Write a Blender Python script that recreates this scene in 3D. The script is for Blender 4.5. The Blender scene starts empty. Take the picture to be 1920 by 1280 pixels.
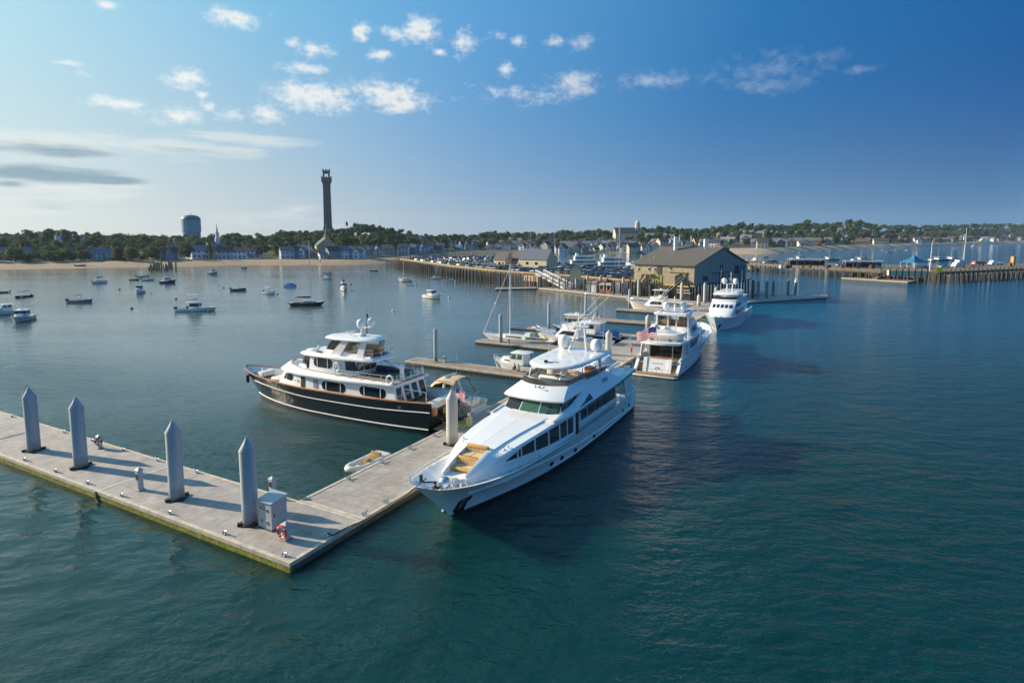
import bpy, bmesh, math, random
from math import sin, cos, pi, radians, atan2, hypot, sqrt
from mathutils import Vector
scene = bpy.context.scene
col = scene.collection
R = random.Random(7)

# ------------------------------------------------------------------ camera
F_PX, PPX, PPY, HORIZON, CAM_H = 1115.0, 960.0, 560.0, 440.0, 20.0
PITCH = math.atan((PPY - HORIZON) / F_PX)
cam_d = bpy.data.cameras.new('camera')
cam = bpy.data.objects.new('camera', cam_d); col.objects.link(cam)
cam.location = (0, 0, CAM_H)
cam.rotation_euler = (pi / 2 - PITCH, 0, 0)
cam_d.sensor_width = 36.0
cam_d.lens = 36.0 * F_PX / 1920.0
cam_d.shift_y = -(640.0 - PPY) / 1920.0
cam_d.clip_start = 0.5; cam_d.clip_end = 20000
scene.camera = cam

# ------------------------------------------------------------------ sun, sky, exposure
SUN_EL, SUN_AZ = radians(23.3), radians(-73.7)          # azimuth clockwise from the view direction (+Y)
sun_dir = Vector((sin(SUN_AZ) * cos(SUN_EL), cos(SUN_AZ) * cos(SUN_EL), sin(SUN_EL)))
sl = bpy.data.lights.new('sun', 'SUN'); sl.energy = 4.3; sl.angle = radians(0.5); sl.color = (1.0, 0.83, 0.62)
so = bpy.data.objects.new('sun', sl); col.objects.link(so)
so.rotation_euler = sun_dir.to_track_quat('Z', 'Y').to_euler()
scene.view_settings.view_transform = 'Standard'
scene.view_settings.look = 'None'
scene.view_settings.exposure = 0.95
scene.view_settings.gamma = 1.0
scene.cycles.max_bounces = 7
scene.cycles.transparent_max_bounces = 12
scene.cycles.use_adaptive_sampling = True
scene.cycles.sample_clamp_indirect = 4.0

def ray(px, py):
    u = (px - PPX) / F_PX; v = (py - PPY) / F_PX
    s, c = sin(PITCH), cos(PITCH)
    return (u, c - v * s, -(s + v * c))
def at(px, py, z=0.0):                                  # the point of the photograph on the plane of height z
    d = ray(px, py); t = (z - CAM_H) / d[2]
    return (d[0] * t, d[1] * t, z)
def lift(px, py, Y):                                    # the point of the photograph at distance Y: (x, z)
    d = ray(px, py); t = Y / d[1]
    return (d[0] * t, CAM_H + d[2] * t)

world = bpy.data.worlds.new('World'); scene.world = world
world.use_nodes = True
def build_world():
    nt = world.node_tree; N = nt.nodes; L = nt.links
    N.clear()
    def node(t, **k):
        n = N.new(t)
        for a, b in k.items(): setattr(n, a, b)
        return n
    def mth(op, a, b=None, c=None, clamp=False):
        n = node('ShaderNodeMath', operation=op, use_clamp=clamp)
        for i, v in enumerate((a, b, c)):
            if v is None: continue
            if isinstance(v, (int, float)): n.inputs[i].default_value = v
            else: L.new(v, n.inputs[i])
        return n.outputs[0]
    def vm(op, a, b=None):
        n = node('ShaderNodeVectorMath', operation=op)
        for i, v in enumerate((a, b)):
            if v is None: continue
            if isinstance(v, (tuple, list)): n.inputs[i].default_value = v
            else: L.new(v, n.inputs[i])
        return n
    def mix(f, a, b, blend='MIX'):
        n = node('ShaderNodeMix', data_type='RGBA', blend_type=blend)
        for s, v in ((n.inputs[0], f), (n.inputs[6], a), (n.inputs[7], b)):
            if isinstance(v, (int, float)): s.default_value = v
            elif isinstance(v, tuple): s.default_value = (*v, 1)
            else: L.new(v, s)
        return n.outputs[2]
    sky = node('ShaderNodeTexSky', sky_type='NISHITA', sun_disc=False, sun_elevation=SUN_EL, sun_rotation=SUN_AZ,
               altitude=0, air_density=SKY_AIR, dust_density=SKY_DUST, ozone_density=SKY_OZONE)
    tc = node('ShaderNodeTexCoord')
    sep = node('ShaderNodeSeparateXYZ'); L.new(tc.outputs['Generated'], sep.inputs[0])
    az = mth('ARCTAN2', sep.outputs[0], sep.outputs[1]); el = mth('ARCSINE', sep.outputs[2])
    cb = node('ShaderNodeCombineXYZ'); L.new(az, cb.inputs[0]); L.new(el, cb.inputs[1])
    P = cb.outputs[0]
    def noise(scale, detail, rough, src=P, sc=(1, 1.6, 1), off=(0, 0, 0)):
        mp = node('ShaderNodeMapping'); mp.inputs['Scale'].default_value = sc; mp.inputs['Location'].default_value = off
        L.new(src, mp.inputs[0])
        n = node('ShaderNodeTexNoise', noise_dimensions='3D')
        n.inputs['Scale'].default_value = scale; n.inputs['Detail'].default_value = detail; n.inputs['Roughness'].default_value = rough
        L.new(mp.outputs[0], n.inputs[0]); return n.outputs[0]
    # where each cloud stands: centre and half size in the photograph, turned into azimuth and elevation
    def blobs(lst):
        m = None
        for (px, py, w, h, s) in lst:
            d = Vector(ray(px, py)).normalized(); a, e = atan2(d.x, d.y), math.asin(d.z)
            r = Vector(ray(px + w, py)).normalized(); aw = abs(atan2(r.x, r.y) - a)
            r = Vector(ray(px, py - h)).normalized(); eh = abs(math.asin(r.z) - e)
            q = vm('MULTIPLY', vm('SUBTRACT', P, (a, e, 0)).outputs[0], (1 / aw, 1 / eh, 0))
            ln = vm('LENGTH', q.outputs[0]).outputs['Value']
            v = mth('MULTIPLY_ADD', ln, -s, s)
            m = v if m is None else mth('MAXIMUM', m, v)
        return mth('MAXIMUM', m, -1.0)
    n1 = noise(24, 8, .62, sc=(1, 1.7, 1)); n2 = noise(75, 6, .62, sc=(1, 1.4, 1), off=(3, 1, 0))
    nz = mth('ADD', mth('MULTIPLY', n1, .75), mth('MULTIPLY', n2, .45))
    puff = mth('ADD', blobs(PUFFS), mth('MULTIPLY_ADD', nz, 2.7, -1.72))
    def sstep(v, lo, hi):
        n = node('ShaderNodeMapRange', interpolation_type='SMOOTHSTEP'); L.new(v, n.inputs[0])
        n.inputs[1].default_value = lo; n.inputs[2].default_value = hi; return n.outputs[0]
    dens = mth('MULTIPLY', sstep(puff, -.12, 1.15), mth('MULTIPLY_ADD', sstep(az, -.05, .45), -.55, 1.0))
    core = sstep(puff, .6, 1.45)
    n3 = noise(6, 5, .6, sc=(1, 7, 1), off=(1, 2, 0)); n4 = noise(16, 4, .55, sc=(1, 5, 1), off=(4, 2, 0))
    nb = mth('ADD', mth('MULTIPLY', n3, .8), mth('MULTIPLY', n4, .4))
    band = mth('ADD', blobs(BANDS), mth('MULTIPLY_ADD', nb, 2.9, -1.72))
    bd = sstep(band, -.1, 1.2); bcore = sstep(band, .5, 1.2)
    dk = sstep(mth('ADD', blobs(DARKS), mth('MULTIPLY_ADD', nb, 2.6, -1.6)), .0, 1.0)
    # the sky itself: Nishita, graded to the photograph's deep blue away from the sun and pale air light toward it
    hsv = node('ShaderNodeHueSaturation'); hsv.inputs['Saturation'].default_value = 1.3
    L.new(sky.outputs[0], hsv.inputs['Color'])
    dot = vm('DOT_PRODUCT', tc.outputs['Generated'], tuple(sun_dir)).outputs['Value']
    ang = mth('MULTIPLY', mth('ARCCOSINE', dot), 1 / pi)
    def ramp(v, stops):
        n = node('ShaderNodeValToRGB'); e = n.color_ramp.elements
        while len(e) < len(stops): e.new(.5)
        for i, (p, c_) in enumerate(stops): e[i].position = p / 180; e[i].color = (*c_, 1)
        L.new(v, n.inputs[0]); return n.outputs[0]
    high = ramp(ang, SKY_HIGH); low = ramp(ang, SKY_LOW)
    hz = mth('POWER', mth('MAXIMUM', mth('SUBTRACT', 1.0, mth('MULTIPLY', mth('MAXIMUM', el, 0.), 2.3)), 0.), mth('MULTIPLY_ADD', sstep(ang, .24, .5), 2.6, 1.6))
    grad = mix(hz, high, low)
    grad = mix(1.0, grad, (SKY_GAIN,) * 3, 'MULTIPLY')
    c = mix(SKY_MIX, hsv.outputs[0], grad)
    lit = mix(sstep(az, -.12, .35), CLOUD_LIT, (2.6, 3.1, 3.9))
    c = mix(mth('MULTIPLY', dens, .93), c, mix(core, lit, CLOUD_CORE))
    c = mix(mth('MULTIPLY', bd, .72), c, mix(bcore, (4.8, 4.8, 4.5), BAND_CORE))
    c = mix(mth('MULTIPLY', dk, .85), c, DARK_COL)
    bg = node('ShaderNodeBackground'); bg.inputs[1].default_value = SKY_STRENGTH
    L.new(c, bg.inputs[0])
    out = node('ShaderNodeOutputWorld'); L.new(bg.outputs[0], out.inputs[0])
SKY_AIR, SKY_DUST, SKY_OZONE = 1.0, 1.2, 3.0
SKY_STRENGTH, SKY_MIX, SKY_GAIN = 0.10, .97, 5.5
SKY_HIGH = [(0, (1.0, 1.0, .95)), (30, (.38, .70, .83)), (48, (.17, .48, .74)), (66, (.095, .32, .62)), (88, (.018, .16, .415)), (108, (.001, .080, .30)), (135, (.10, .36, .76)), (180, (.24, .56, .98))]
SKY_LOW = [(0, (1.0, .95, .85)), (34, (.76, .77, .70)), (52, (.56, .60, .59)), (70, (.35, .44, .53)), (90, (.20, .335, .48)), (110, (.09, .235, .41)), (135, (.24, .46, .74)), (180, (.46, .68, .95))]
CLOUD_LIT, CLOUD_CORE, BAND_CORE, DARK_COL = (5.6, 5.4, 5.0), (2.3, 2.7, 3.2), (3.7, 3.9, 3.9), (1.1, 1.8, 2.25)
PUFFS = [(440, 35, 75, 24, 1), (790, 60, 55, 34, 1), (735, 60, 30, 20, .9), (675, 62, 22, 26, .9), (590, 95, 42, 22, .9), (715, 104, 30, 14, .9),
         (868, 80, 26, 34, .8), (975, 78, 22, 14, .8), (550, 80, 24, 14, .7), (1040, 78, 32, 16, .65), (1095, 82, 36, 20, .6),
         (585, 180, 105, 40, 1.1), (735, 182, 92, 40, 1.15), (500, 215, 42, 22, .9), (345, 145, 52, 24, .9), (225, 194, 75, 16, .9), (330, 218, 62, 24, .9),
         (430, 216, 36, 20, .8), (395, 200, 24, 12, .8), (380, 178, 18, 10, .8), (120, 118, 44, 9, .7), (155, 138, 26, 9, .7), (575, 130, 62, 13, .75),
         (1078, 158, 62, 36, .95), (948, 132, 20, 22, .75), (1225, 150, 85, 22, .7), (1450, 130, 150, 42, .62), (1610, 130, 42, 14, .7), (1440, 158, 110, 24, .7), (195, 8, 36, 16, .8), (930, 66, 24, 10, .6), (825, 96, 16, 9, .7), (990, 180, 120, 22, .45)]
BANDS = [(60, 268, 260, 30, 1.0), (300, 275, 200, 26, 1.0), (470, 262, 120, 16, .9), (90, 345, 200, 34, .6), (60, 385, 120, 24, .6), (560, 400, 100, 20, .3)]
DARKS = [(70, 325, 200, 22, 1.6), (190, 336, 115, 11, 1.6), (90, 280, 190, 18, 1.1), (330, 283, 110, 10, .6), (20, 345, 60, 12, .9), (70, 385, 110, 12, .5)]
build_world()

# ------------------------------------------------------------------ materials
MATS = {}
def mat(name, c, rough=.5, metal=0., var=.0, vscale=2., bump=0., bscale=20., spec=.5, coat=0., trans=0., alpha=1., c2=None, stretch=(1, 1, 1), ior=1.45):
    if name in MATS: return MATS[name]
    m = bpy.data.materials.new(name); m.use_nodes = True
    nt = m.node_tree; N = nt.nodes; L = nt.links
    b = N['Principled BSDF']
    b.inputs['Base Color'].default_value = (*c, 1); b.inputs['Roughness'].default_value = rough; b.inputs['Metallic'].default_value = metal
    b.inputs['Specular IOR Level'].default_value = spec; b.inputs['Coat Weight'].default_value = coat; b.inputs['IOR'].default_value = ior
    b.inputs['Transmission Weight'].default_value = trans; b.inputs['Alpha'].default_value = alpha
    m.diffuse_color = (*c, 1)
    if var or c2 or bump:
        tc = N.new('ShaderNodeTexCoord'); mp = N.new('ShaderNodeMapping'); mp.inputs['Scale'].default_value = stretch
        L.new(tc.outputs['Object'], mp.inputs[0])
    if var or c2:
        n = N.new('ShaderNodeTexNoise'); n.inputs['Scale'].default_value = vscale; n.inputs['Detail'].default_value = 5; n.inputs['Roughness'].default_value = .65
        L.new(mp.outputs[0], n.inputs[0])
        r = N.new('ShaderNodeValToRGB'); r.color_ramp.elements[0].position = .32; r.color_ramp.elements[1].position = .68
        a = c2 if c2 else tuple(x * (1 - var) for x in c)
        r.color_ramp.elements[0].color = (*a, 1); r.color_ramp.elements[1].color = (*(c if c2 else tuple(min(1, x * (1 + var * .6)) for x in c)), 1)
        L.new(n.outputs[0], r.inputs[0]); L.new(r.outputs[0], b.inputs['Base Color'])
    if bump:
        n = N.new('ShaderNodeTexNoise'); n.inputs['Scale'].default_value = bscale; n.inputs['Detail'].default_value = 4
        L.new(mp.outputs[0], n.inputs[0])
        bp = N.new('ShaderNodeBump'); bp.inputs['Strength'].default_value = bump; bp.inputs['Distance'].default_value = .02
        L.new(n.outputs[0], bp.inputs['Height']); L.new(bp.outputs[0], b.inputs['Normal'])
    MATS[name] = m
    return m

def planks(name, c, c2, width=.15, length=3.0, gap=.5, axis=0, rough=.75, gapc=(.03, .028, .025)):
    """Boards running along the local x (axis 0) or y (axis 1) of the object."""
    if name in MATS: return MATS[name]
    m = mat(name, c, rough)
    N = m.node_tree.nodes; L = m.node_tree.links; b = N['Principled BSDF']
    tc = N.new('ShaderNodeTexCoord'); mp = N.new('ShaderNodeMapping')
    if axis: mp.inputs['Rotation'].default_value = (0, 0, pi / 2)
    L.new(tc.outputs['Object'], mp.inputs[0])
    br = N.new('ShaderNodeTexBrick'); br.inputs['Scale'].default_value = 1; br.inputs['Brick Width'].default_value = length; br.inputs['Row Height'].default_value = width
    br.inputs['Mortar Size'].default_value = width * .05 * gap * 2; br.inputs['Color1'].default_value = (*c, 1); br.inputs['Color2'].default_value = (*c2, 1); br.inputs['Mortar'].default_value = (*gapc, 1)
    L.new(mp.outputs[0], br.inputs[0])
    n = N.new('ShaderNodeTexNoise'); n.inputs['Scale'].default_value = .9; n.inputs['Detail'].default_value = 7; n.inputs['Roughness'].default_value = .7; L.new(mp.outputs[0], n.inputs[0])
    r = N.new('ShaderNodeValToRGB'); r.color_ramp.elements[0].position = .3; r.color_ramp.elements[1].position = .7
    r.color_ramp.elements[0].color = (.62, .6, .57, 1); r.color_ramp.elements[1].color = (1.12, 1.1, 1.06, 1); L.new(n.outputs[0], r.inputs[0])
    mx = N.new('ShaderNodeMix'); mx.data_type = 'RGBA'; mx.blend_type = 'MULTIPLY'; mx.inputs[0].default_value = 1
    L.new(br.outputs[0], mx.inputs[6]); L.new(r.outputs[0], mx.inputs[7]); L.new(mx.outputs[2], b.inputs['Base Color'])
    return m

# ------------------------------------------------------------------ mesh builder
class MB:
    def __init__(s): s.v = []; s.f = []; s.m = []
    def add(s, vs, fs, mi=0):
        o = len(s.v); s.v.extend([tuple(p) for p in vs])
        for f in fs: s.f.append(tuple(i + o for i in f)); s.m.append(mi)
        return s
    def poly(s, pts, mi=0): return s.add(pts, [tuple(range(len(pts)))], mi)
    def box(s, x0, x1, y0, y1, z0, z1, mi=0):
        return s.add([(x0, y0, z0), (x1, y0, z0), (x1, y1, z0), (x0, y1, z0), (x0, y0, z1), (x1, y0, z1), (x1, y1, z1), (x0, y1, z1)],
                     [(0, 3, 2, 1), (4, 5, 6, 7), (0, 1, 5, 4), (1, 2, 6, 5), (2, 3, 7, 6), (3, 0, 4, 7)], mi)
    def rbox(s, x0, x1, y0, y1, z0, z1, r=.1, mi=0, top=None):
        """Upright box with rounded corners in plan and a softened top edge."""
        def ring(i, z):
            a, b, c, d = x0 + i, x1 - i, y0 + i, y1 - i; rr = max(.01, r - i * .5); o = []
            for cx, cy, t0 in ((b - rr, d - rr, 0), (a + rr, d - rr, 90), (a + rr, c + rr, 180), (b - rr, c + rr, 270)):
                for k in range(4): t = radians(t0 + k * 30); o.append((cx + rr * cos(t), cy + rr * sin(t), z))
            return o
        e = top if top is not None else min(r * .5, (z1 - z0) * .3)
        return s.loft([ring(0, z0), ring(0, z1 - e), ring(e * .35, z1 - e * .3), ring(e, z1)], True, True, True, mi)
    def loft(s, rings, closed=True, cap0=False, cap1=False, mi=0, mfun=None):
        n = len(rings[0]); o = len(s.v)
        for r in rings: s.v.extend([tuple(p) for p in r])
        for i in range(len(rings) - 1):
            for j in range(n if closed else n - 1):
                k = (j + 1) % n; a = o + i * n
                s.f.append((a + j, a + k, a + n + k, a + n + j)); s.m.append(mfun(i, j) if mfun else mi)
        if cap0: s.f.append(tuple(o + j for j in range(n - 1, -1, -1))); s.m.append(mi)
        if cap1: s.f.append(tuple(o + (len(rings) - 1) * n + j for j in range(n))); s.m.append(mi)
        return s
    def cyl(s, p0, p1, r0, r1=None, n=10, mi=0, cap=True):
        r1 = r0 if r1 is None else r1
        a = Vector(p0); b = Vector(p1); d = (b - a).normalized()
        u = d.orthogonal().normalized() if abs(d.z) < .999 else Vector((1, 0, 0)); w = d.cross(u)
        rg = [[a + (u * cos(2 * pi * k / n) + w * sin(2 * pi * k / n)) * r0 for k in range(n)], [b + (u * cos(2 * pi * k / n) + w * sin(2 * pi * k / n)) * r1 for k in range(n)]]
        return s.loft(rg, True, cap, cap, mi)
    def tube(s, pts, r, n=6, mi=0, closed=False):
        P = [Vector(p) for p in pts]; rg = []; pu = None
        for i, p in enumerate(P):
            if closed: d = (P[(i + 1) % len(P)] - P[i - 1]).normalized()
            else: d = (P[min(i + 1, len(P) - 1)] - P[max(i - 1, 0)]).normalized()
            u = (pu - d * pu.dot(d)).normalized() if pu is not None and (pu - d * pu.dot(d)).length > 1e-5 else d.orthogonal().normalized()
            pu = u; w = d.cross(u)
            rg.append([p + (u * cos(2 * pi * k / n) + w * sin(2 * pi * k / n)) * r for k in range(n)])
        if closed: rg.append(rg[0]); return s.loft(rg, True, False, False, mi)
        return s.loft(rg, True, True, True, mi)
    def lathe(s, prof, c=(0, 0, 0), n=16, mi=0):
        rg = [[(c[0] + max(r, .001) * cos(2 * pi * k / n), c[1] + max(r, .001) * sin(2 * pi * k / n), c[2] + z) for k in range(n)] for r, z in prof]
        return s.loft(rg, True, True, True, mi)
    def ball(s, c, rx, ry=None, rz=None, n=12, mi=0):
        ry = rx if ry is None else ry; rz = rx if rz is None else rz; m = max(5, n // 2)
        rg = [[(c[0] + rx * max(.02, sin(pi * i / m)) * cos(2 * pi * k / n), c[1] + ry * max(.02, sin(pi * i / m)) * sin(2 * pi * k / n), c[2] - rz * cos(pi * i / m)) for k in range(n)] for i in range(m + 1)]
        return s.loft(rg, True, True, True, mi)
    def prism(s, pts, vec, mi=0):
        """Planar outline pts pushed along vec."""
        v = Vector(vec); return s.loft([[Vector(p) for p in pts], [Vector(p) + v for p in pts]], True, True, True, mi)
    def torus(s, c, R_, r, axis='z', n=18, m=6, mi=0):
        P = []
        for k in range(n):
            t = 2 * pi * k / n; a, b = R_ * cos(t), R_ * sin(t)
            P.append({'z': (c[0] + a, c[1] + b, c[2]), 'x': (c[0], c[1] + a, c[2] + b), 'y': (c[0] + a, c[1], c[2] + b)}[axis])
        return s.tube(P, r, m, mi, closed=True)
    def mesh(s, name, mats, sharp=40, smooth=True):
        me = bpy.data.meshes.new(name); me.from_pydata(s.v, [], s.f)
        for m in (mats if isinstance(mats, (list, tuple)) else [mats]): me.materials.append(m)
        me.polygons.foreach_set('material_index', s.m)
        bm = bmesh.new(); bm.from_mesh(me); bmesh.ops.recalc_face_normals(bm, faces=bm.faces); bm.to_mesh(me); bm.free()
        if smooth:
            me.polygons.foreach_set('use_smooth', [True] * len(me.polygons)); me.set_sharp_from_angle(angle=radians(sharp))
        me.update(); return me
    def build(s, name, mats, parent=None, loc=(0, 0, 0), rz=0., sharp=40, smooth=True):
        return link(name, s.mesh(name, mats, sharp, smooth), parent, loc, rz)
def link(name, me, parent=None, loc=(0, 0, 0), rz=0.):
    o = bpy.data.objects.new(name, me); col.objects.link(o)
    o.location = loc; o.rotation_euler = (0, 0, rz)
    if parent is not None: o.parent = parent
    return o
def tag(o, label, cat, group=None, kind=None):
    if label: o['label'] = label
    if cat: o['category'] = cat
    if group: o['group'] = group
    if kind: o['kind'] = kind
    return o
def thing(name, label, cat, loc=(0, 0, 0), rz=0., group=None):
    o = bpy.data.objects.new(name, None); col.objects.link(o); o.empty_display_size = .3
    o.location = loc; o.rotation_euler = (0, 0, rz)
    return tag(o, label, cat, group)
def ground(name, mb, m, **k):
    o = mb.build(name, m, **k); o['kind'] = 'structure'; return o
KIDS = {}
def copy_tree(src, loc=None, rz=None, label=None, group=None, scale=None, swap=None):
    if src.name not in KIDS:
        def scan(o):
            KIDS[o.name] = list(o.children)
            for ch in KIDS[o.name]: scan(ch)
        scan(src)
    def rec(o, par):
        c = o.copy(); col.objects.link(c)
        if par is not None: c.parent = par
        if swap and c.type == 'MESH':
            for sl_ in c.material_slots:
                if sl_.material and sl_.material.name in swap:
                    nm = swap[sl_.material.name]; sl_.link = 'OBJECT'; sl_.material = nm
        for ch in KIDS[o.name]: rec(ch, c)
        return c
    r = rec(src, None)
    if loc is not None: r.location = loc
    if rz is not None: r.rotation_euler = (0, 0, rz)
    if scale is not None: r.scale = scale if isinstance(scale, tuple) else (scale,) * 3
    if label: r['label'] = label
    if group: r['group'] = group
    return r
def lettering(txt, size, depth=.01):
    """Mesh of a word, lying in its own xy plane, centred."""
    cu = bpy.data.curves.new('lettering', 'FONT'); cu.body = txt; cu.size = size; cu.extrude = depth; cu.align_x = 'CENTER'; cu.align_y = 'CENTER'
    o = bpy.data.objects.new('lettering', cu); col.objects.link(o)
    bpy.context.view_layer.update()
    me = bpy.data.meshes.new_from_object(o.evaluated_get(bpy.context.evaluated_depsgraph_get()))
    bpy.data.objects.remove(o); return me
def pchip(xs, ys, x):
    """Smooth interpolation through a table (monotone cubic)."""
    if x <= xs[0]: return ys[0]
    if x >= xs[-1]: return ys[-1]
    n = len(xs); i = 0
    while x > xs[i + 1]: i += 1
    h = [xs[k + 1] - xs[k] for k in range(n - 1)]; d = [(ys[k + 1] - ys[k]) / h[k] for k in range(n - 1)]
    def slope(k):
        if k == 0: return d[0]
        if k == n - 1: return d[-1]
        if d[k - 1] * d[k] <= 0: return 0
        w1, w2 = 2 * h[k] + h[k - 1], h[k] + 2 * h[k - 1]
        return (w1 + w2) / (w1 / d[k - 1] + w2 / d[k])
    t = (x - xs[i]) / h[i]; m0, m1 = slope(i) * h[i], slope(i + 1) * h[i]
    return (2 * t**3 - 3 * t**2 + 1) * ys[i] + (t**3 - 2 * t**2 + t) * m0 + (-2 * t**3 + 3 * t**2) * ys[i + 1] + (t**3 - t**2) * m1
# ------------------------------------------------------------------ the harbour water
def water_material():
    m = bpy.data.materials.new('harbour_water'); m.use_nodes = True
    N = m.node_tree.nodes; L = m.node_tree.links; b = N['Principled BSDF']
    b.inputs['Base Color'].default_value = (*WATER_COL, 1); b.inputs['Roughness'].default_value = .06; b.inputs['IOR'].default_value = 1.42
    b.inputs['Subsurface Weight'].default_value = 1.0; b.inputs['Subsurface Radius'].default_value = (.6, 1.0, .9); b.inputs['Subsurface Scale'].default_value = 9.0
    tc = N.new('ShaderNodeTexCoord')
    def noise(scale, detail, rough, sc, rot=0, off=0):
        mp = N.new('ShaderNodeMapping'); mp.inputs['Scale'].default_value = sc; mp.inputs['Rotation'].default_value = (0, 0, rot); mp.inputs['Location'].default_value = (off, off * .7, 0)
        L.new(tc.outputs['Object'], mp.inputs[0])
        n = N.new('ShaderNodeTexNoise'); n.inputs['Scale'].default_value = scale; n.inputs['Detail'].default_value = detail; n.inputs['Roughness'].default_value = rough
        L.new(mp.outputs[0], n.inputs[0]); return n.outputs[0]
    def mth(op, a, b_, c=None):
        n = N.new('ShaderNodeMath'); n.operation = op
        for i, v in enumerate((a, b_, c)):
            if v is None: continue
            if isinstance(v, (int, float)): n.inputs[i].default_value = v
            else: L.new(v, n.inputs[i])
        return n.outputs[0]
    swell = noise(.42, 2, .5, (.55, 1, 1), .35)
    chop = noise(1.05, 3, .55, (.6, 1, 1), .15, 7)
    fine = noise(3.2, 3, .6, (.7, 1, 1), .5, 3)
    rough_chop = noise(1.9, 4, .65, (.8, 1, 1), .9, 17)
    calm = noise(.012, 4, .6, (.35, 1.3, 1), .1, 11)      # slicks and wind lanes
    r = N.new('ShaderNodeMapRange'); L.new(calm, r.inputs[0]); r.inputs[1].default_value = .38; r.inputs[2].default_value = .62; r.inputs[3].default_value = .6; r.inputs[4].default_value = 1.25
    # the bay left of the walkway lies sheltered behind the wide dock: its ripples are lower
    sp = N.new('ShaderNodeSeparateXYZ'); L.new(tc.outputs['Object'], sp.inputs[0])
    a = mth('MULTIPLY_ADD', sp.outputs[0], -.8785, mth('MULTIPLY_ADD', sp.outputs[1], .4777, -27.53)); b2 = mth('MULTIPLY_ADD', sp.outputs[0], .4777, mth('MULTIPLY_ADD', sp.outputs[1], .8785, -23.02))
    def ss(v, lo, hi):
        n = N.new('ShaderNodeMapRange'); n.interpolation_type = 'SMOOTHSTEP'; L.new(v, n.inputs[0]); n.inputs[1].default_value = lo; n.inputs[2].default_value = hi; return n.outputs[0]
    shelter = mth('MULTIPLY', ss(a, -5, 42), ss(b2, -12, 40))
    lee = mth('MULTIPLY', ss(a, -14, 14), mth('SUBTRACT', 1.0, ss(b2, -2, 14)))      # long smooth ripples in front of the wide dock
    small = mth('ADD', mth('MULTIPLY', chop, .5), mth('ADD', mth('MULTIPLY', fine, .13), mth('MULTIPLY', rough_chop, .26)))
    h = mth('ADD', mth('MULTIPLY', swell, mth('MULTIPLY_ADD', lee, -.2, .95)), mth('MULTIPLY', small, mth('MULTIPLY_ADD', lee, -.72, 1.0)))
    h = mth('MULTIPLY', h, r.outputs[0])
    h = mth('MULTIPLY', h, mth('MULTIPLY_ADD', shelter, -.80, 1.0))
    bp = N.new('ShaderNodeBump'); bp.inputs['Strength'].default_value = WAVE; bp.inputs['Distance'].default_value = 1.0
    L.new(h, bp.inputs['Height']); L.new(bp.outputs[0], b.inputs['Normal'])
    # the bottom colour drifts between teal and blue-green
    tint = noise(.03, 3, .5, (1, 1, 1), 0, 5)
    cr = N.new('ShaderNodeValToRGB'); cr.color_ramp.elements[0].position = .35; cr.color_ramp.elements[1].position = .65
    cr.color_ramp.elements[0].color = (*WATER_COL, 1); cr.color_ramp.elements[1].color = (*WATER_COL2, 1)
    L.new(tint, cr.inputs[0])
    mx = N.new('ShaderNodeMix'); mx.data_type = 'RGBA'; mx.inputs[7].default_value = (*WATER_DEEP, 1); L.new(ss(sp.outputs[1], 35, 150), mx.inputs[0]); L.new(cr.outputs[0], mx.inputs[6]); mb = N.new('ShaderNodeMix'); mb.data_type = 'RGBA'; mb.inputs[7].default_value = (*WATER_BAY, 1); L.new(mth('POWER', shelter, 1.6), mb.inputs[0]); L.new(mx.outputs[2], mb.inputs[6]); L.new(mb.outputs[2], b.inputs['Base Color'])
    return m
WATER_COL, WATER_COL2, WATER_DEEP, WATER_BAY, WAVE = (.0015, .033, .0265), (.0015, .034, .034), (.0003, .098, .178), (.075, .112, .108), .60
w = MB(); w.poly([(-2200, -200, 0), (3600, -200, 0), (3600, 3300, 0), (-2200, 3300, 0)])
ground('water', w, water_material(), smooth=False)

# ------------------------------------------------------------------ dock frame: a runs along the left arm, b along the right arm
DC = (-13.19, 33.38); DRZ = atan2(-.4777, .8785)
def D(a, b, z=0.): return (DC[0] - a * .8785 + b * .4777, DC[1] + a * .4777 + b * .8785, z)
def ab_of(p): x, y = p[0] - DC[0], p[1] - DC[1]; return (-.8785 * x + .4777 * y, .4777 * x + .8785 * y)

galv = mat('galvanised_steel', (.42, .45, .48), .42, .35, var=.12, vscale=3)
paint_white = mat('white_paint', (.76, .76, .74), .45, var=.06, vscale=2)
M_deck = planks('dock_boards', (.45, .425, .40), (.39, .37, .345), .145, 3.2, .45, axis=1)
M_deck_b = planks('dock_boards_long', (.44, .41, .38), (.38, .355, .33), .145, 3.2, .45, axis=0)
M_deck_w = planks('weathered_boards', (.37, .31, .25), (.29, .24, .19), .15, 2.6, .6, axis=1)
M_beam = mat('pale_timber', (.52, .46, .36), .8, var=.3, vscale=1.5)
M_algae = mat('algae_timber', (.33, .33, .03), .85, c2=(.07, .085, .012), vscale=2.6, bump=.6, bscale=6)
M_wet = mat('wet_concrete', (.10, .10, .085), .7, c2=(.05, .055, .04), vscale=1.2)
M_skirt = mat('tarred_timber', (.07, .065, .05), .8, var=.4, vscale=3)
M_pile = mat('pile_steel', (.41, .44, .46), .5, .05, c2=(.30, .34, .37), vscale=.8, stretch=(2, 2, .3))
M_pile_c = mat('pile_cream', (.50, .49, .44), .55, c2=(.42, .41, .37), vscale=.8, stretch=(2, 2, .3))
M_black = mat('black_rubber', (.015, .015, .016), .6)
M_steel = mat('stainless_steel', (.62, .63, .65), .22, .9)
M_red = mat('red_ring', (.62, .05, .02), .45)
M_cab = mat('cabinet_grey', (.38, .41, .43), .5, var=.08, vscale=2)
M_rope = mat('rope', (.5, .47, .4), .9)

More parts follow.
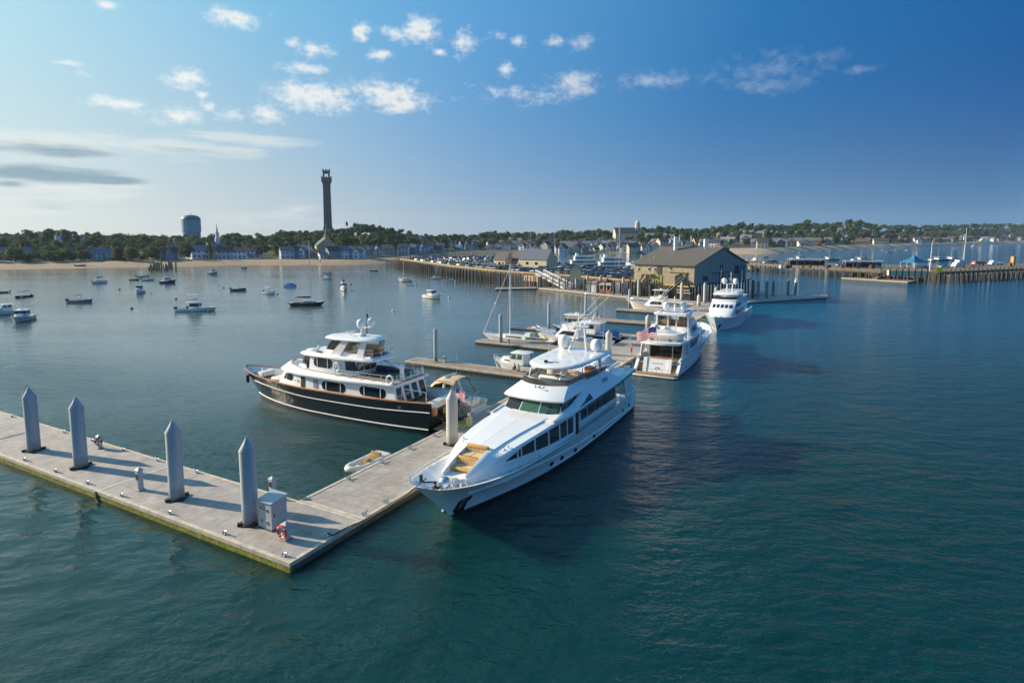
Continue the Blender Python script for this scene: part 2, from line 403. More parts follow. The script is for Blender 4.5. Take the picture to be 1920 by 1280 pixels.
def dock(name, label, a0, a1, b0, b1, deck_m, skirt_side=None, joints=(), skirt_fins=False, beam_h=.22, top=.6, group=None):
    t = thing(name, label, 'dock', D(0, 0), DRZ, group)
    x0, x1 = -a1, -a0
    d = MB(); e = .28
    d.box(x0 + e, x1 - e, b0 + e, b1 - e, .2, top); d.build('deck', deck_m, t)
    g = MB()
    for (p, q, r, s_) in ((x0, x1, b0, b0 + e - .01), (x0, x1, b1 - e + .01, b1), (x0, x0 + e - .01, b0 + e, b1 - e), (x1 - e + .01, x1, b0 + e, b1 - e)):
        g.box(p, q, r, s_, top - beam_h, top + .035)
    g.build('edge_beam', M_beam, t)
    k = MB(); k.box(x0 + .03, x1 - .03, b0 + .03, b0 + .2, -.8, top - beam_h, 1)
    for (p, q, r, s_) in ((x0 + .03, x1 - .03, b1 - .2, b1 - .03), (x0 + .03, x0 + .2, b0 + .2, b1 - .2), (x1 - .2, x1 - .03, b0 + .2, b1 - .2)):
        k.box(p, q, r, s_, -.8, top - beam_h)
    k.build('float', [M_wet if not skirt_fins else M_skirt, skirt_side or M_wet], t)
    if skirt_fins:
        n = int((x1 - x0) / .55)
        for y in (b0 - .06, b1 - .02):
            f = MB(); f.box(x0 + .3, x0 + n * .55, y + .02, y + .06, top - beam_h - .14, top - beam_h - .02)
            for i in range(n): x = x0 + .3 + i * .55; f.box(x, x + .28, y, y + .08, -.6, top - beam_h)
            f.build('skirt_boards', M_skirt, t)
    for aj in joints:
        j = MB(); j.box(-aj - .05, -aj + .05, b0 + .05, b1 - .05, top - .1, top + .012); j.build('joint_strip', paint_white, t)
        j = MB(); j.box(-aj - .12, -aj + .12, b0 - .06, b0 + .02, -.3, top - .02); j.build('joint_bumper', M_black, t)
    return t
dockA = dock('floating_dock', 'wide concrete floating dock crossing the lower left with four big steel piles', 0, 92, 0, 6.2, M_deck, M_algae, joints=(round(ab_of(at(171, 924, .6))[0], 2), 46.5, 69.7))
dockB = dock('floating_dock', 'long floating walkway running from the near corner away past the moored yachts', 0, 6.2, 6.25, 150, M_deck_b, M_wet)
fingers = [(30.2, 48.4, 51.5, 'nearest of the narrow finger docks, just behind the black hulled yacht'), (30.0, 68.5, 71.3, 'finger dock beside the sailboat, second nearest of the four narrow ones'),
           (28.6, 86.6, 89.2, 'finger dock with a pile behind the white sportfishing boat, third from the near end'), (28.0, 105.2, 108.0, 'finger dock lying past the navy blue hulled boat, fourth from the near end'),
           (22.3, 125.5, 128.3, 'shortest finger dock, under the farthest moored sportfishing boat')]
for (a1, b0, b1, lb) in fingers:
    dock('finger_dock', lb, 6.25, a1, b0, b1, M_deck_w, M_skirt, skirt_fins=True, group='finger docks off the walkway')

def slab_dock(name, label, pts, top=.6, m=None, cat='dock', group=None, bot=-.7):
    c = (sum(p[0] for p in pts) / len(pts), sum(p[1] for p in pts) / len(pts))
    t = thing(name, label, cat, (c[0], c[1], 0), 0, group)
    L_ = [(p[0] - c[0], p[1] - c[1]) for p in pts]
    ins = [(x * .985, y * .985) for x, y in L_]
    d = MB(); d.prism([(x, y, top - .15) for x, y in ins], (0, 0, .16)); d.build('deck', m or M_deck_b, t)
    e = MB(); e.prism([(x, y, top - .3) for x, y in L_], (0, 0, .29)); e.build('edge_beam', M_beam, t)
    s = MB(); s.prism([(x * .993, y * .993, bot) for x, y in L_], (0, 0, top - .3 - bot)); s.build('float', M_wet, t)
    return t
slab_dock('floating_dock', 'grey floating walkway lying along the foot of the pier below the gangway', [D(7, 148), D(68, 172.5), D(66, 178), D(2, 153.5), D(0, 150.3), D(6, 150.3)])
slab_dock('floating_dock', 'short float with a pale edge pointing left below the gangway', [D(68.3, 171.6), D(79.6, 161.5), D(82, 165.5), D(70.2, 176)])
slab_dock('floating_dock', 'grey floating dock reaching out to the right beyond the farthest white yacht', [at(1400, 566, .6), at(1551, 556.5, .6), at(1551, 553, .6), at(1425, 554, .6), at(1340, 563, .6)])
slab_dock('floating_dock', 'shaded narrow float with steel piles behind the right hand dock end', [at(1408, 551, .6), at(1487, 554.5, .6), at(1490, 551.5, .6), at(1410, 546.5, .6)])

# ------------------------------------------------------------------ steel guide piles
def pile_parts(t, r, h, m, cone, collar=True, cap_m=None):
    p = MB(); n = 24
    p.lathe([(r, -2.5), (r, h - cone), (r * .97, h - cone + .06)], n=n); p.build('shaft', m, t, sharp=30)
    c = MB(); c.lathe([(r * 1.03, h - cone), (r * 1.03, h - cone + .08), (r * .5, h - cone * .45), (.03, h)], n=n); c.build('pointed_cap', cap_m or m, t, sharp=50)
    if collar:
        g = MB()
        for k in range(4):
            a = k * pi / 2 + .2; x, y = cos(a), sin(a)
            g.box((r + .18) * x - .14, (r + .18) * x + .14, (r + .18) * y - .14, (r + .18) * y + .14, .62, .8)
        g.torus((0, 0, .66), r + .09, .07, n=24); g.build('pile_hoop', M_black, t)
def pile(px, py, ptop, r, label, m=None, cone=1.0, z=.6, group=None, collar=True, cap_m=None):
    x, y, _ = at(px, py, z); h = lift(px, ptop, y)[1]
    t = thing('guide_pile', label, 'pile', (x, y, 0), R.uniform(0, 6), group)
    pile_parts(t, r, h, m or M_pile, cone, collar, cap_m)
    return t
G = 'steel piles of the near dock'
pile(64, 844, 725, .52, 'grey steel pile farthest left on the near dock', group=G)
pile(152, 875, 743, .52, 'grey steel pile second from left on the near dock, beside a far edge pedestal', group=G)
pile(332, 934, 786, .52, 'grey steel pile between the short dock pedestal and the big cabinet pile', group=G)
pile(470, 980, 818, .52, 'tall grey steel pile right beside the dock power cabinet', group=G)
pile(848, 832, 729, .54, 'pale steel pile between the black yacht stern and the big white yacht bow', M_pile_c)
G = 'slim piles holding the finger docks'
for (px, py, pt, r, lb) in [(817, 677, 615, .30, 'slim grey pile on the nearest finger dock'), (939, 641, 588, .36, 'round topped pile in front of the docked sailboat'),
                            (1029, 615, 567, .30, 'slim pile on the third finger dock behind the sportfishing boat'), (1098, 592, 553, .30, 'slim pile on the fourth finger dock'), (1180, 573, 541, .34, 'pile at the bow of the farthest sportfishing boat')]:
    pile(px, py, pt, r, lb, M_pile, .35, group=G, collar=False)
G = 'cream piles along the walkway and pier floats'
for (px, py, pt, r, lb) in [(1141, 665, 618, .52, 'cream pile just behind the hardtop of the big white yacht'), (1215, 611, 589, .55, 'cream pile behind the flag of the stern-on yacht'),
                            (1310, 573, 551, .5, 'short pointed cream pile left of the bow-on yacht'), (1321, 568, 529, .45, 'tall pointed pile before the right corner of the shingled building'),
                            (1342, 564, 537, .45, 'pointed pile touching the hardtop of the bow-on yacht'), (1354, 545, 528, .42, 'small pointed pile behind the bow-on yacht and before the dark gable'),
                            (1278, 563, 528, .45, 'pale pile before the yellow planks under the shingled building'), (1235, 557, 527, .45, 'pale pile under the middle of the shingled wall'),
                            (1197, 556, 522, .42, 'pale pile at the left end of the shingled building'), (1168, 552, 519, .42, 'pale pile right of the red roofed dock booth'),
                            (1126, 545, 515, .40, 'pale pile behind the red roofed dock booth'), (1101, 544, 514, .40, 'pale pile left of the white dock hut'), (1080, 541, 514, .40, 'pale pile at the foot of the white gangway')]:
    pile(px, py, pt, r, lb, M_pile_c, .7, group=G, collar=False)
G = 'dark piles of the right hand dock end'
for (px, py, pt, lb) in [(1411, 560, 523, 'darkest pile, against the side of the bow-on yacht'), (1421, 560, 525, 'grey pile second from left at the right dock end'), (1437, 559, 517, 'white capped pile third from left at the right dock end'),
                         (1449, 555, 525, 'grey pile fourth from left at the right dock end'), (1477, 553, 522, 'broad grey pile second from right at the right dock end'), (1491, 553, 520, 'white capped pile farthest right at the dock end')]:
    pile(px, py, pt, .42, lb, mat('dark_pile_steel', (.16, .19, .21), .6, var=.25) if 'darkest' not in lb else M_skirt, 1.6 if 'capped' in lb else .8, group=G, collar=False, cap_m=paint_white if 'capped' in lb else None)  # darker grey steel than the piles of the near dock

# ------------------------------------------------------------------ dock furniture
def cleat_proto():
    t = thing('dock_cleat', '', 'cleat')
    b = MB(); b.box(-.16, .16, -.1, .1, 0, .05); b.build('base', M_steel, t)
    for s in (-1, 1):
        h = MB(); h.cyl((s * .11, 0, .05), (s * .13, 0, .2), .06, .05, 8); h.tube([(s * .04, 0, .22), (s * .2, 0, .24), (s * .33, 0, .27)], .055, 7); h.build('horn', galv, t)
    return t
def weather(m, z0, z1, band, speck):
    '''Tide band near the water, run stains and pale droppings on a painted pile.'''
    N = m.node_tree.nodes; L = m.node_tree.links; b = N['Principled BSDF']; src = b.inputs['Base Color'].links[0].from_socket
    tc = N.new('ShaderNodeTexCoord'); sp = N.new('ShaderNodeSeparateXYZ'); L.new(tc.outputs['Object'], sp.inputs[0])
    n = N.new('ShaderNodeTexNoise'); n.inputs['Scale'].default_value = 2.5; n.inputs['Detail'].default_value = 6; L.new(tc.outputs['Object'], n.inputs[0])
    ad = N.new('ShaderNodeMath'); ad.operation = 'MULTIPLY_ADD'; ad.inputs[1].default_value = -1.2; L.new(n.outputs[0], ad.inputs[0]); L.new(sp.outputs[2], ad.inputs[2])
    mr = N.new('ShaderNodeMapRange'); L.new(ad.outputs[0], mr.inputs[0]); mr.inputs[1].default_value = z0; mr.inputs[2].default_value = z1; mr.inputs[3].default_value = .75; mr.inputs[4].default_value = 0
    mx = N.new('ShaderNodeMix'); mx.data_type = 'RGBA'; L.new(mr.outputs[0], mx.inputs[0]); L.new(src, mx.inputs[6]); mx.inputs[7].default_value = (*band, 1)
    n2 = N.new('ShaderNodeTexNoise'); n2.inputs['Scale'].default_value = 7; n2.inputs['Detail'].default_value = 5; mp = N.new('ShaderNodeMapping'); mp.inputs['Scale'].default_value = (2.2, 2.2, .35); L.new(tc.outputs['Object'], mp.inputs[0]); L.new(mp.outputs[0], n2.inputs[0])
    m2 = N.new('ShaderNodeMapRange'); L.new(n2.outputs[0], m2.inputs[0]); m2.inputs[1].default_value = .6; m2.inputs[2].default_value = .72; m2.inputs[4].default_value = .5
    mx2 = N.new('ShaderNodeMix'); mx2.data_type = 'RGBA'; L.new(m2.outputs[0], mx2.inputs[0]); L.new(mx.outputs[2], mx2.inputs[6]); mx2.inputs[7].default_value = (*speck, 1); L.new(mx2.outputs[2], b.inputs['Base Color'])
weather(M_pile, .2, 1.2, (.14, .13, .10), (.52, .53, .52)); weather(M_pile_c, .2, 1.1, (.2, .18, .13), (.36, .31, .24))
def speckle(m):
    '''Scuffs, droppings and darker damp patches on dock boards.'''
    N = m.node_tree.nodes; L = m.node_tree.links; b = N['Principled BSDF']; src = b.inputs['Base Color'].links[0].from_socket; tc = N.new('ShaderNodeTexCoord')
    for (sc, lo, hi, amt, c, st) in ((.35, .56, .68, .4, (.20, .19, .18), (1, .6, 1)), (5., .66, .72, .55, (.66, .65, .62), (1, 1, 1)), (2.2, .64, .71, .5, (.14, .13, .12), (.4, 1.6, 1))):
        mp = N.new('ShaderNodeMapping'); mp.inputs['Scale'].default_value = st; L.new(tc.outputs['Object'], mp.inputs[0])
        n = N.new('ShaderNodeTexNoise'); n.inputs['Scale'].default_value = sc; n.inputs['Detail'].default_value = 6; n.inputs['Roughness'].default_value = .6; L.new(mp.outputs[0], n.inputs[0])
        r = N.new('ShaderNodeMapRange'); L.new(n.outputs[0], r.inputs[0]); r.inputs[1].default_value = lo; r.inputs[2].default_value = hi; r.inputs[4].default_value = amt
        mx = N.new('ShaderNodeMix'); mx.data_type = 'RGBA'; L.new(r.outputs[0], mx.inputs[0]); L.new(src, mx.inputs[6]); mx.inputs[7].default_value = (*c, 1); src = mx.outputs[2]
    L.new(src, b.inputs['Base Color'])
speckle(M_deck); speckle(M_deck_b); speckle(M_deck_w)
cl = cleat_proto()
cleats = [(35, 866, 'front'), (95, 887, 'front'), (156, 909, 'front'), (222, 932, 'front'), (312, 965, 'front'), (416, 1003, 'front'), (530, 1043, 'front'),
          (24, 781, 'back'), (120, 811, 'back'), (177, 826, 'back'), (235, 844, 'back'), (299, 863, 'back'), (374, 884, 'back'), (541, 934, 'back'), (614, 1005, 'right'),
          (650, 897, 'B'), (712, 866, 'B'), (768, 841, 'B'), (812, 817, 'B'), (729, 944, 'Br'), (690, 968, 'Br')]
for i, (px, py, w_) in enumerate(cleats):
    a, b = ab_of(at(px, py, .6)); a = max(a, .35) if w_ in ('right', 'Br') else a
    b = {'front': max(b, .45), 'back': min(b, 5.85)}.get(w_, b); a = min(a, 5.8) if w_ == 'B' else a
    p = D(a, b, .6 if w_ not in ('x',) else .6)
    rz = DRZ + (pi / 2 if w_ in ('right', 'B', 'Br') else 0)
    lb = {'front': 'mooring cleat on the near edge of the wide dock', 'back': 'mooring cleat on the far edge of the wide dock', 'right': 'cleat with a dark line at the dock corner by the life ring',
          'B': 'mooring cleat on the left edge of the walkway beside the dinghy', 'Br': 'mooring cleat on the right edge of the walkway before the white bow'}[w_]
    if i == 0: cl.location = p; cl.rotation_euler = (0, 0, rz); cl['label'] = lb; cl['group'] = 'mooring cleats'
    else: copy_tree(cl, p, rz, lb, 'mooring cleats')

def ring_on(loc, rz, label, m, R_=.36, r=.075):
    t = thing('life_ring', label, 'life ring', loc, rz, 'life rings')
    b = MB(); b.torus((0, 0, 0), R_, r, 'y', 24, 8); b.build('ring', m, t)
    for k in range(4):
        g = MB(); a = k * pi / 2 + pi / 4; g.cyl((R_ * cos(a) - .05 * sin(a), 0, R_ * sin(a) + .05 * cos(a)), (R_ * cos(a) + .05 * sin(a), 0, R_ * sin(a) - .05 * cos(a)), r * 1.12, n=10); g.build('band', paint_white, t)
    return t
def pedestal(px, py, ptop, label, w=.2, ring=None):
    x, y, _ = at(px, py, .6); h = lift(px, ptop, y)[1] - .6
    t = thing('dock_pedestal', label, 'pedestal', (x, y, .64), DRZ, 'dock pedestals')
    b = MB(); b.rbox(-w * .8, w * .8, -w * .8, w * .8, 0, h * .86, .05); b.build('post', M_cab, t)
    b = MB(); b.loft([[(-q, -q, z), (q, -q, z), (q, q, z), (-q, q, z)] for q, z in ((w * .95, h * .84), (w * .95, h * .88), (.02, h))], True, True, True); b.build('pointed_lid', M_cab, t, sharp=20)
    b = MB(); b.box(-w * .55, w * .55, -w * .86, -w * .78, h * .45, h * .72); b.build('socket_panel', M_black, t)
    b = MB(); b.box(-w * 1.1, w * 1.1, -w * 1.1, w * 1.1, 0, .05); b.build('base_plate', galv, t)
    return t, (x, y, h)
pedestal(263, 918, 876, 'grey pedestal standing alone before the third steel pile', .24)
t_, (x, y, h) = pedestal(187, 840, 815, 'low grey pedestal on the far dock edge carrying a red ring', .22)
ring_on((x + .12, y - .3, .64 + h * .55), DRZ + .5, 'dark red life ring on the far edge pedestal', mat('dark_red_ring', (.25, .04, .03), .5), .3)
pedestal(512, 927, 893, 'grey pedestal half hidden behind the power cabinet', .25)
t_, (x, y, h) = pedestal(537, 1010, 978, 'short grey pedestal carrying the bright orange ring', .27)
ring_on((x - .14, y - .34, .64 + h * .52), DRZ, 'bright orange life ring on the pedestal near the dock corner', M_red, .36, .085)
# pedestals out on the walkway and fingers
for (px, py, pt, lb) in [(834, 679, 666, 'small pedestal on the nearest finger dock'), (954, 646, 634, 'small pedestal before the docked sailboat'), (1148, 553, 546, 'small pedestal near the red booth'), (1534, 556, 548, 'small post near the tip of the right hand dock')]:
    pedestal(px, py, pt, lb, .18)
def cabinet():
    x, y, _ = at(512, 985, .6)
    t = thing('power_cabinet', 'grey steel power cabinet with sloping lid beside the tall pile', 'cabinet', (x, y, .63), DRZ)
    b = MB(); b.box(-.66, .66, -.62, .62, .08, 1.85); b.build('body', M_cab, t)
    b = MB(); b.loft([[(-.72, -.7, 1.85), (.72, -.7, 1.85), (.72, .68, 1.85), (-.72, .68, 1.85)], [(-.72, -.7, 1.9), (.72, -.7, 1.9), (.72, .68, 2.12), (-.72, .68, 2.12)]], True, True, True); b.build('lid', galv, t, sharp=10)
    b = MB(); b.box(-.7, .7, -.66, .66, 0, .08); b.build('plinth', M_wet, t)
    for (u, z, w_, h_) in ((-.36, 1.42, .1, .2), (-.1, 1.42, .09, .24), (-.1, 1.62, .06, .08), (.22, 1.36, .09, .2), (-.3, .55, .1, .22), (.22, .5, .1, .24)):
        k = MB(); k.box(u - w_, u + w_, -.66, -.62, z - h_ / 2, z + h_ / 2); k.build('socket_box', galv, t)
        k.__init__(); k.box(u - w_ * .6, u + w_ * .6, -.675, -.66, z - h_ * .34, z + h_ * .34); k.build('socket_cover', mat('dark_cover', (.08, .09, .1), .5), t)
    for z in (1.15,):
        k = MB(); k.box(.62, .65, -.5, .5, .2, 1.75); k.build('door', M_cab, t)
        k = MB(); k.box(.65, .69, -.42, -.36, .9, 1.1); k.build('door_handle', M_black, t)
cabinet()
# mooring lines lying on the dock corner
def line(label, pts, r=.035, m=None):
    b = MB(); b.tube(pts, r, 6); return tag(b.build('mooring_line', m or M_rope), label, 'rope')
def sag(p, q, s, n=10):
    return [(p[0] + (q[0] - p[0]) * t, p[1] + (q[1] - p[1]) * t, p[2] + (q[2] - p[2]) * t - s * 4 * t * (1 - t)) for t in [i / n for i in range(n + 1)]]
c0 = at(614, 1005, .6)
line('dark mooring line from the corner cleat along the dock edge', [(c0[0], c0[1], .85), D(.14, 3.6, .69), D(.12, 4.6, .68)] + sag(D(.0, 5.2, .7), (-5.7, 38.0, 3.95), .35, 12), .045, M_black)
line('pale line across the boards at the left steel pile', [at(0, 823, .62), at(25, 816, .63), at(47, 811, .64)], .03)
# ------------------------------------------------------------------ boats: shared shapes
gel = mat('white_gelcoat', (.80, .80, .78), .22, coat=.4, var=.03, vscale=.7)
gel2 = mat('cream_gelcoat', (.72, .69, .60), .3, coat=.2, var=.05, vscale=.8)
glass = mat('tinted_glass', (.012, .016, .022), .04, spec=.7)
glass_g = mat('green_glass', (.05, .12, .075), .05, spec=.7)
smoke = mat('smoked_screen', (.03, .025, .02), .05, alpha=.6, spec=.6)
clear_s = mat('clear_screen', (.35, .36, .36), .08, alpha=.35, spec=.6)
black_hull = mat('black_hull_paint', (.008, .011, .012), .07, spec=.6, coat=.6)
navy_hull = mat('navy_hull_paint', (.012, .018, .045), .12, coat=.4)
boot_dark = mat('dark_antifouling', (.02, .022, .03), .5)
boot_red = mat('red_antifouling', (.28, .03, .025), .5)
teak = planks('teak_deck', (.40, .26, .14), (.34, .21, .11), .07, 2.5, .5, axis=0, rough=.6)
varnish = mat('varnished_rail', (.42, .17, .05), .25, coat=.5, var=.15, vscale=3)
cushion = mat('tan_cushion', (.62, .45, .27), .85, bump=.3, bscale=30)
cush_y = mat('mustard_cushion', (.56, .34, .08), .75, bump=.2, bscale=25)
cush_w = mat('white_cushion', (.74, .72, .66), .8)
canvas_w = mat('white_canvas', (.74, .73, .70), .85, var=.06, vscale=1.5, bump=.3, bscale=4)
canvas_t = mat('tan_canvas', (.50, .40, .24), .9, var=.12, vscale=2)
canvas_b = mat('blue_canvas', (.02, .10, .36), .8, var=.1)
canvas_n = mat('navy_canvas', (.02, .03, .07), .85)
mast_m = mat('mast_alloy', (.68, .68, .66), .4, .3)
dark_in = mat('dark_interior', (.03, .025, .022), .8)
rubber_g = mat('grey_rubber', (.25, .26, .27), .6)
def cloth(name, c):                                     # thin cloth that lets the light through
    m = mat(name, c, .85); N = m.node_tree.nodes; L = m.node_tree.links; tr = N.new('ShaderNodeBsdfTranslucent'); tr.inputs[0].default_value = (*c, 1); mx = N.new('ShaderNodeMixShader'); mx.inputs[0].default_value = .5
    L.new(N['Principled BSDF'].outputs[0], mx.inputs[1]); L.new(tr.outputs[0], mx.inputs[2]); L.new(mx.outputs[0], N['Material Output'].inputs[0]); return m
flag_red = cloth('flag_red', (.60, .03, .05)); flag_blue = cloth('flag_blue', (.03, .04, .2)); flag_white = cloth('flag_white', (.82, .80, .78))

class Hull:
    """Lofted hull; local x forward, y to port, z up from the waterline.
    st rows, stern to bow: x at the waterline, x at the deck, half beam at the waterline, half beam at the deck, deck height, flare power."""
    def __init__(h, st, n=34):
        h.st = st; h.cols = list(zip(*st)); N = len(st); h.ts = [i / (N - 1) for i in range(N)]; h.n = n
    def row(h, t): return [pchip(h.ts, c, t) for c in h.cols]
    def at(h, t, z):
        xw, xd, bw, bd, zd, p = h.row(t); k = max(0., min(1., z / zd))
        if z < 0: return xw - (.0), max(0, bw * (1 + z * .28)), z
        return xw + (xd - xw) * k, bw + (bd - bw) * k ** p, z
    def side(h, x, z, s=1):
        lo, hi = 0., 1.
        for _ in range(30):
            m = (lo + hi) / 2
            if h.at(m, z)[0] < x: lo = m
            else: hi = m
        return h.at(lo, z)[1] * s
    def sheer(h, x):
        lo, hi = 0., 1.
        for _ in range(30):
            m = (lo + hi) / 2
            if h.row(m)[1] < x: lo = m
            else: hi = m
        r = h.row(lo); return r[3], r[4]
    def build(h, name, t, m_hull, m_boot, m_deck, cap_m=None, inner_m=None, z_boot=.22, bulwark=.8, cap=.16, draft=-.9, extra=()):
        """One skin with bottom band, topsides, inner bulwark and deck."""
        M = MB(); zf = (0, .12, .28, .45, .62, .78, .9, 1.)
        rings = []
        for i in range(h.n + 1):
            t_ = 1 - (1 - i / h.n) ** 1.25
            zd = h.row(t_)[4]; zs = [draft, draft * .5, 0.] + [z_boot + (zd - z_boot) * k for k in zf]
            P = [h.at(t_, z) for z in zs]; x, b, _ = P[-1]
            bi = max(0., b - cap); bl = max(0., b - cap - .05); bw = bulwark(x) if callable(bulwark) else bulwark
            xi = x - (cap if b < cap * 3 and t_ > .5 else 0)
            q = h.at(t_, max(.3, zd - bw)); bl = min(bl, max(0., q[1] - cap - .05)); xl = min(xi, q[0] - (cap if t_ > .5 else 0))
            half = P + [(xi, bi, zd), (xl, bl, zd - bw), (xl, bl * .5, zd - bw + .03)]
            ring = [(p[0], p[1], p[2]) for p in half] + [(half[-1][0], 0, zd - bw + .04)] + [(p[0], -p[1], p[2]) for p in reversed(half)]
            ring.append((P[0][0], 0, draft - .05)); rings.append(ring)
        nh = 3 + len(zf)
        def mf(i, j):
            n = 2 * (nh + 3) + 1
            k = j if j < n // 2 else n - 2 - j
            if j >= n - 1: return 1
            if k < 3: return 1
            if k < nh - 1: return 0
            return (4 if k == nh else 2) if k >= nh else 3
        M.loft(rings, True, True, True, 0, mf)
        o = M.build(name, [m_hull, m_boot, m_deck, cap_m or m_hull, inner_m or m_deck], t, sharp=38)
        return o
    def strip(h, t0, t1, zfun, r=.05, side=1, n=30, off=0.):
        """Points of a line along the topsides at height zfun(x)."""
        o = []
        for i in range(n + 1):
            t_ = t0 + (t1 - t0) * i / n; z = zfun(h.row(t_)[1]); p = h.at(t_, z); o.append((p[0], (p[1] + off) * side, z))
        return o
    def rails(h, t0, t1, dz, side=1, n=30, inset=.08):
        o = []
        for i in range(n + 1):
            t_ = t0 + (t1 - t0) * i / n; xw, xd, bw, bd, zd, p = h.row(t_); o.append((xd, max(0, bd - inset) * side, zd + dz))
        return o
    def patch(h, name, pts, m, t, side=1, off=.015, th=.05):
        """A plate following the hull: pts are (x, z)."""
        outer = [(x, h.side(x, z) * side + off * side, z) for x, z in pts]; inner = [(x, y - th * side, z) for x, y, z in outer]
        M = MB(); M.loft([inner, outer], True, True, True); return M.build(name, m, t, sharp=20)

def mirror(half, z):                                    # outline from a half list of (x, y>=0) running bow to stern
    zf = z if callable(z) else (lambda x: z)
    a = [(x, y, zf(x)) for x, y in half]; b = [(x, -y, zf(x)) for x, y in reversed(half) if y > 1e-4]
    return a + b
def arc_front(xc, xs, w, xa, n=7, p=2.2, wa=None):
    """Half outline: curved front from (xc,0) to the corner (xs,w), then straight aft to xa."""
    o = []
    for i in range(n + 1):
        y = w * sin(pi / 2 * i / n); o.append((xs + (xc - xs) * max(0., 1 - (y / w) ** p) if i < n else xs, y))
    o.append((xa, wa if wa is not None else w)); return o
def stanchion_rail(name, pts, h, m, t, every=3, r=.028, mid=True):
    b = MB(); b.tube([(p[0], p[1], p[2] + h) for p in pts], r, 6)
    if mid: b.tube([(p[0], p[1], p[2] + h * .5) for p in pts], r * .7, 5)
    for i in range(0, len(pts), every): b.cyl(pts[i], (pts[i][0], pts[i][1], pts[i][2] + h), r, n=6)
    return b.build(name, m, t)
def dome(t, x, y, z, r=.55, name='satellite_dome', m=None, hh=1.25):
    b = MB(); b.lathe([(r * .45, 0), (r * .5, .12), (r * .86, .2), (r, .45), (r, .45 + (hh - .45) * .45), (r * .9, hh * .8), (r * .55, hh * .96), (.02, hh)], (x, y, z), 20); return b.build(name, m or gel, t)
def whip(t, p, h, lean=(0, 0), r=.022):
    b = MB(); b.cyl(p, (p[0] + lean[0], p[1] + lean[1], p[2] + h), r, r * .5, 5); return b.build('antenna', gel, t)
def us_flag(name, label, p0, w, h, rz, parent=None, sagk=.25):
    """Striped flag on its staff: waved cloth, canton as a part."""
    t = thing(name, label, 'flag', p0, rz)
    n = 12; c = MB()
    def pt(u, v): return (u * w, sin(u * 6) * .08 * w * u, -v * h - sagk * w * u * u + .06 * w * sin(u * 7))
    for s in range(13):
        for i in range(n):
            u0, u1 = i / n, (i + 1) / n; v0, v1 = s / 13, (s + 1) / 13
            if s < 7 and u1 <= .42: mi = 2
            else: mi = s % 2
            c.add([pt(u0, v0), pt(u1, v0), pt(u1, v1), pt(u0, v1)], [(0, 1, 2, 3)], mi)
    c.build('cloth', [flag_red, flag_white, flag_blue], t)
    st = MB()
    for r_ in range(4):
        for q in range(5):
            u, v = .06 + q * .08, .08 + r_ * .12; p = pt(u, v); st.box(p[0] - .012 * w, p[0] + .012 * w, p[1] - .02, p[1] + .02, p[2] - .012 * w, p[2] + .012 * w)
    st.build('star_field', flag_white, t)
    return t
def frame_of(o, f):                                     # world location of the stern, heading -> loc, rz
    n = hypot(*f); return (o[0], o[1], 0), atan2(f[1] / n, f[0] / n)
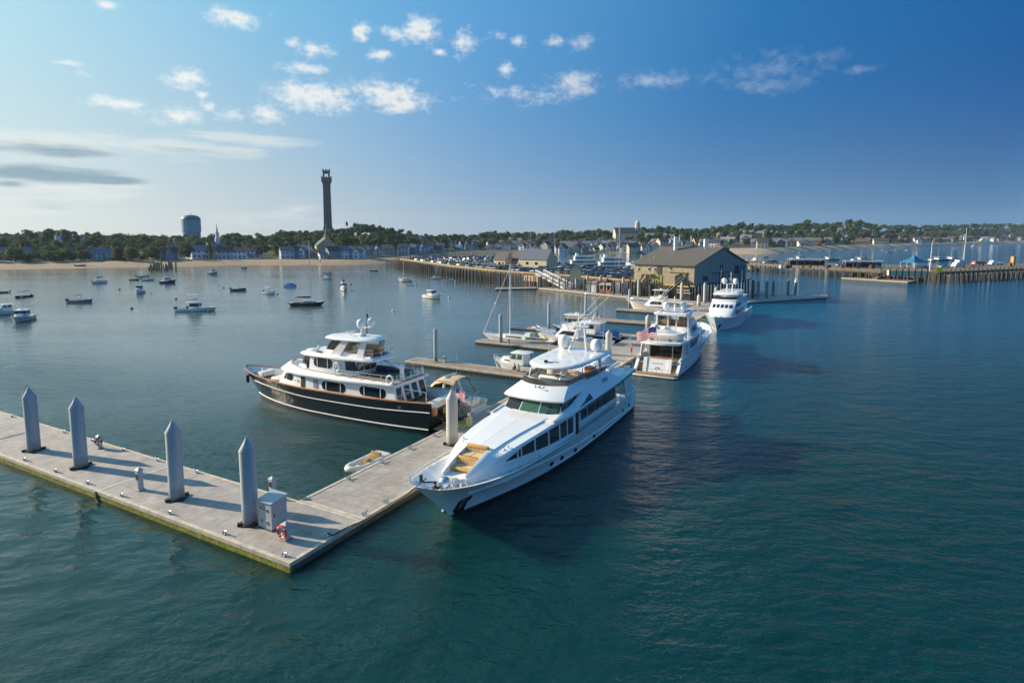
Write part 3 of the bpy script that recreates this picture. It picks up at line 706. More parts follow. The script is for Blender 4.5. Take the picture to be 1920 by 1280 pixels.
# ------------------------------------------------------------------ the big white motor yacht in front
def yacht_white():
    loc, rz = frame_of((11.08, 68.55), (-.4777, -.8785))
    t = thing('motor_yacht', 'big white motor yacht with mustard bow seats moored along the right edge of the dock', 'motor yacht', loc, rz, 'large motor yachts')
    H = Hull([(-.6, -.6, 3.25, 3.35, 2.15, 1.), (4, 4, 3.3, 3.5, 2.12, 1.), (10, 10.1, 3.3, 3.65, 2.15, 1.1), (16, 16.4, 3.2, 3.66, 2.25, 1.3), (21, 22.2, 2.75, 3.5, 2.42, 1.6),
              (25, 27, 2.05, 3.28, 2.62, 2.1), (28, 30.7, 1.25, 2.82, 2.92, 2.4), (30.2, 33.6, .58, 2.08, 3.28, 2.7), (31.5, 35.4, .16, 1.2, 3.62, 2.6), (32.0, 36.3, .0, .0, 3.92, 1.)], 44)
    def bw(x): return pchip([0, 17, 20, 24, 30, 36.3], [.8, .8, .55, .6, 1.1, 1.3], x)
    H.build('hull', t, gel, boot_dark, gel, z_boot=.3, bulwark=bw, cap=.17)
    for s in (1, -1):
        b = MB(); b.tube(H.strip(.0, .62, lambda x: pchip([-.6, 10, 24, 27], [.52, .86, 1.68, 1.9], x), off=.0, side=s), .085, 6); b.build('rub_rail', gel, t)
        b = MB(); b.tube(H.strip(.0, .44, lambda x: pchip([-.6, 10, 20], [.25, .32, .5], x), side=s), .06, 6); b.build('spray_rail', gel, t)
        r_ = H.rails(.5, .985, .0, s, 26, .1); stanchion_rail('bow_rail', r_, .34, M_steel, t, 2, .025, False)
        for (x, z) in ((21.5, .85), (19.8, .82), (17.2, .72), (12.8, .73), (4.0, .86), (1.8, .94)):
            H.patch('porthole', [(x + .34 * cos(a) + .14 * sin(a), z + .24 * sin(a)) for a in [2 * pi * k / 12 for k in range(12)]], glass, t, s, .012)
        for (x, z) in ((30.9, 1.86), (28.2, 1.62)):
            H.patch('hawse_port', [(x + .55 * cos(a) - .1 * sin(a), z + .12 * sin(a) - .04 * cos(a)) for a in [2 * pi * k / 12 for k in range(12)]], boot_dark, t, s, .012)
        for (x, z) in ((14.2, 1.35), (11.5, 1.3), (8.5, 1.3), (6.2, 1.3), (16.8, 1.42), (3.2, 1.5)):
            H.patch('freeing_port', [(x - .28, z - .05), (x + .28, z - .03), (x + .28, z + .05), (x - .28, z + .03)], dark_in, t, s, .01)
        H.patch('anchor_plate', [(31.75, .12), (32.25, .55), (32.0, 1.4), (31.05, 1.52), (30.9, 1.3), (31.15, .9), (31.2, .3), (31.35, .1)], mat('polished_plate', (.05, .055, .06), .2, .8), t, s, .02)
        H.patch('anchor', [(31.85, .62), (31.75, 1.32), (31.25, 1.38), (31.45, .95), (31.42, .7)], M_steel, t, s, .07, .06)
    b = MB(); b.tube([(32.9, .0, .75), (33.25, 0, 1.05)], .1, 8); b.build('bow_eye', M_steel, t)
    # the raised foredeck running up to the windscreen, with the seating well cut into it
    def sec(x, well):
        wt = pchip([17, 21, 25, 28.4, 30.5, 31.8], [2.3, 2.1, 1.66, 1.3, 1.16, 1.02], x); zt = pchip([17, 19.9, 24, 28.4, 30.4, 31.8], [4.62, 4.55, 4.44, 4.12, 3.66, 3.15], x)
        ws = pchip([17, 22, 26.8, 28.6, 30.2, 31.8], [3.12, 3.06, 2.62, 2.2, 1.6, 1.1], x); zs = pchip([17, 22, 26.8, 29, 31.8], [4.28, 4.22, 4.0, 3.66, 3.0], x)
        wb = pchip([17, 22, 26.8, 28.6, 30.2, 31.8], [3.22, 3.2, 2.74, 2.32, 1.72, 1.2], x); zb = pchip([17, 24, 28, 31.8], [1.5, 1.9, 1.8, 1.9], x)
        wn = .92 if well else .02; zf = pchip([28.4, 29.9, 30.0, 31.8], [3.56, 3.44, 3.0, 2.86], x) if well else zt
        h = [(0., zf), (wn, zf), (wn + .001, zt - .005), (wt, zt - .05), (wt + .07, zt - .16 if x < 28.5 else zt - .1), (ws - .12, zs + .07), (ws, zs - .05), (wb, zb)]
        return [(x, y, z) for y, z in h] + [(x, -y, z) for y, z in reversed(h[1:])] 
    xs = [17, 19, 21, 23, 25, 27, 28.39]; xw = [28.4, 29.2, 29.94, 30.0, 30.6, 31.2, 31.8]
    M = MB(); M.loft([sec(x, False) for x in xs] + [sec(x, True) for x in xw], True, False, False)
    e = sec(31.8, True); M.poly([(31.8, p[1], p[2]) for p in e]); M.build('foredeck_house', gel, t, sharp=30)
    def wall(x, z, s=1, off=0.):
        a, bq = pchip([17, 22, 26.8, 28.6, 30.2, 31.8], [3.12, 3.06, 2.62, 2.2, 1.6, 1.1], x), pchip([17, 22, 26.8, 28.6, 30.2, 31.8], [3.22, 3.2, 2.74, 2.32, 1.72, 1.2], x)
        z1, z0 = pchip([17, 22, 26.8, 29, 31.8], [4.28, 4.22, 4.0, 3.66, 3.0], x) - .05, pchip([17, 24, 28, 31.8], [1.5, 1.9, 1.8, 1.9], x)
        k = (z - z0) / (z1 - z0); return (x, (bq + (a - bq) * k + off) * s, z)
    for s in (1, -1):
        for (x0, b0, t0, x1, b1, t1) in ((28.35, 3.3, 3.36, 26.7, 3.2, 3.8), (26.5, 3.2, 3.86, 24.85, 3.06, 3.98), (24.6, 3.04, 4.0, 22.7, 2.88, 4.04), (22.4, 2.86, 4.05, 20.6, 2.7, 4.02), (20.3, 2.68, 4.01, 19.0, 2.58, 3.97), (18.75, 2.57, 3.96, 17.6, 2.5, 3.92)):
            P = [wall(x0, b0, s, .02), wall(x1, b1, s, .02), wall(x1, t1, s, .02), wall(x0, t0, s, .02)]
            Q = [(p[0], p[1] - .08 * s, p[2]) for p in P]; M = MB(); M.loft([Q, P], True, True, True); M.build('window', glass, t, sharp=20)
    # cushions of the bow well
    def seat(n_, x0, x1, z0, z1, m, dz=.0, y=.86):
        M = MB(); M.loft([[(x0, -y, z0), (x1, -y, z0 + dz), (x1, y, z0 + dz), (x0, y, z0)], [(x0 + .03, -y + .03, z1), (x1 - .03, -y + .03, z1 + dz), (x1 - .03, y - .03, z1 + dz), (x0 + .03, y - .03, z1)]], True, True, True)
        return M.build(n_, m, t)
    seat('sun_pad', 28.75, 29.7, 3.55, 3.74, cushion); seat('sun_pad', 29.72, 29.74, 3.55, 3.72, varnish)
    M = MB(); M.rbox(28.46, 28.74, -.96, .96, 4.05, 4.25, .1); M.build('seat_bolster', cush_y, t)
    M = MB(); M.rbox(29.82, 30.06, -.93, .93, 3.56, 3.76, .1); M.build('seat_bolster', cush_y, t)
    M = MB(); M.rbox(30.68, 30.94, -.93, .93, 3.06, 3.24, .1); M.build('seat_bolster', cush_y, t)
    for (xx, z0, z1, sl_) in ((28.78, 3.66, 4.02, .14), (30.06, 3.2, 3.56, .18)):
        M = MB()
        for k in range(15):
            y = -.84 + k * .12; M.box(xx, xx + .06, y - .042, y + .042, z0, z1)
        M.build('seat_back', cushion, t)
    seat('seat_pad', 30.1, 30.64, 3.02, 3.2, cushion)
    M = MB(); M.box(28.8, 29.7, -.015, .015, 3.735, 3.748); M.build('pad_seam', dark_in, t)
    # windlass, bell dome, bollards on the bow
    M = MB(); M.ball((33.15, .12, 2.95), .44, .44, .55, 16); M.cyl((33.15, .12, 2.2), (33.15, .12, 2.7), .3, .34, 14); M.build('chrome_dome', M_steel, t)
    for (x, y) in ((32.35, .62), (32.35, -.25), (32.0, .95)):
        M = MB(); M.cyl((x, y, 2.3), (x, y, 2.85), .2, .14, 12); M.cyl((x, y, 2.85), (x, y, 2.95), .24, .24, 12); M.build('windlass', M_steel, t)
    M = MB(); M.torus((32.2, .4, 2.75), .3, .05, 'x', 14); M.build('windlass_wheel', M_steel, t)
    M = MB(); M.cyl((33.7, -.25, 2.6), (33.7, -.25, 3.25), .13, .1, 8); M.cyl((33.7, -.25, 3.2), (34.3, -.95, 3.3), .06, .05, 6); M.box(33.5, 33.9, -.45, -.05, 2.6, 2.85); M.build('searchlight_mount', M_black, t)
    M = MB(); M.box(35.0, 35.2, -.45, -.32, 3.72, 4.2); M.build('fairlead', M_black, t)
    for s in (1, -1):
        for (x, y, z) in ((27.5, 2.0, 4.12), (27.9, 1.85, 4.0)):
            M = MB(); M.ball((x, y * s, z), .09, n=8); M.build('deck_fitting', M_steel, t)
    # aft main deck house, side decks and cockpit
    M = MB(); M.loft([[(x, -y, z0), (x, y, z0), (x, y - .05, z1), (x, -y + .05, z1)] for x, y, z0, z1 in ((4.2, 2.72, 1.3, 4.34), (10, 2.78, 1.3, 4.34), (17.2, 2.86, 1.4, 4.3))], True, True, True); M.build('main_house', gel, t)
    for s in (1, -1):
        y = 2.82 * s
        for (x0, x1, zb0, zb1) in ((14.9, 13.3, 2.72, 2.7), (13.05, 11.0, 2.69, 2.66), (10.75, 8.6, 2.65, 2.62), (8.35, 5.0, 2.6, 2.5)):
            P = [(x0, y + .045 * s, zb0), (x1, y + .01 * s, zb1), (x1, y - .01 * s, 3.55), (x0, y + .03 * s, 3.6)]; Q = [(p[0], p[1] - .1 * s, p[2]) for p in P]
            M = MB(); M.loft([Q, P], True, True, True); M.build('window', glass, t, sharp=20)
        for x0 in (16.9, 16.15):
            M = MB(); M.box(x0 - .58, x0, min(y, y + .075 * s), max(y, y + .075 * s), 1.75, 3.85); M.build('door', glass, t)
        # cockpit side screen closing the aft end of the side deck
        M = MB(); M.loft([[(2.9, 3.36 * s, 2.05), (4.9, 3.42 * s, 2.05), (5.7, 3.42 * s, 4.3), (3.9, 3.36 * s, 4.3)], [(2.9, 3.26 * s, 2.05), (4.9, 3.32 * s, 2.05), (5.7, 3.32 * s, 4.3), (3.9, 3.26 * s, 4.3)]], True, True, True); M.build('wing_screen', clear_s, t)
        M = MB(); M.loft([[(.3, 3.3 * s, 2.0), (2.8, 3.36 * s, 2.0), (3.9, 3.36 * s, 4.3), (1.9, 3.34 * s, 4.3)], [(.3, 3.16 * s, 2.0), (2.8, 3.22 * s, 2.0), (3.9, 3.22 * s, 4.3), (1.9, 3.2 * s, 4.3)]], True, True, True); M.build('fashion_plate', gel, t)
    # stern: transom corners, swim platform
    M = MB(); M.rbox(-2.2, -.5, -3.1, 3.1, .28, .48, .5); M.build('swim_platform', teak, t)
    for s in (1, -1): M = MB(); M.rbox(-.75, .7, min(s * 3.4, s * 2.88), max(s * 3.4, s * 2.88), .5, 2.5, .2); M.build('stern_corner', gel, t)
    for k in range(6): M = MB(); M.ball((.2 + k * .34, 3.25, 2.62), .2, .16, .26, 8); M.build('fender', cush_w, t)
    M = MB(); M.box(-.5, 4.2, -3.1, 3.1, 1.2, 1.32); M.build('cockpit_deck', teak, t)
    # upper deck: the long flaring side that runs aft
    def ud(x, s):
        zt = pchip([-.2, 3, 5.5, 7.5, 13.8, 15.2, 17, 19.2, 21.5], [4.74, 4.8, 5.15, 5.95, 6.15, 5.35, 4.95, 4.72, 4.5], x)
        yo = pchip([-.2, 8, 14, 18, 20, 21.5], [3.45, 3.58, 3.6, 3.45, 3.28, 3.1], x); yt = pchip([-.2, 5, 7.5, 13.8, 15.2, 18, 21.5], [3.2, 3.0, 2.62, 2.6, 2.75, 2.9, 2.95], x)
        zb = pchip([-.2, 8, 14, 17.5, 21.5], [4.5, 4.36, 4.36, 4.24, 4.24], x)
        return [(x, y * s, z) for y, z in ((0 if True else 0, zb), (yo - .2, zb), (yo, zb + .06), (yo, zb + .16), (yo - .1, zb + .28), (yt + .04, zt - .03), (yt - .06, zt), (yt - .16, zt - .06), (yt - .2, min(zt - .1, 4.78)), (0, min(zt - .1, 4.78)))]
    X = [-.2, 1, 2.5, 4, 5.5, 6.5, 7.5, 10, 12.5, 13.8, 14.4, 15.2, 16, 17, 18, 19.2, 20.4, 21.5]
    for s in (1, -1):
        M = MB(); M.loft([ud(x, s) for x in X], True, True, True); M.build('upper_deck', gel, t, sharp=30)
        M = MB(); M.tube([(x, (pchip([-.2, 8, 14, 18, 20, 21.5], [3.45, 3.58, 3.6, 3.45, 3.28, 3.1], x) + .0) * s, pchip([-.2, 8, 14, 17.5, 21.5], [4.5, 4.36, 4.36, 4.24, 4.24], x) - .02) for x in X[:-4]], .07, 6); M.build('edge_stripe', boot_dark, t)
        # dark triangular vent and name board on the flare
        def fl(x, k):
            zt = pchip([-.2, 3, 5.5, 7.5, 13.8, 15.2, 17, 19.2, 21.5], [4.74, 4.8, 5.15, 5.95, 6.15, 5.35, 4.95, 4.72, 4.5], x) - .03; zb = pchip([-.2, 8, 14, 17.5, 21.5], [4.5, 4.36, 4.36, 4.24, 4.24], x) + .28
            yo = pchip([-.2, 8, 14, 18, 20, 21.5], [3.45, 3.58, 3.6, 3.45, 3.28, 3.1], x) - .1; yt = pchip([-.2, 5, 7.5, 13.8, 15.2, 18, 21.5], [3.2, 3.0, 2.62, 2.6, 2.75, 2.9, 2.95], x) + .04
            return Vector((x, (yo + (yt - yo) * k + .02) * s, zb + (zt - zb) * k + .012))
        P = [fl(16.6, .0), fl(15.3, .0), fl(13.7, .0), fl(13.9, .3), fl(15.3, .16)]; P = [p + Vector((0, .05 * s, .03)) for p in P]; M = MB(); M.loft([[p - Vector((0, .12 * s, .03)) for p in P], P], True, True, True); M.build('side_vent', glass, t, sharp=20)
        P = [fl(9.9, .42), fl(8.2, .42), fl(8.2, .68), fl(9.9, .68)]; M = MB(); M.loft([[p - Vector((0, .05 * s, .03)) for p in P], P], True, True, True); M.build('name_board', mat('name_board_blue', (.22, .32, .42), .4), t, sharp=20)
    # pilot house
    lo = arc_front(20.35, 19.75, 2.75, 14.4, 8, 2.4, 2.7); hi = arc_front(19.15, 18.5, 2.55, 14.4, 8, 2.4, 2.5)
    M = MB(); M.loft([mirror(lo, 4.4), mirror(hi, 5.55)], True, True, True); M.build('pilot_house', gel, t, sharp=30)
    def on(y, z, o):                                     # a point of the raked windscreen
        k = (z - 4.4) / 1.15; xc, xs, w_ = 20.35 - 1.2 * k, 19.75 - 1.25 * k, 2.75 - .2 * k; yy = y * w_ / 2.75
        return Vector((xs + (xc - xs) * max(0., 1 - (abs(yy) / w_) ** 2.4) + o, yy, z))
    for (nm, y0, y1, z0, z1, o, m) in (('windscreen_frame', -2.7, 2.7, 4.53, 5.48, .03, M_black), ('windscreen', -2.58, -1.08, 4.6, 5.42, .05, glass), ('windscreen', -.94, .8, 4.6, 5.42, .05, glass_g), ('windscreen', .96, 2.6, 4.6, 5.42, .05, glass_g)):
        n = 6; P = [on(y0 + (y1 - y0) * i / n, z0, o) for i in range(n + 1)] + [on(y1 + (y0 - y1) * i / n, z1, o) for i in range(n + 1)]
        M = MB(); M.loft([[p - Vector((.08, 0, .02)) for p in P], P], True, True, True); M.build(nm, m, t, sharp=20)
    for y in (-1.5, .0, 1.6):
        M = MB(); M.cyl((20.2 - abs(y) * .1, y, 4.55), (19.75 - abs(y) * .1, y + .5, 5.0), .025, n=5); M.build('wiper', M_black, t)
    for s in (1, -1):
        for (x0, x1) in ((19.35, 17.95), (17.8, 16.45), (16.3, 14.9)):
            def sd(x, z): k = (z - 4.4) / 1.15; return ((x - .55 * k if x0 > 19 and x == x0 else x), (2.75 - .2 * k + .0 - (19.4 - x) * .012 + .03) * s, z)
            P = [sd(x0, 4.72), sd(x1, 4.78), sd(x1, 5.47), sd(x0, 5.45)]; M = MB(); M.loft([[(p[0], p[1] - .07 * s, p[2]) for p in P], P], True, True, True); M.build('side_window', glass, t, sharp=20)
    # brow above the windscreen rising to the flybridge
    r0 = arc_front(19.75, 19.15, 2.92, 13.2, 9, 2.4, 2.8); r1 = arc_front(19.85, 19.25, 2.98, 13.2, 9, 2.4, 2.82); r2 = arc_front(19.6, 19.0, 2.88, 13.2, 9, 2.4, 2.76); r3 = arc_front(18.0, 17.0, 2.42, 13.2, 9, 2.3, 2.58); r4 = arc_front(17.85, 16.85, 2.36, 13.2, 9, 2.3, 2.52); r5 = arc_front(17.8, 16.8, 2.3, 13.2, 9, 2.3, 2.46)
    M = MB(); M.loft([mirror(r0, 5.47), mirror(r1, 5.62), mirror(r2, 5.82), mirror(r3, 6.42), mirror(r4, 6.46), mirror(r5, 5.6)], True, True, True); M.build('brow', gel, t, sharp=35)
    slope = math.atan2(.7, 1.55)
    for (txt, y, sz, mm, x, z) in (('W', .1, .95, canvas_n, 18.4, 6.262), ('est', .85, .42, rubber_g, 18.5, 6.215)):
        o = link('brow_lettering', lettering(txt, sz, .006), t, (x, y, z)); o.data.materials.append(mm); o.rotation_euler = (slope, 0, pi / 2)
    # flybridge: deck, smoked screen, seats, helm
    M = MB(); M.loft([mirror(arc_front(17.8, 16.8, 2.3, 7, 9, 2.3, 2.5), 5.3), mirror(arc_front(17.8, 16.8, 2.3, 7, 9, 2.3, 2.5), 5.38)], True, True, True); M.build('flybridge_deck', teak, t)
    sc = arc_front(17.95, 16.95, 2.38, 13.6, 9, 2.3, 2.56) + [(10.5, 2.6), (7.2, 2.6)]
    P0 = [(x, y, 6.42 if x > 13.5 else 6.1) for x, y in sc]; P1 = [(x - (.42 if x > 13.7 else .3), y * .965, 6.9 if x > 13.5 else (6.58 if x > 9 else 6.38)) for x, y in sc]
    full0 = P0[::-1] + [(x, -y, z) for x, y, z in P0[1:]]; full1 = P1[::-1] + [(x, -y, z) for x, y, z in P1[1:]]
    M = MB(); M.loft([full0, full1, [(x - .04, y * .985, z) for x, y, z in full1], [(x - .04, y * .985, z) for x, y, z in full0]], False); M.build('flybridge_screen', smoke, t, sharp=25)
    M = MB(); M.tube(full1, .028, 5); M.build('screen_rail', M_steel, t)
    M = MB(); M.rbox(14.6, 15.7, -1.3, 1.5, 5.38, 6.75, .25); M.build('helm_console', gel, t)
    M = MB(); M.loft([[(15.75, -1.1, 6.5), (15.75, 1.3, 6.5), (15.0, 1.3, 6.8), (15.0, -1.1, 6.8)], [(15.78, -1.1, 6.54), (15.78, 1.3, 6.54), (15.03, 1.3, 6.84), (15.03, -1.1, 6.84)]], True, True, True); M.build('helm_panel', glass_g, t)
    for y in (-1.0, .5):
        M = MB(); M.rbox(13.5, 14.1, y - .35, y + .35, 5.9, 6.2, .1); M.rbox(13.35, 13.6, y - .33, y + .33, 6.15, 7.0, .1); M.cyl((13.8, y, 5.38), (13.8, y, 5.95), .09, n=8); M.build('helm_chair', cush_w, t)
    for (x0, x1, y0, y1) in ((9.0, 12.4, -2.35, -1.55), (9.0, 9.8, -2.35, .2), (9.2, 12.6, 1.5, 2.35)):
        M = MB(); M.rbox(x0, x1, y0, y1, 5.38, 5.8, .1); M.build('sofa_base', gel, t)
        M = MB(); M.rbox(x0, x1, y0, y1, 5.82, 6.0, .1); bk = (y0 - .02, y0 + .22) if y0 < 0 else (y1 - .22, y1 + .02); M.rbox(x0, x1, bk[0], bk[1], 6.0, 6.5, .08); M.build('sofa_cushion', cushion, t)
    M = MB(); M.rbox(10.3, 12.0, -1.35, -.35, 6.0, 6.08, .15); M.cyl((11.1, -.85, 5.38), (11.1, -.85, 6.0), .08, n=8); M.build('table', cush_w, t)
    M = MB(); M.rbox(7.6, 8.6, .6, 1.6, 5.38, 6.35, .1); M.build('wet_bar', varnish, t)
    # hardtop
    def ht(w, xf, xr, z, i): return [(x, y + .22, z) for x, y, z in mirror([(xf - i, 0), (xf - .12 - i, .75), (xf - .45 - i, 1.5), (xf - 1.1 - i, 2.15), (xf - 2.2 - i, 2.6 - i * .6), (xf - 4.5, 2.85 - i), (xr + 1 + i, 2.95 - i), (xr + i, 2.75 - i), (xr + i, 0)], z)]
    M = MB(); M.loft([ht(0, 17.3, 7.0, 7.78, .14), ht(0, 17.3, 7.0, 7.86, 0), ht(0, 17.3, 7.0, 7.96, 0), ht(0, 17.3, 7.0, 8.04, .12), ht(0, 17.3, 7.0, 8.1, .6)], True, True, True); M.build('hardtop', gel, t, sharp=35)
    for s in (1, -1):
        M = MB(); M.cyl((17.0, 1.55 * s, 6.85), (16.3, 1.6 * s, 7.85), .05, n=8); M.build('hardtop_post', M_steel, t)
        M = MB(); M.cyl((13.4, 2.35 * s, 6.6), (13.4, 2.3 * s, 7.85), .045, n=8); M.build('hardtop_post', M_steel, t)
        M = MB(); M.loft([[(8.4, 2.3 * s, 5.6), (8.0, 2.3 * s, 5.6), (8.9, 2.35 * s, 7.9), (9.5, 2.35 * s, 7.9)], [(8.4, 2.42 * s, 5.6), (8.0, 2.42 * s, 5.6), (8.9, 2.47 * s, 7.9), (9.5, 2.47 * s, 7.9)]], True, True, True); M.build('hardtop_strut', gel, t)
    M = MB(); M.cyl((15.9, -.35, 8.1), (15.9, -.35, 8.32), .16, .2, 10); M.build('searchlight', M_black, t)
    M = MB(); M.cyl((15.75, -.2, 8.14), (15.4, .75, 8.14), .05, n=8); M.build('horn', M_steel, t)
    for k in range(9):
        M = MB(); x, y = 14.6 - (k % 3) * 1.7, -1.5 + (k // 3) * 1.45; M.box(x - .04, x + .04, y - .2, y + .2, 8.1, 8.125); M.build('top_light', M_steel, t)
    # mast, radar, domes
    dome(t, 8.5, -1.75, 8.08, .62, hh=1.5); dome(t, 8.5, 1.85, 8.08, .58, hh=1.3)
    M = MB()
    for s in (1, -1):
        M.loft([[(8.9 + a, (.95 + b) * s, 8.08) for a, b in ((-.22, -.08), (.22, -.08), (.22, .08), (-.22, .08))], [(8.0 + a, (.32 + b) * s, 10.5) for a, b in ((-.14, -.06), (.14, -.06), (.14, .06), (-.14, .06))]], True, True, True)
    M.box(7.8, 8.3, -.9, .9, 10.45, 10.58); M.box(7.9, 8.15, -.55, .55, 9.4, 9.5); M.build('radar_mast', gel, t)
    M = MB(); M.box(8.0, 8.16, -1.0, 1.0, 10.78, 10.92); M.cyl((8.08, 0, 10.58), (8.08, 0, 10.8), .16, n=8); M.build('radar_scanner', gel, t)
    M = MB(); M.cyl((7.9, -.35, 10.58), (7.9, -.35, 11.7), .05, n=6); M.ball((7.9, -.35, 11.75), .1, n=8); M.ball((8.1, .5, 10.75), .14, n=8); M.build('mast_light', gel, t)
    for (x, y, h_) in ((8.1, -2.4, 5.2), (8.1, 2.45, 5.2), (11, -2.4, 1.3), (12.8, 2.2, 1.2)): whip(t, (x, y, 8.0), h_, (-.3, 0))
    # boat deck rail at the stern
    b = MB()
    for p, q in (((-.1, -3.1), (-.1, 3.1)),):
        b.tube([(-.1, -3.1, 5.5), (-.1, 3.1, 5.5)], .03, 6)
        for k in range(6): b.cyl((-.1, -3.1 + k * 1.24, 4.75), (-.1, -3.1 + k * 1.24, 5.5), .025, n=6)
    b.build('stern_rail', M_steel, t)
    M = MB(); M.rbox(.3, .95, 2.35, 3.05, 4.78, 5.1, .12); M.build('deck_locker', gel, t)
    M = MB(); M.cyl((5.6, 2.1, 4.78), (5.6, 2.1, 5.7), .2, .16, 10); M.cyl((5.6, 2.1, 5.6), (2.6, 2.3, 5.75), .13, .1, 8); M.build('davit', gel, t)
    # things it carries: the covered tender and the flag
    def W(x, y, z): return (loc[0] + x * cos(rz) - y * sin(rz), loc[1] + x * sin(rz) + y * cos(rz), z)
    td = thing('tender', 'covered white tender on the aft upper deck of the big white yacht', 'tender', W(.5, .3, 4.85), rz)
    TH = Hull([(0, 0, .5, .85, .75, 1.), (1.6, 1.6, .55, .95, .78, 1.), (3.6, 3.8, .4, .85, .85, 1.1), (4.8, 5.1, .0, .12, 1.0, 1.)], 16)
    TH.build('hull', td, gel, gel, gel, z_boot=.05, bulwark=.1, cap=.1, draft=-.05)
    M = MB(); M.tube(TH.rails(0, .98, -.06, 1, 16, -.06), .17, 8); M.build('tube', rubber_g if False else gel2, td); M = MB(); M.tube(TH.rails(0, .98, -.06, -1, 16, -.06), .17, 8); M.build('tube', gel2, td)
    def cv(x, w_, z): return [(x, -w_, .75), (x, -w_ * .75, .75 + (z - .75) * .75), (x, 0, z), (x, w_ * .75, .75 + (z - .75) * .75), (x, w_, .75)]
    M = MB(); M.loft([cv(.1, .8, .95), cv(.9, .9, 1.5), (cv(1.9, .92, 1.75)), cv(3.0, .85, 1.4), cv(4.2, .6, 1.2), cv(5.0, .12, 1.05)], False, True, True); M.build('cover', canvas_w, td, sharp=25)
    M = MB(); M.rbox(-.55, 0, -.3, .3, .3, 1.3, .12); M.build('outboard', gel, td)
    fl_p = W(-.35, -2.3, 5.0)
    M = MB(); M.cyl(fl_p, (fl_p[0] + .2, fl_p[1] + .5, 7.6), .035, n=6); o = M.build('flag_staff', varnish, None); tag(o, 'flag staff leaning over the stern of the big white yacht', 'flag staff')
    us_flag('flag', 'furled red and white flag at the stern of the big white yacht', (fl_p[0] + .2, fl_p[1] + .5, 7.5), .28, 1.3, .4, sagk=.9)
yacht_white()
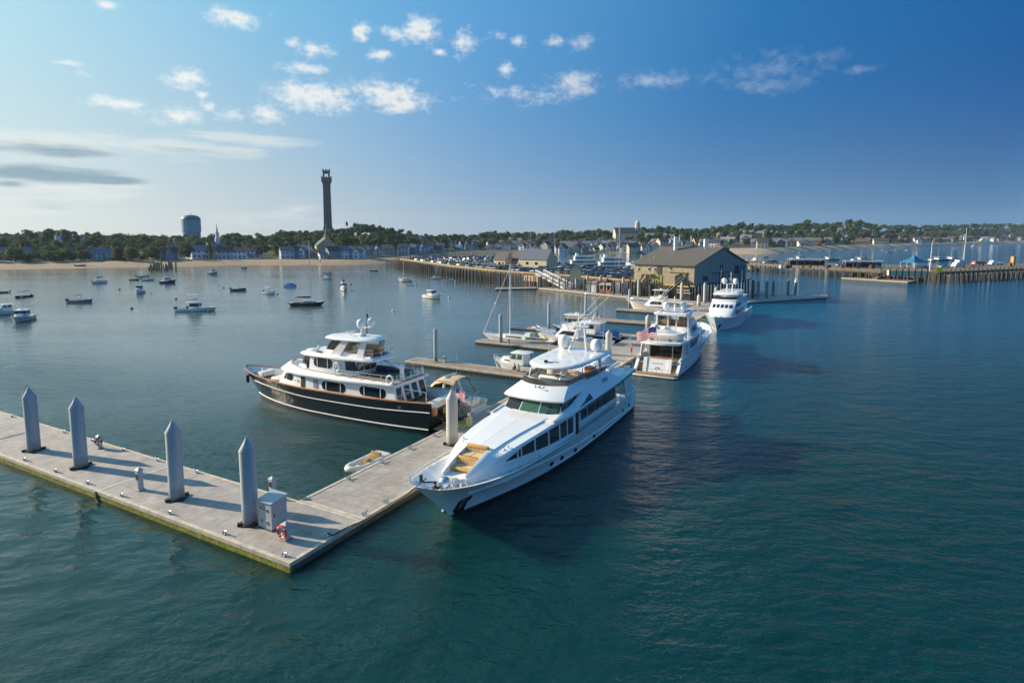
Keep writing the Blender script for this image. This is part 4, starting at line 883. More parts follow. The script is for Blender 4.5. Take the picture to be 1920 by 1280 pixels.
# ------------------------------------------------------------------ the black hulled yacht
def pane(t, P, m=glass, name='window', th=.06, d=None):
    """A thick pane from outline P; d is the outward push (vector) that sinks its back into the wall."""
    P = [Vector(p) for p in P]; n = Vector((0, 0, 0))
    for i in range(1, len(P) - 1): n += (P[i] - P[0]).cross(P[i + 1] - P[0])
    n.normalize(); d = Vector(d)
    if n.dot(d) < 0: n = -n
    M = MB(); M.loft([[p - n * th for p in P], P], True, True, True); return M.build(name, m, t, sharp=20)
def stadium(x0, x1, zc, h, n=7):
    r = h / 2; o = []
    for k in range(n + 1): a = -pi / 2 + pi * k / n; o.append((x1 - r + r * cos(a), zc + r * sin(a)))
    for k in range(n + 1): a = pi / 2 + pi * k / n; o.append((x0 + r + r * cos(a), zc + r * sin(a)))
    return o
def yacht_black():
    so = (-6.05, 59.95); f = (-31.58 + 6.05, 73.04 - 59.95); KX = .955; fl_ = hypot(*f); so = (so[0] + f[0] / fl_ * 31.1 * (1 - KX), so[1] + f[1] / fl_ * 31.1 * (1 - KX))
    loc, rz = frame_of(so, f)
    t = thing('motor_yacht', 'black hulled yacht with white upperworks backed up to the left side of the walkway', 'motor yacht', loc, rz, 'large motor yachts'); t.scale = (KX, 1, 1)
    H = Hull([(-.1, -.6, 2.75, 2.95, 3.22, 1.), (4, 4, 3.0, 3.15, 3.02, 1.), (10, 10.1, 3.1, 3.25, 2.85, 1.), (16, 16.4, 3.0, 3.22, 2.82, 1.1), (21, 22, 2.4, 2.9, 2.92, 1.3),
              (25, 26.6, 1.45, 2.2, 3.1, 1.35), (27.3, 29.4, .6, 1.35, 3.3, 1.25), (28.2, 30.6, .18, .7, 3.42, 1.1), (28.4, 31.1, .0, .0, 3.5, 1.)], 40)
    def bw(x): return pchip([0, 4, 6, 20, 25, 31], [.95, .95, .25, .25, .55, .8], x)
    H.build('hull', t, black_hull, boot_dark, teak, varnish, gel, z_boot=.2, bulwark=bw, cap=.2)
    for s in (1, -1):
        M = MB(); M.tube(H.strip(0, .985, lambda x: pchip([-.5, 10, 20, 31], [.5, .36, .36, .42], x), side=s, n=36), .075, 6); M.build('boot_stripe', paint_white, t)
        M = MB(); M.tube(H.strip(0, .68, lambda x: pchip([-.5, 8, 16, 23, 27], [2.3, 1.95, 1.9, 2.12, 2.3], x), side=s, n=30, off=.02), .05, 6); M.build('rub_rail', paint_white, t)
        M = MB(); M.tube(H.rails(0, .992, .03, s, 34, .1), .09, 6); M.build('cap_rail', varnish, t)
        H.patch('hawse_ring', [(3.3 + .22 * cos(a), 2.42 + .2 * sin(a)) for a in [2 * pi * k / 12 for k in range(12)]], M_steel, t, s, .03)
        H.patch('hawse_hole', [(3.3 + .12 * cos(a), 2.42 + .11 * sin(a)) for a in [2 * pi * k / 12 for k in range(12)]], dark_in, t, s, .045)
        for (x, z) in ((22.4, 2.3), (20.3, 1.35), (26.2, 2.5)): H.patch('port_light', [(x + .17 * cos(a), z + .16 * sin(a)) for a in [2 * pi * k / 10 for k in range(10)]], M_steel, t, s, .02)
        M = MB(); M.lathe([(.08, -.5), (.2, -.42), (.2, .42), (.08, .5)], (29.2, 1.32 * s, 2.3), 10); M.build('fender', M_black, t)
    M = MB(); M.rbox(23.0, 25.2, -1.2, 1.2, 2.6, 2.9, .3); M.build('bow_seat', gel2, t)
    M = MB(); M.cyl((28.2, 0, 2.7), (28.2, 0, 3.5), .22, .16, 10); M.cyl((28.2, .5, 2.7), (28.2, .5, 3.1), .16, n=8); M.box(27.2, 27.6, -.5, .1, 2.65, 3.0); M.build('windlass', M_steel, t)
    M = MB(); M.rbox(26.8, 27.6, -.9, .9, 2.7, 3.25, .15); M.build('cushion_stack', cush_w, t)
    # main deck house
    hs = [(23.35, 1.55, 1.0), (21.5, 2.25, 1.), (18, 2.62, 1.), (12, 2.75, 1.), (4.2, 2.78, 1.)]
    lo = [(23.5, 0), (23.45, .9), (23.1, 1.65), (21.5, 2.25), (18, 2.62), (12, 2.75), (3.9, 2.78)]; hi = [(22.6, 0), (22.5, .85), (22.1, 1.55), (20.8, 2.12), (18, 2.5), (12, 2.66), (4.4, 2.7)]
    M = MB(); M.loft([mirror(lo, 2.55), mirror(hi, 4.3)], True, True, True); M.build('deck_house', gel, t, sharp=30)
    def yw(x, z): return pchip([4, 12, 18, 21.2, 22.6], [2.78, 2.75, 2.62, 2.22, 1.7], x) - (z - 2.55) / 1.75 * .1 + .03
    for s in (1, -1):
        d = (0, s, 0)
        for (x0, x1, zc, h_) in ((11.2, 14.85, 3.42, 1.0), (5.4, 9.15, 3.5, 1.0)):
            pane(t, [(x, yw(x, z) * s, z) for x, z in stadium(x0, x1, zc, h_)], glass, 'oval_window', .06, d)
            for xm in (x0 + .72, x1 - .72):
                M = MB(); M.box(xm - .045, xm + .045, min((yw(xm, 3.4) + .0) * s, (yw(xm, 3.4) + .06) * s), max((yw(xm, 3.4)) * s, (yw(xm, 3.4) + .06) * s), zc - h_ / 2, zc + h_ / 2); M.build('window_bar', gel, t)
        pane(t, [(x, yw(x, z) * s, z) for x, z in ((21.8, 3.3), (20.75, 3.3), (20.75, 4.02), (21.25, 4.02))], glass, 'window', .06, d)
        pane(t, [(x, yw(x, z) * s, z) for x, z in [(20.6, 4.02), (20.6, 3.3)] + [(20.3 - .35 * sin(pi * k / 6), 3.66 - .36 * cos(pi * k / 6)) for k in range(7)]], glass, 'window', .06, d)
        pane(t, [(x, yw(x, z) * s, z) for x, z in ((18.3, 2.75), (17.65, 2.75), (17.65, 3.98), (18.3, 3.98))], dark_in, 'door', .06, d)
        pane(t, [(x, yw(x, z) * s, z) for x, z in ((16.2, 2.95), (15.55, 2.95), (15.55, 3.9), (16.2, 3.9))], mat('louvre_grey', (.25, .26, .3), .5), 'louvre', .06, d)
        M = MB(); M.lathe([(.02, 0), (.06, .04), (.1, .2)], (19.2, 2.55 * s, 3.4), 10); M.build('horn', M_steel, t)
    for k in range(4):                                   # glazed doors of the aft bulkhead
        y = -2.0 + k * 1.32; pane(t, [(3.86, y - .42, 2.6), (3.86, y + .42, 2.6), (4.28, y + .42, 4.12), (4.28, y - .42, 4.12)], glass, 'aft_door', .06, (-1, 0, .2))
    # upper deck moulding: white overhang with its bulwark rising forward
    def dk(i, zf): return zf
    out = [(23.15, 0), (23.0, .9), (22.5, 1.8), (21.0, 2.5), (18, 2.98), (12, 3.08), (4.5, 3.05), (3.9, 2.9)]
    zl = lambda x: pchip([3.9, 12, 18, 23.2], [4.42, 4.18, 4.2, 4.3], x)
    zu = lambda x: pchip([3.9, 8, 14, 19.5, 22.6], [4.72, 4.7, 4.74, 5.0, 5.22], x)
    def ins(k): return [(x - (k * 1.6 if x > 22 else (k * .6 if x > 20 else (0 if x > 4 else -k))), y * (1 - k * .34) if x > 19 else y - k * .55) for x, y in out]
    M = MB(); M.loft([mirror(ins(.25), zl), mirror(out, lambda x: zl(x) + .04), mirror(out, lambda x: zl(x) + .2), mirror(ins(.5), lambda x: zu(x) - .12), mirror(ins(.75), zu), mirror(ins(.95), zu), mirror(ins(1.0), lambda x: zu(x) - .25)], True, True, True); M.build('upper_deck', gel, t, sharp=32)
    M = MB(); M.tube([(x, y, z + .03) for x, y, z in mirror(ins(.85), zu) if x > 7], .055, 6); M.build('teak_cap', teak, t)
    M = MB(); M.box(4.1, 11, -2.6, 2.6, 4.6, 4.68); M.build('boat_deck', teak, t)
    # wheelhouse
    wl = [(19.8, 0), (19.6, .9), (19.1, 1.6), (17.5, 2.05), (12.0, 2.15), (10.5, 1.7), (10.0, .9), (9.9, 0)]; wh = [(19.1, 0), (18.95, .85), (18.5, 1.5), (17.2, 1.92), (12.0, 2.02), (10.6, 1.6), (10.2, .85), (10.1, 0)]
    M = MB(); M.loft([mirror(wl, 4.6), mirror(wh, 6.4)], True, True, True); M.build('wheel_house', gel, t, sharp=30)
    def yu(x, z): return pchip([10.4, 12, 17.4, 18.8], [1.78, 2.14, 2.03, 1.75], x) - (z - 4.6) / 1.8 * .13 + .03
    for s in (1, -1):
        d = (0, s, 0)
        P = stadium(13.75, 16.75, 5.75, 1.02); pane(t, [(x, yu(x, z) * s, z) for x, z in P], glass, 'oval_window', .06, d)
        for xm in (14.45, 16.1):
            M = MB(); y = yu(xm, 5.75); M.box(xm - .045, xm + .045, min(y * s, (y + .06) * s), max(y * s, (y + .06) * s), 5.24, 6.26); M.build('window_bar', gel, t)
        pane(t, [(19.0, 1.72 * s, 5.35), (18.3, 1.92 * s, 5.35), (18.2, 1.8 * s, 6.22), (18.55, 1.66 * s, 6.22)] if False else [(18.95, 1.74 * s, 5.35), (18.25, 1.93 * s, 5.35), (18.15, 1.83 * s, 6.22), (18.5, 1.66 * s, 6.22)], glass, 'window', .06, (1, s, 0))
        pane(t, [(x, yu(x, z) * s, z) for x, z in ((18.0, 4.9), (17.55, 4.9), (17.55, 6.22), (18.0, 6.22))], glass, 'door', .06, d)
    for (y0, y1) in ((-1.6, -.9), (-.8, .8), (.9, 1.6)):
        def fx(y): return 19.8 - .75 * (abs(y) / 1.6) ** 2.2
        pane(t, [(fx(y0) - .27, y0, 5.35), (fx(y1) - .27, y1, 5.35), (fx(y1) - .6, y1 * .95, 6.22), (fx(y0) - .6, y0 * .95, 6.22)], glass, 'windscreen', .08, (1, 0, .3))
    aw = [(11.7, 2.17), (10.9, 1.95), (10.35, 1.5), (10.02, .8), (9.95, 0)]
    full = aw + [(x, -y) for x, y in reversed(aw[:-1])]
    for i in range(len(full) - 1):
        (xa, ya), (xb, yb) = full[i], full[i + 1]; c = .06
        pane(t, [(xa + (xb - xa) * c - .02, (ya + (yb - ya) * c) * 1.01, 5.2), (xb - (xb - xa) * c - .02, (yb - (yb - ya) * c) * 1.01, 5.2), (xb - (xb - xa) * c + .1, (yb - (yb - ya) * c) * .97, 6.25), (xa + (xb - xa) * c + .1, (ya + (yb - ya) * c) * .97, 6.25)], glass, 'aft_window', .06, (-1, (ya + yb) * .5, 0))
    ring_ = thing
    # wheelhouse roof and flybridge coaming
    ro = [(19.75, 0), (19.6, .9), (19.2, 1.7), (17.8, 2.2), (12.5, 2.4), (9.0, 2.35), (7.9, 1.9), (7.7, 0)]
    def rin(k): return [(x - (k if x > 17 else (-k if x < 9.5 else 0)) * .9, max(0, y - k * .5) if y > 0 else 0) for x, y in ro]
    zr = lambda x: pchip([7.7, 10, 14, 17, 19.7], [6.75, 6.72, 6.85, 6.85, 6.62], x)
    M = MB(); M.loft([mirror(rin(.3), 6.38), mirror(ro, 6.42), mirror(ro, 6.56), mirror(rin(.3), lambda x: zr(x)), mirror(rin(.5), lambda x: zr(x) + .02), mirror(rin(1.0), lambda x: zr(x) - .05)], True, True, True); M.build('wheel_house_roof', gel, t, sharp=32)
    co = [(16.4, 0), (16.2, .9), (15.7, 1.55), (13.0, 1.75), (8.4, 1.75)]; cin = [(16.0, 0), (15.8, .85), (15.35, 1.45), (13.0, 1.62), (8.4, 1.62)]
    zc_ = lambda x: pchip([8.4, 11, 13.5, 16.4], [6.95, 7.0, 7.25, 7.25], x)
    C0 = mirror(co, 6.6); C1 = mirror(cin, zc_); 
    nh = len(co); pts = lambda L_: [L_[i] for i in list(range(nh))][::-1] + L_[nh:][::-1]
    def openring(half, z): zf = z if callable(z) else (lambda x: z); return [(x, y, zf(x)) for x, y in half[::-1]] + [(x, -y, zf(x)) for x, y in half[1:]]
    M = MB(); M.loft([openring(co, 6.62), openring(cin, zc_), openring([(x - .1, y * .95) for x, y in cin], zc_), openring([(x - .1, y * .95) for x, y in cin], 6.7)], False); M.build('flybridge_coaming', gel, t, sharp=30)
    M = MB(); M.loft([openring([(15.95, 0), (15.75, .85), (15.3, 1.45), (13.4, 1.62)], 7.24), openring([(14.9, 0), (14.8, .85), (14.4, 1.42), (12.9, 1.55)], 8.3), openring([(14.86, 0), (14.76, .83), (14.36, 1.4), (12.86, 1.53)], 8.3), openring([(15.91, 0), (15.71, .83), (15.26, 1.43), (13.36, 1.6)], 7.24)], False); M.build('flybridge_screen', smoke, t, sharp=25)
    for (y, ) in ((-.85,), (.0,), (.85,)):
        M = MB(); M.cyl((15.75 - abs(y) * .2, y, 7.24), (14.85 - abs(y) * .2, y, 8.4), .035, n=6); M.build('screen_post', gel, t)
    # hardtop on its swept struts
    tp = [(15.9, 0), (15.7, .9), (15.2, 1.6), (13.5, 2.05), (10.2, 2.1), (8.7, 1.5), (8.4, 0)]
    def tin(k): return [(x - (k if x > 14 else (-k if x < 9 else 0)), max(0, y - k) if y > 0 else 0) for x, y in tp]
    M = MB(); M.loft([mirror(tin(.25), 8.42), mirror(tp, 8.5), mirror(tp, 8.6), mirror(tin(.15), 8.7), mirror(tin(.8), 8.8)], True, True, True); M.build('hardtop', gel, t, sharp=32)
    for s in (1, -1):
        M = MB(); M.loft([[(x, y * s, z) for x, y, z in ((14.3, 1.85, 6.75), (12.75, 1.85, 6.75), (12.75, 1.7, 6.75), (14.3, 1.7, 6.75))], [(x, y * s, z) for x, y, z in ((12.3, 1.85, 8.5), (11.4, 1.85, 8.5), (11.4, 1.72, 8.5), (12.3, 1.72, 8.5))]], True, True, True); M.build('hardtop_strut', gel, t)
        M = MB(); M.loft([[(x, y * s, z) for x, y, z in ((10.4, 1.75, 6.8), (9.4, 1.75, 6.8), (9.4, 1.65, 6.8), (10.4, 1.65, 6.8))], [(x, y * s, z) for x, y, z in ((9.8, 1.7, 8.5), (9.0, 1.7, 8.5), (9.0, 1.6, 8.5), (9.8, 1.6, 8.5))]], True, True, True); M.build('hardtop_strut', gel, t)
    M = MB(); M.rbox(8.9, 11.4, -1.4, -.4, 6.8, 7.35, .2); M.rbox(9.0, 10.2, .4, 1.4, 6.8, 7.4, .2); M.build('sofa_base', varnish, t)
    M = MB(); M.rbox(8.9, 11.4, -1.45, -.5, 7.35, 7.7, .25); M.rbox(9.0, 10.2, .45, 1.45, 7.4, 7.55, .2); M.build('sofa_cushion', cushion, t)
    M = MB(); M.rbox(12.8, 13.5, -.4, .4, 7.0, 7.9, .15); M.build('helm_chair', canvas_t, t); M = MB(); M.ball((11.6, -.5, 7.9), .5, .55, .35, 12); M.build('cushion_heap', cush_w, t)
    M = MB(); M.tube([(x, y, 7.35) for x, y in ((9.0, 2.1), (8.0, 1.8), (7.75, .6), (7.75, -.6), (8.0, -1.8), (9.0, -2.1))], .03, 6)
    for x, y in ((9.0, 2.1), (8.0, 1.8), (7.75, .6), (7.75, -.6), (8.0, -1.8), (9.0, -2.1)): M.cyl((x, y, 6.7), (x, y, 7.35), .025, n=6)
    M.build('flybridge_rail', M_steel, t)
    M = MB(); M.rbox(10.7, 11.7, -.45, .45, 8.75, 9.05, .2); M.cyl((11.1, .0, 9.0), (11.0, .0, 9.7), .16, .12, 10); M.box(10.6, 11.2, -1.05, .25, 9.62, 9.72); M.build('dome_pedestal', gel, t)
    dome(t, 11.0, .25, 9.68, .44, hh=1.05); dome(t, 10.3, -.75, 9.72, .44, hh=1.05)
    M = MB(); M.cyl((10.6, -.3, 9.0), (10.5, -.3, 11.3), .05, n=6); M.cyl((10.5, -.3, 10.9), (10.5, -.3, 11.25), .1, n=8); M.build('mast_light', M_black, t)
    M = MB(); M.cyl((12.6, .3, 8.75), (12.6, .3, 9.1), .09, n=6); M.loft([[(12.55, -.6, 9.1), (12.7, -.6, 9.1), (12.7, .9, 9.25), (12.55, .9, 9.25)], [(12.55, -.6, 9.2), (12.7, -.6, 9.2), (12.7, .9, 9.35), (12.55, .9, 9.35)]], True, True, True); M.build('radar_scanner', gel, t)
    for (x, y, h_) in ((13.8, 1.6, 4.2), (12.2, -1.6, 4.4), (9.2, .9, 4.6), (9.0, -1.2, 3.4)): whip(t, (x, y, 8.65), h_, (-.1, 0), .018)
    M = MB(); M.rbox(17.4, 18.6, .4, 1.3, 6.75, 6.95, .15); M.cyl((18.6, -.6, 6.7), (18.6, -.6, 7.0), .18, .12, 10); M.build('roof_locker', gel, t)
    M = MB(); M.box(15.6, 16.2, 1.75, 2.0, 6.72, 6.98); M.build('navigation_light', M_black, t)
    # boat deck: rail, crane, rolled covers
    rail = [(12.6, 2.72, 4.72), (10.8, 2.78, 4.72), (9.2, 2.78, 4.72), (7.6, 2.78, 4.72), (6.0, 2.76, 4.72), (4.6, 2.66, 4.72), (4.2, 2.3, 4.72), (4.15, 1.2, 4.72), (4.15, 0, 4.72), (4.15, -1.2, 4.72), (4.2, -2.3, 4.72), (4.6, -2.66, 4.72), (6, -2.76, 4.72), (7.6, -2.78, 4.72), (9.2, -2.78, 4.72), (10.8, -2.78, 4.72)]
    stanchion_rail('deck_rail', rail, .72, M_steel, t, 1, .032)
    M = MB(); M.cyl((4.9, .6, 4.7), (4.9, .6, 5.9), .28, .22, 10); M.cyl((4.9, .6, 5.8), (9.8, -1.0, 6.4), .16, .1, 8); M.ball((4.9, .6, 5.95), .32, n=10); M.build('crane', gel, t)
    M = MB(); M.cyl((5.4, -1.8, 4.95), (10.4, -1.8, 4.95), .3, .3, 10); M.build('rolled_awning', mat('slate_canvas', (.10, .14, .17), .8), t)
    M = MB(); M.rbox(6.0, 9.0, .2, 1.6, 4.68, 5.05, .2); M.build('deck_mat', mat('charcoal_canvas', (.05, .06, .065), .85), t)
    M = MB(); M.ball((8.6, -.6, 5.05), 1.0, .5, .35, 10); M.build('covered_scooter', canvas_n, t)
    # aft cockpit and stern
    M = MB(); M.box(.0, 4.1, -2.5, 2.5, 2.1, 2.2); M.build('cockpit_deck', teak, t)
    M = MB(); M.loft([[(-.5, -2.7, 2.5), (.2, -2.7, 2.5), (.2, 2.7, 2.5), (-.5, 2.7, 2.5)], [(-.55, -2.75, 3.2), (.1, -2.75, 3.25), (.1, 2.75, 3.25), (-.55, 2.75, 3.2)]], True, True, True); M.build('stern_bench', cush_w, t)
    M = MB()
    M.tube([(3.6, 2.3, 2.2), (3.6, 2.3, 4.2)], .04, 6); M.tube([(.4, 2.3, 3.2), (.4, 2.3, 4.15), (3.6, 2.3, 4.2)], .04, 6); M.tube([(.4, -2.3, 3.2), (.4, -2.3, 4.15), (3.6, -2.3, 4.2)], .04, 6); M.build('awning_frame', M_steel, t)
    yl = mat('gilt_letters', (.62, .42, .04), .4)
    o = link('stern_lettering', lettering('BELL', .95, .02), t, (-.68, -.1, 1.95)); o.data.materials.append(yl); o.rotation_euler = (pi / 2, 0, -pi / 2)
    M = MB()
    for y in (1.6, .9): M.tube([(-.5, y, 1.5), (-1.2, y, 1.45), (-1.2, y, -.1)], .035, 6)
    for z in (.2, .6, 1.0): M.cyl((-1.2, .9, z), (-1.2, 1.6, z), .03, n=6)
    M.build('swim_ladder', M_steel, t)
    M = MB(); M.box(-1.6, -.55, -2.4, 2.4, .5, .62); M.build('swim_platform', teak, t)
    M = MB(); M.lathe([(.3, -.35), (.36, 0), (.3, .35)], (-.75, 2.45, 2.35), 12); M.build('fender', varnish, t)
    def W(x, y, z): x *= KX; return (loc[0] + x * cos(rz) - y * sin(rz), loc[1] + x * sin(rz) + y * cos(rz), z)
    ring_on(W(4.7, 2.86, 5.12), rz, 'white life ring on the rail of the black hulled yacht', paint_white, .42, .1)
    ring_on(W(12.9, 2.2, 5.55), rz, 'white life ring on the wheelhouse side of the black hulled yacht', paint_white, .42, .1)
    p = W(-.6, .9, 2.3); q = W(-2.0, .3, 4.4)
    M = MB(); M.cyl(p, q, .035, n=6); tag(M.build('flag_staff', varnish), 'varnished flag staff leaning from the stern of the black hulled yacht', 'flag staff')
    us_flag('flag', 'striped flag drooping beside the cream pile at the black stern', q, .9, 1.0, .3, sagk=.8)
yacht_black()

# ------------------------------------------------------------------ stern-on yacht further along
def yacht_stern():
    o = D(-5.8, 60.2); loc, rz = frame_of(o, (.4777, .8785))
    t = thing('motor_yacht', 'white yacht seen stern-on with a covered tender and a large striped flag', 'motor yacht', loc, rz, 'large motor yachts')
    H = Hull([(1.2, 1.0, 3.1, 3.2, 2.35, 1.), (6, 6, 3.2, 3.35, 2.4, 1.), (12, 12.2, 3.15, 3.4, 2.5, 1.15), (18, 18.6, 2.7, 3.45, 2.7, 1.6), (23, 24.4, 1.7, 3.2, 3.0, 1.9), (26, 28.2, .7, 2.35, 3.3, 2.1), (27.3, 30.2, .2, 1.3, 3.55, 2.0), (27.8, 31.0, 0, 0, 3.75, 1.)], 34)
    H.build('hull', t, gel, boot_dark, gel, z_boot=.15, bulwark=lambda x: .75, cap=.2)
    for s in (1, -1):
        M = MB(); M.tube(H.strip(0, .75, lambda x: .95 + .02 * x, side=s), .06, 6); M.build('rub_rail', gel, t)
        stanchion_rail('bow_rail', H.rails(.45, .98, 0, s, 20, .1), .6, M_steel, t, 2, .025, False)
        for (x, z) in ((4.2, .85), (14, 1.1), (17, 1.2)): H.patch('porthole', [(x + .28 * cos(a), z + .2 * sin(a)) for a in [2 * pi * k / 10 for k in range(10)]], glass, t, s, .012)
        H.patch('hawse_port', [(14.2, 1.75), (15.1, 1.78), (15.1, 1.92), (14.2, 1.9)], dark_in, t, s, .012)
        # stern stairs sweeping down both sides
        M = MB(); M.loft([[(x, (3.05 + k) * s, z) for k, z in ((.12, zl), (.18, zh), (-.22, zh), (-.22, zl))] for x, zl, zh in ((-.4, .3, .75), (.3, .3, 1.3), (1.2, .3, 2.1), (2.2, .8, 2.45))], True, True, True); M.build('stern_wing', gel, t, sharp=35)
        M = MB()
        for k in range(6): M.box(-.1 + k * .34, .3 + k * .34, min(2.0 * s, 2.85 * s), max(2.0 * s, 2.85 * s), .35, .55 + k * .3)
        M.build('stern_stair', teak, t)
        M = MB(); M.loft([[(-.1, 1.5 * s, .4), (-.1, 2.02 * s, .4), (.55, 2.02 * s, 2.35), (.55, 1.5 * s, 2.35)], [(.35, 1.5 * s, .4), (.35, 2.02 * s, .4), (.95, 2.02 * s, 2.35), (.95, 1.5 * s, 2.35)]], True, True, True); M.build('transom_buttress', gel, t)
    M = MB(); M.loft([[(.0, -1.6, .4), (.0, 1.6, .4), (.62, 1.6, 2.2), (.62, -1.6, 2.2)], [(.5, -1.6, .4), (.5, 1.6, .4), (1.1, 1.6, 2.2), (1.1, -1.6, 2.2)]], True, True, True); M.build('transom_door', gel, t)
    M = MB(); M.torus((.16, 0, .95), .25, .035, 'x', 18); o_ = M.build('transom_ring', mat('ring_gold', (.35, .3, .22), .4), t)
    for k, (a, b) in enumerate(((-.62, 1.62), (-.3, 1.62), (0, 1.62), (.3, 1.62), (.62, 1.62))):
        M = MB(); x = .0 + (b - .4) / 1.8 * .62 - .012; M.box(x - .01, x + .02, a - .09, a + .09, b - .1, b + .1); M.build('stern_lettering', mat('faint_letters', (.45, .45, .45), .5), t)
    M = MB(); M.rbox(-1.5, .4, -3.15, 3.15, .26, .44, .4); M.build('swim_platform', teak, t); M = MB(); M.rbox(-1.55, .4, -3.2, 3.2, .1, .26, .4); M.build('platform_edge', gel, t)
    M = MB()
    M.tube([(-1.35, -2.6, 1.15), (-1.35, 2.6, 1.15)], .025, 6)
    for k in range(8): M.cyl((-1.35, -2.6 + k * .743, .44), (-1.35, -2.6 + k * .743, 1.15), .022, n=6)
    M.build('platform_rail', M_steel, t)
    M = MB(); M.box(.9, 6.2, -3.0, 3.0, 1.35, 1.45); M.build('cockpit_deck', teak, t)
    M = MB(); M.rbox(1.2, 2.0, -1.5, 1.5, 1.45, 2.3, .2); M.build('cockpit_seat', varnish, t)
    M = MB(); M.box(5.2, 5.5, -2.4, 2.4, 1.45, 4.1); M.build('saloon_doors', glass, t)
    # main house with long side windows
    M = MB(); M.loft([[(x, -y, 1.4), (x, y, 1.4), (x, y - .12, 4.25), (x, -y + .12, 4.25)] for x, y in ((5.3, 3.02), (12, 3.05), (17.5, 2.75), (21.5, 1.9))], True, True, True); M.build('main_house', gel, t)
    M = MB(); M.loft([mirror([(25.3, 0), (24.5, .9), (21.6, 2.0), (19, 2.6)], 2.6), mirror([(22.6, 0), (22.2, .8), (20.8, 1.8), (19, 2.5)], 4.4)], True, True, True); M.build('fore_house', gel, t, sharp=30)
    for s in (1, -1):
        pane(t, [(x, (3.06 - (z - 1.4) * .042) * s, z) for x, z in ((8.2, 2.75), (13.2, 2.8), (13.2, 3.85), (8.2, 3.85))], glass, 'saloon_window', .06, (0, s, 0))
        pane(t, [(x, (3.08 - (x - 12) * .055 - (z - 1.4) * .042) * s, z) for x, z in ((13.8, 2.85), (16.6, 2.9), (16.2, 3.85), (13.8, 3.85))], glass, 'saloon_window', .06, (0, s, 0))
        pane(t, [(x, 3.2 * s, z) for x, z in ((2.9, 2.5), (5.4, 2.5), (5.9, 4.0), (3.9, 4.0))], clear_s, 'wing_screen', .05, (0, s, 0))
        M = MB(); M.loft([[(2.0, 3.1 * s, 2.3), (3.2, 3.1 * s, 2.3), (3.2, 2.95 * s, 2.3), (2.0, 2.95 * s, 2.3)], [(3.0, 3.1 * s, 4.25), (4.2, 3.1 * s, 4.25), (4.2, 2.95 * s, 4.25), (3.0, 2.95 * s, 4.25)]], True, True, True); M.build('fashion_plate', gel, t)
        M = MB(); M.cyl((2.2, 1.7 * s, 1.45), (2.2, 1.7 * s, 4.2), .06, n=8); M.build('deck_post', M_steel, t)
    # boat deck with rounded aft edge
    bd = [(21.5, 0), (21, 1.4), (18, 2.7), (12, 3.3), (4, 3.3), (1.6, 2.9), (1.0, 1.6), (.9, 0)]
    M = MB(); M.loft([mirror([(x, y * .96) for x, y in bd], 4.2), mirror(bd, 4.28), mirror(bd, 4.42), mirror([(x, y * .97) for x, y in bd], 4.52)], True, True, True); M.build('boat_deck', gel, t, sharp=32)
    # upper house, windscreen and flybridge enclosure
    M = MB(); M.loft([mirror([(19.5, 0), (19, 1.2), (17.8, 2.1), (14, 2.75), (8.6, 2.85)], 4.5), mirror([(18.2, 0), (17.8, 1.1), (16.8, 2.0), (14, 2.55), (8.6, 2.7)], 5.9)], True, True, True); M.build('pilot_house', gel, t, sharp=30)
    for s in (1, -1):
        pane(t, [(x, y * s, z) for x, y, z in ((10.6, 2.86, 5.0), (12.8, 2.8, 5.0), (12.8, 2.7, 5.7), (10.6, 2.76, 5.7))], glass, 'side_window', .06, (0, s, 0))
        pane(t, [(x, y * s, z) for x, y, z in ((14.2, 2.72, 5.0), (17.0, 2.32, 5.0), (16.4, 2.22, 5.7), (14.2, 2.6, 5.7))], glass, 'side_window', .06, (0, s, 0))
        M = MB(); M.loft([[(8.6, 2.7 * s, 5.9), (17.0, 1.95 * s, 5.9), (15.9, 1.75 * s, 6.5), (8.6, 2.55 * s, 6.5)], [(8.6, 2.58 * s, 5.9), (17.0, 1.83 * s, 5.9), (15.9, 1.63 * s, 6.5), (8.6, 2.43 * s, 6.5)]], True, True, True); M.build('flybridge_coaming', gel, t)
        pane(t, [(x, y * s, z) for x, y, z in ((8.9, 2.52, 6.52), (15.6, 1.75, 6.52), (14.6, 1.8, 7.75), (8.9, 2.4, 7.75))], smoke, 'enclosure_panel', .04, (0, s, 0))
        M = MB(); M.box(8.5, 8.75, min(s * 2.25, s * 2.55), max(s * 2.25, s * 2.55), 4.5, 7.8); M.build('hardtop_post', gel, t)
        M = MB(); M.box(8.5, 8.7, min(s * .55, s * .75), max(s * .55, s * .75), 4.5, 7.8); M.build('hardtop_post', gel2, t)
    M = MB(); M.rbox(8.5, 8.8, -2.4, -.7, 4.5, 5.9, .1); M.rbox(8.5, 8.8, .7, 2.4, 4.5, 5.9, .1); M.build('aft_coaming', gel, t)
    M = MB(); M.box(9.0, 16, -1.8, 1.8, 5.88, 5.94); M.build('flybridge_deck', teak, t)
    M = MB(); M.rbox(11.5, 12.4, -1.6, -.3, 5.94, 7.0, .15); M.build('flybridge_seat', cushion, t); M = MB(); M.rbox(9.6, 11.2, .6, 1.9, 5.94, 6.7, .2); M.build('flybridge_seat', cushion, t)
    M = MB(); M.rbox(9.4, 10.2, -1.7, -.9, 5.94, 6.9, .15); M.build('bar_cabinet', varnish, t)
    h8 = [(16.2, 0), (15.9, 1.1), (15.2, 1.9), (12, 2.5), (8.1, 2.75), (7.6, 2.3), (7.5, 0)]
    M = MB(); M.loft([mirror([(x, y * .94) for x, y in h8], 7.7), mirror(h8, 7.8), mirror(h8, 7.92), mirror([(x, y * .95) for x, y in h8], 8.02), mirror([(10 + (x - 10) * .75, y * .7) for x, y in h8], 8.12)], True, True, True); M.build('hardtop', gel, t, sharp=32)
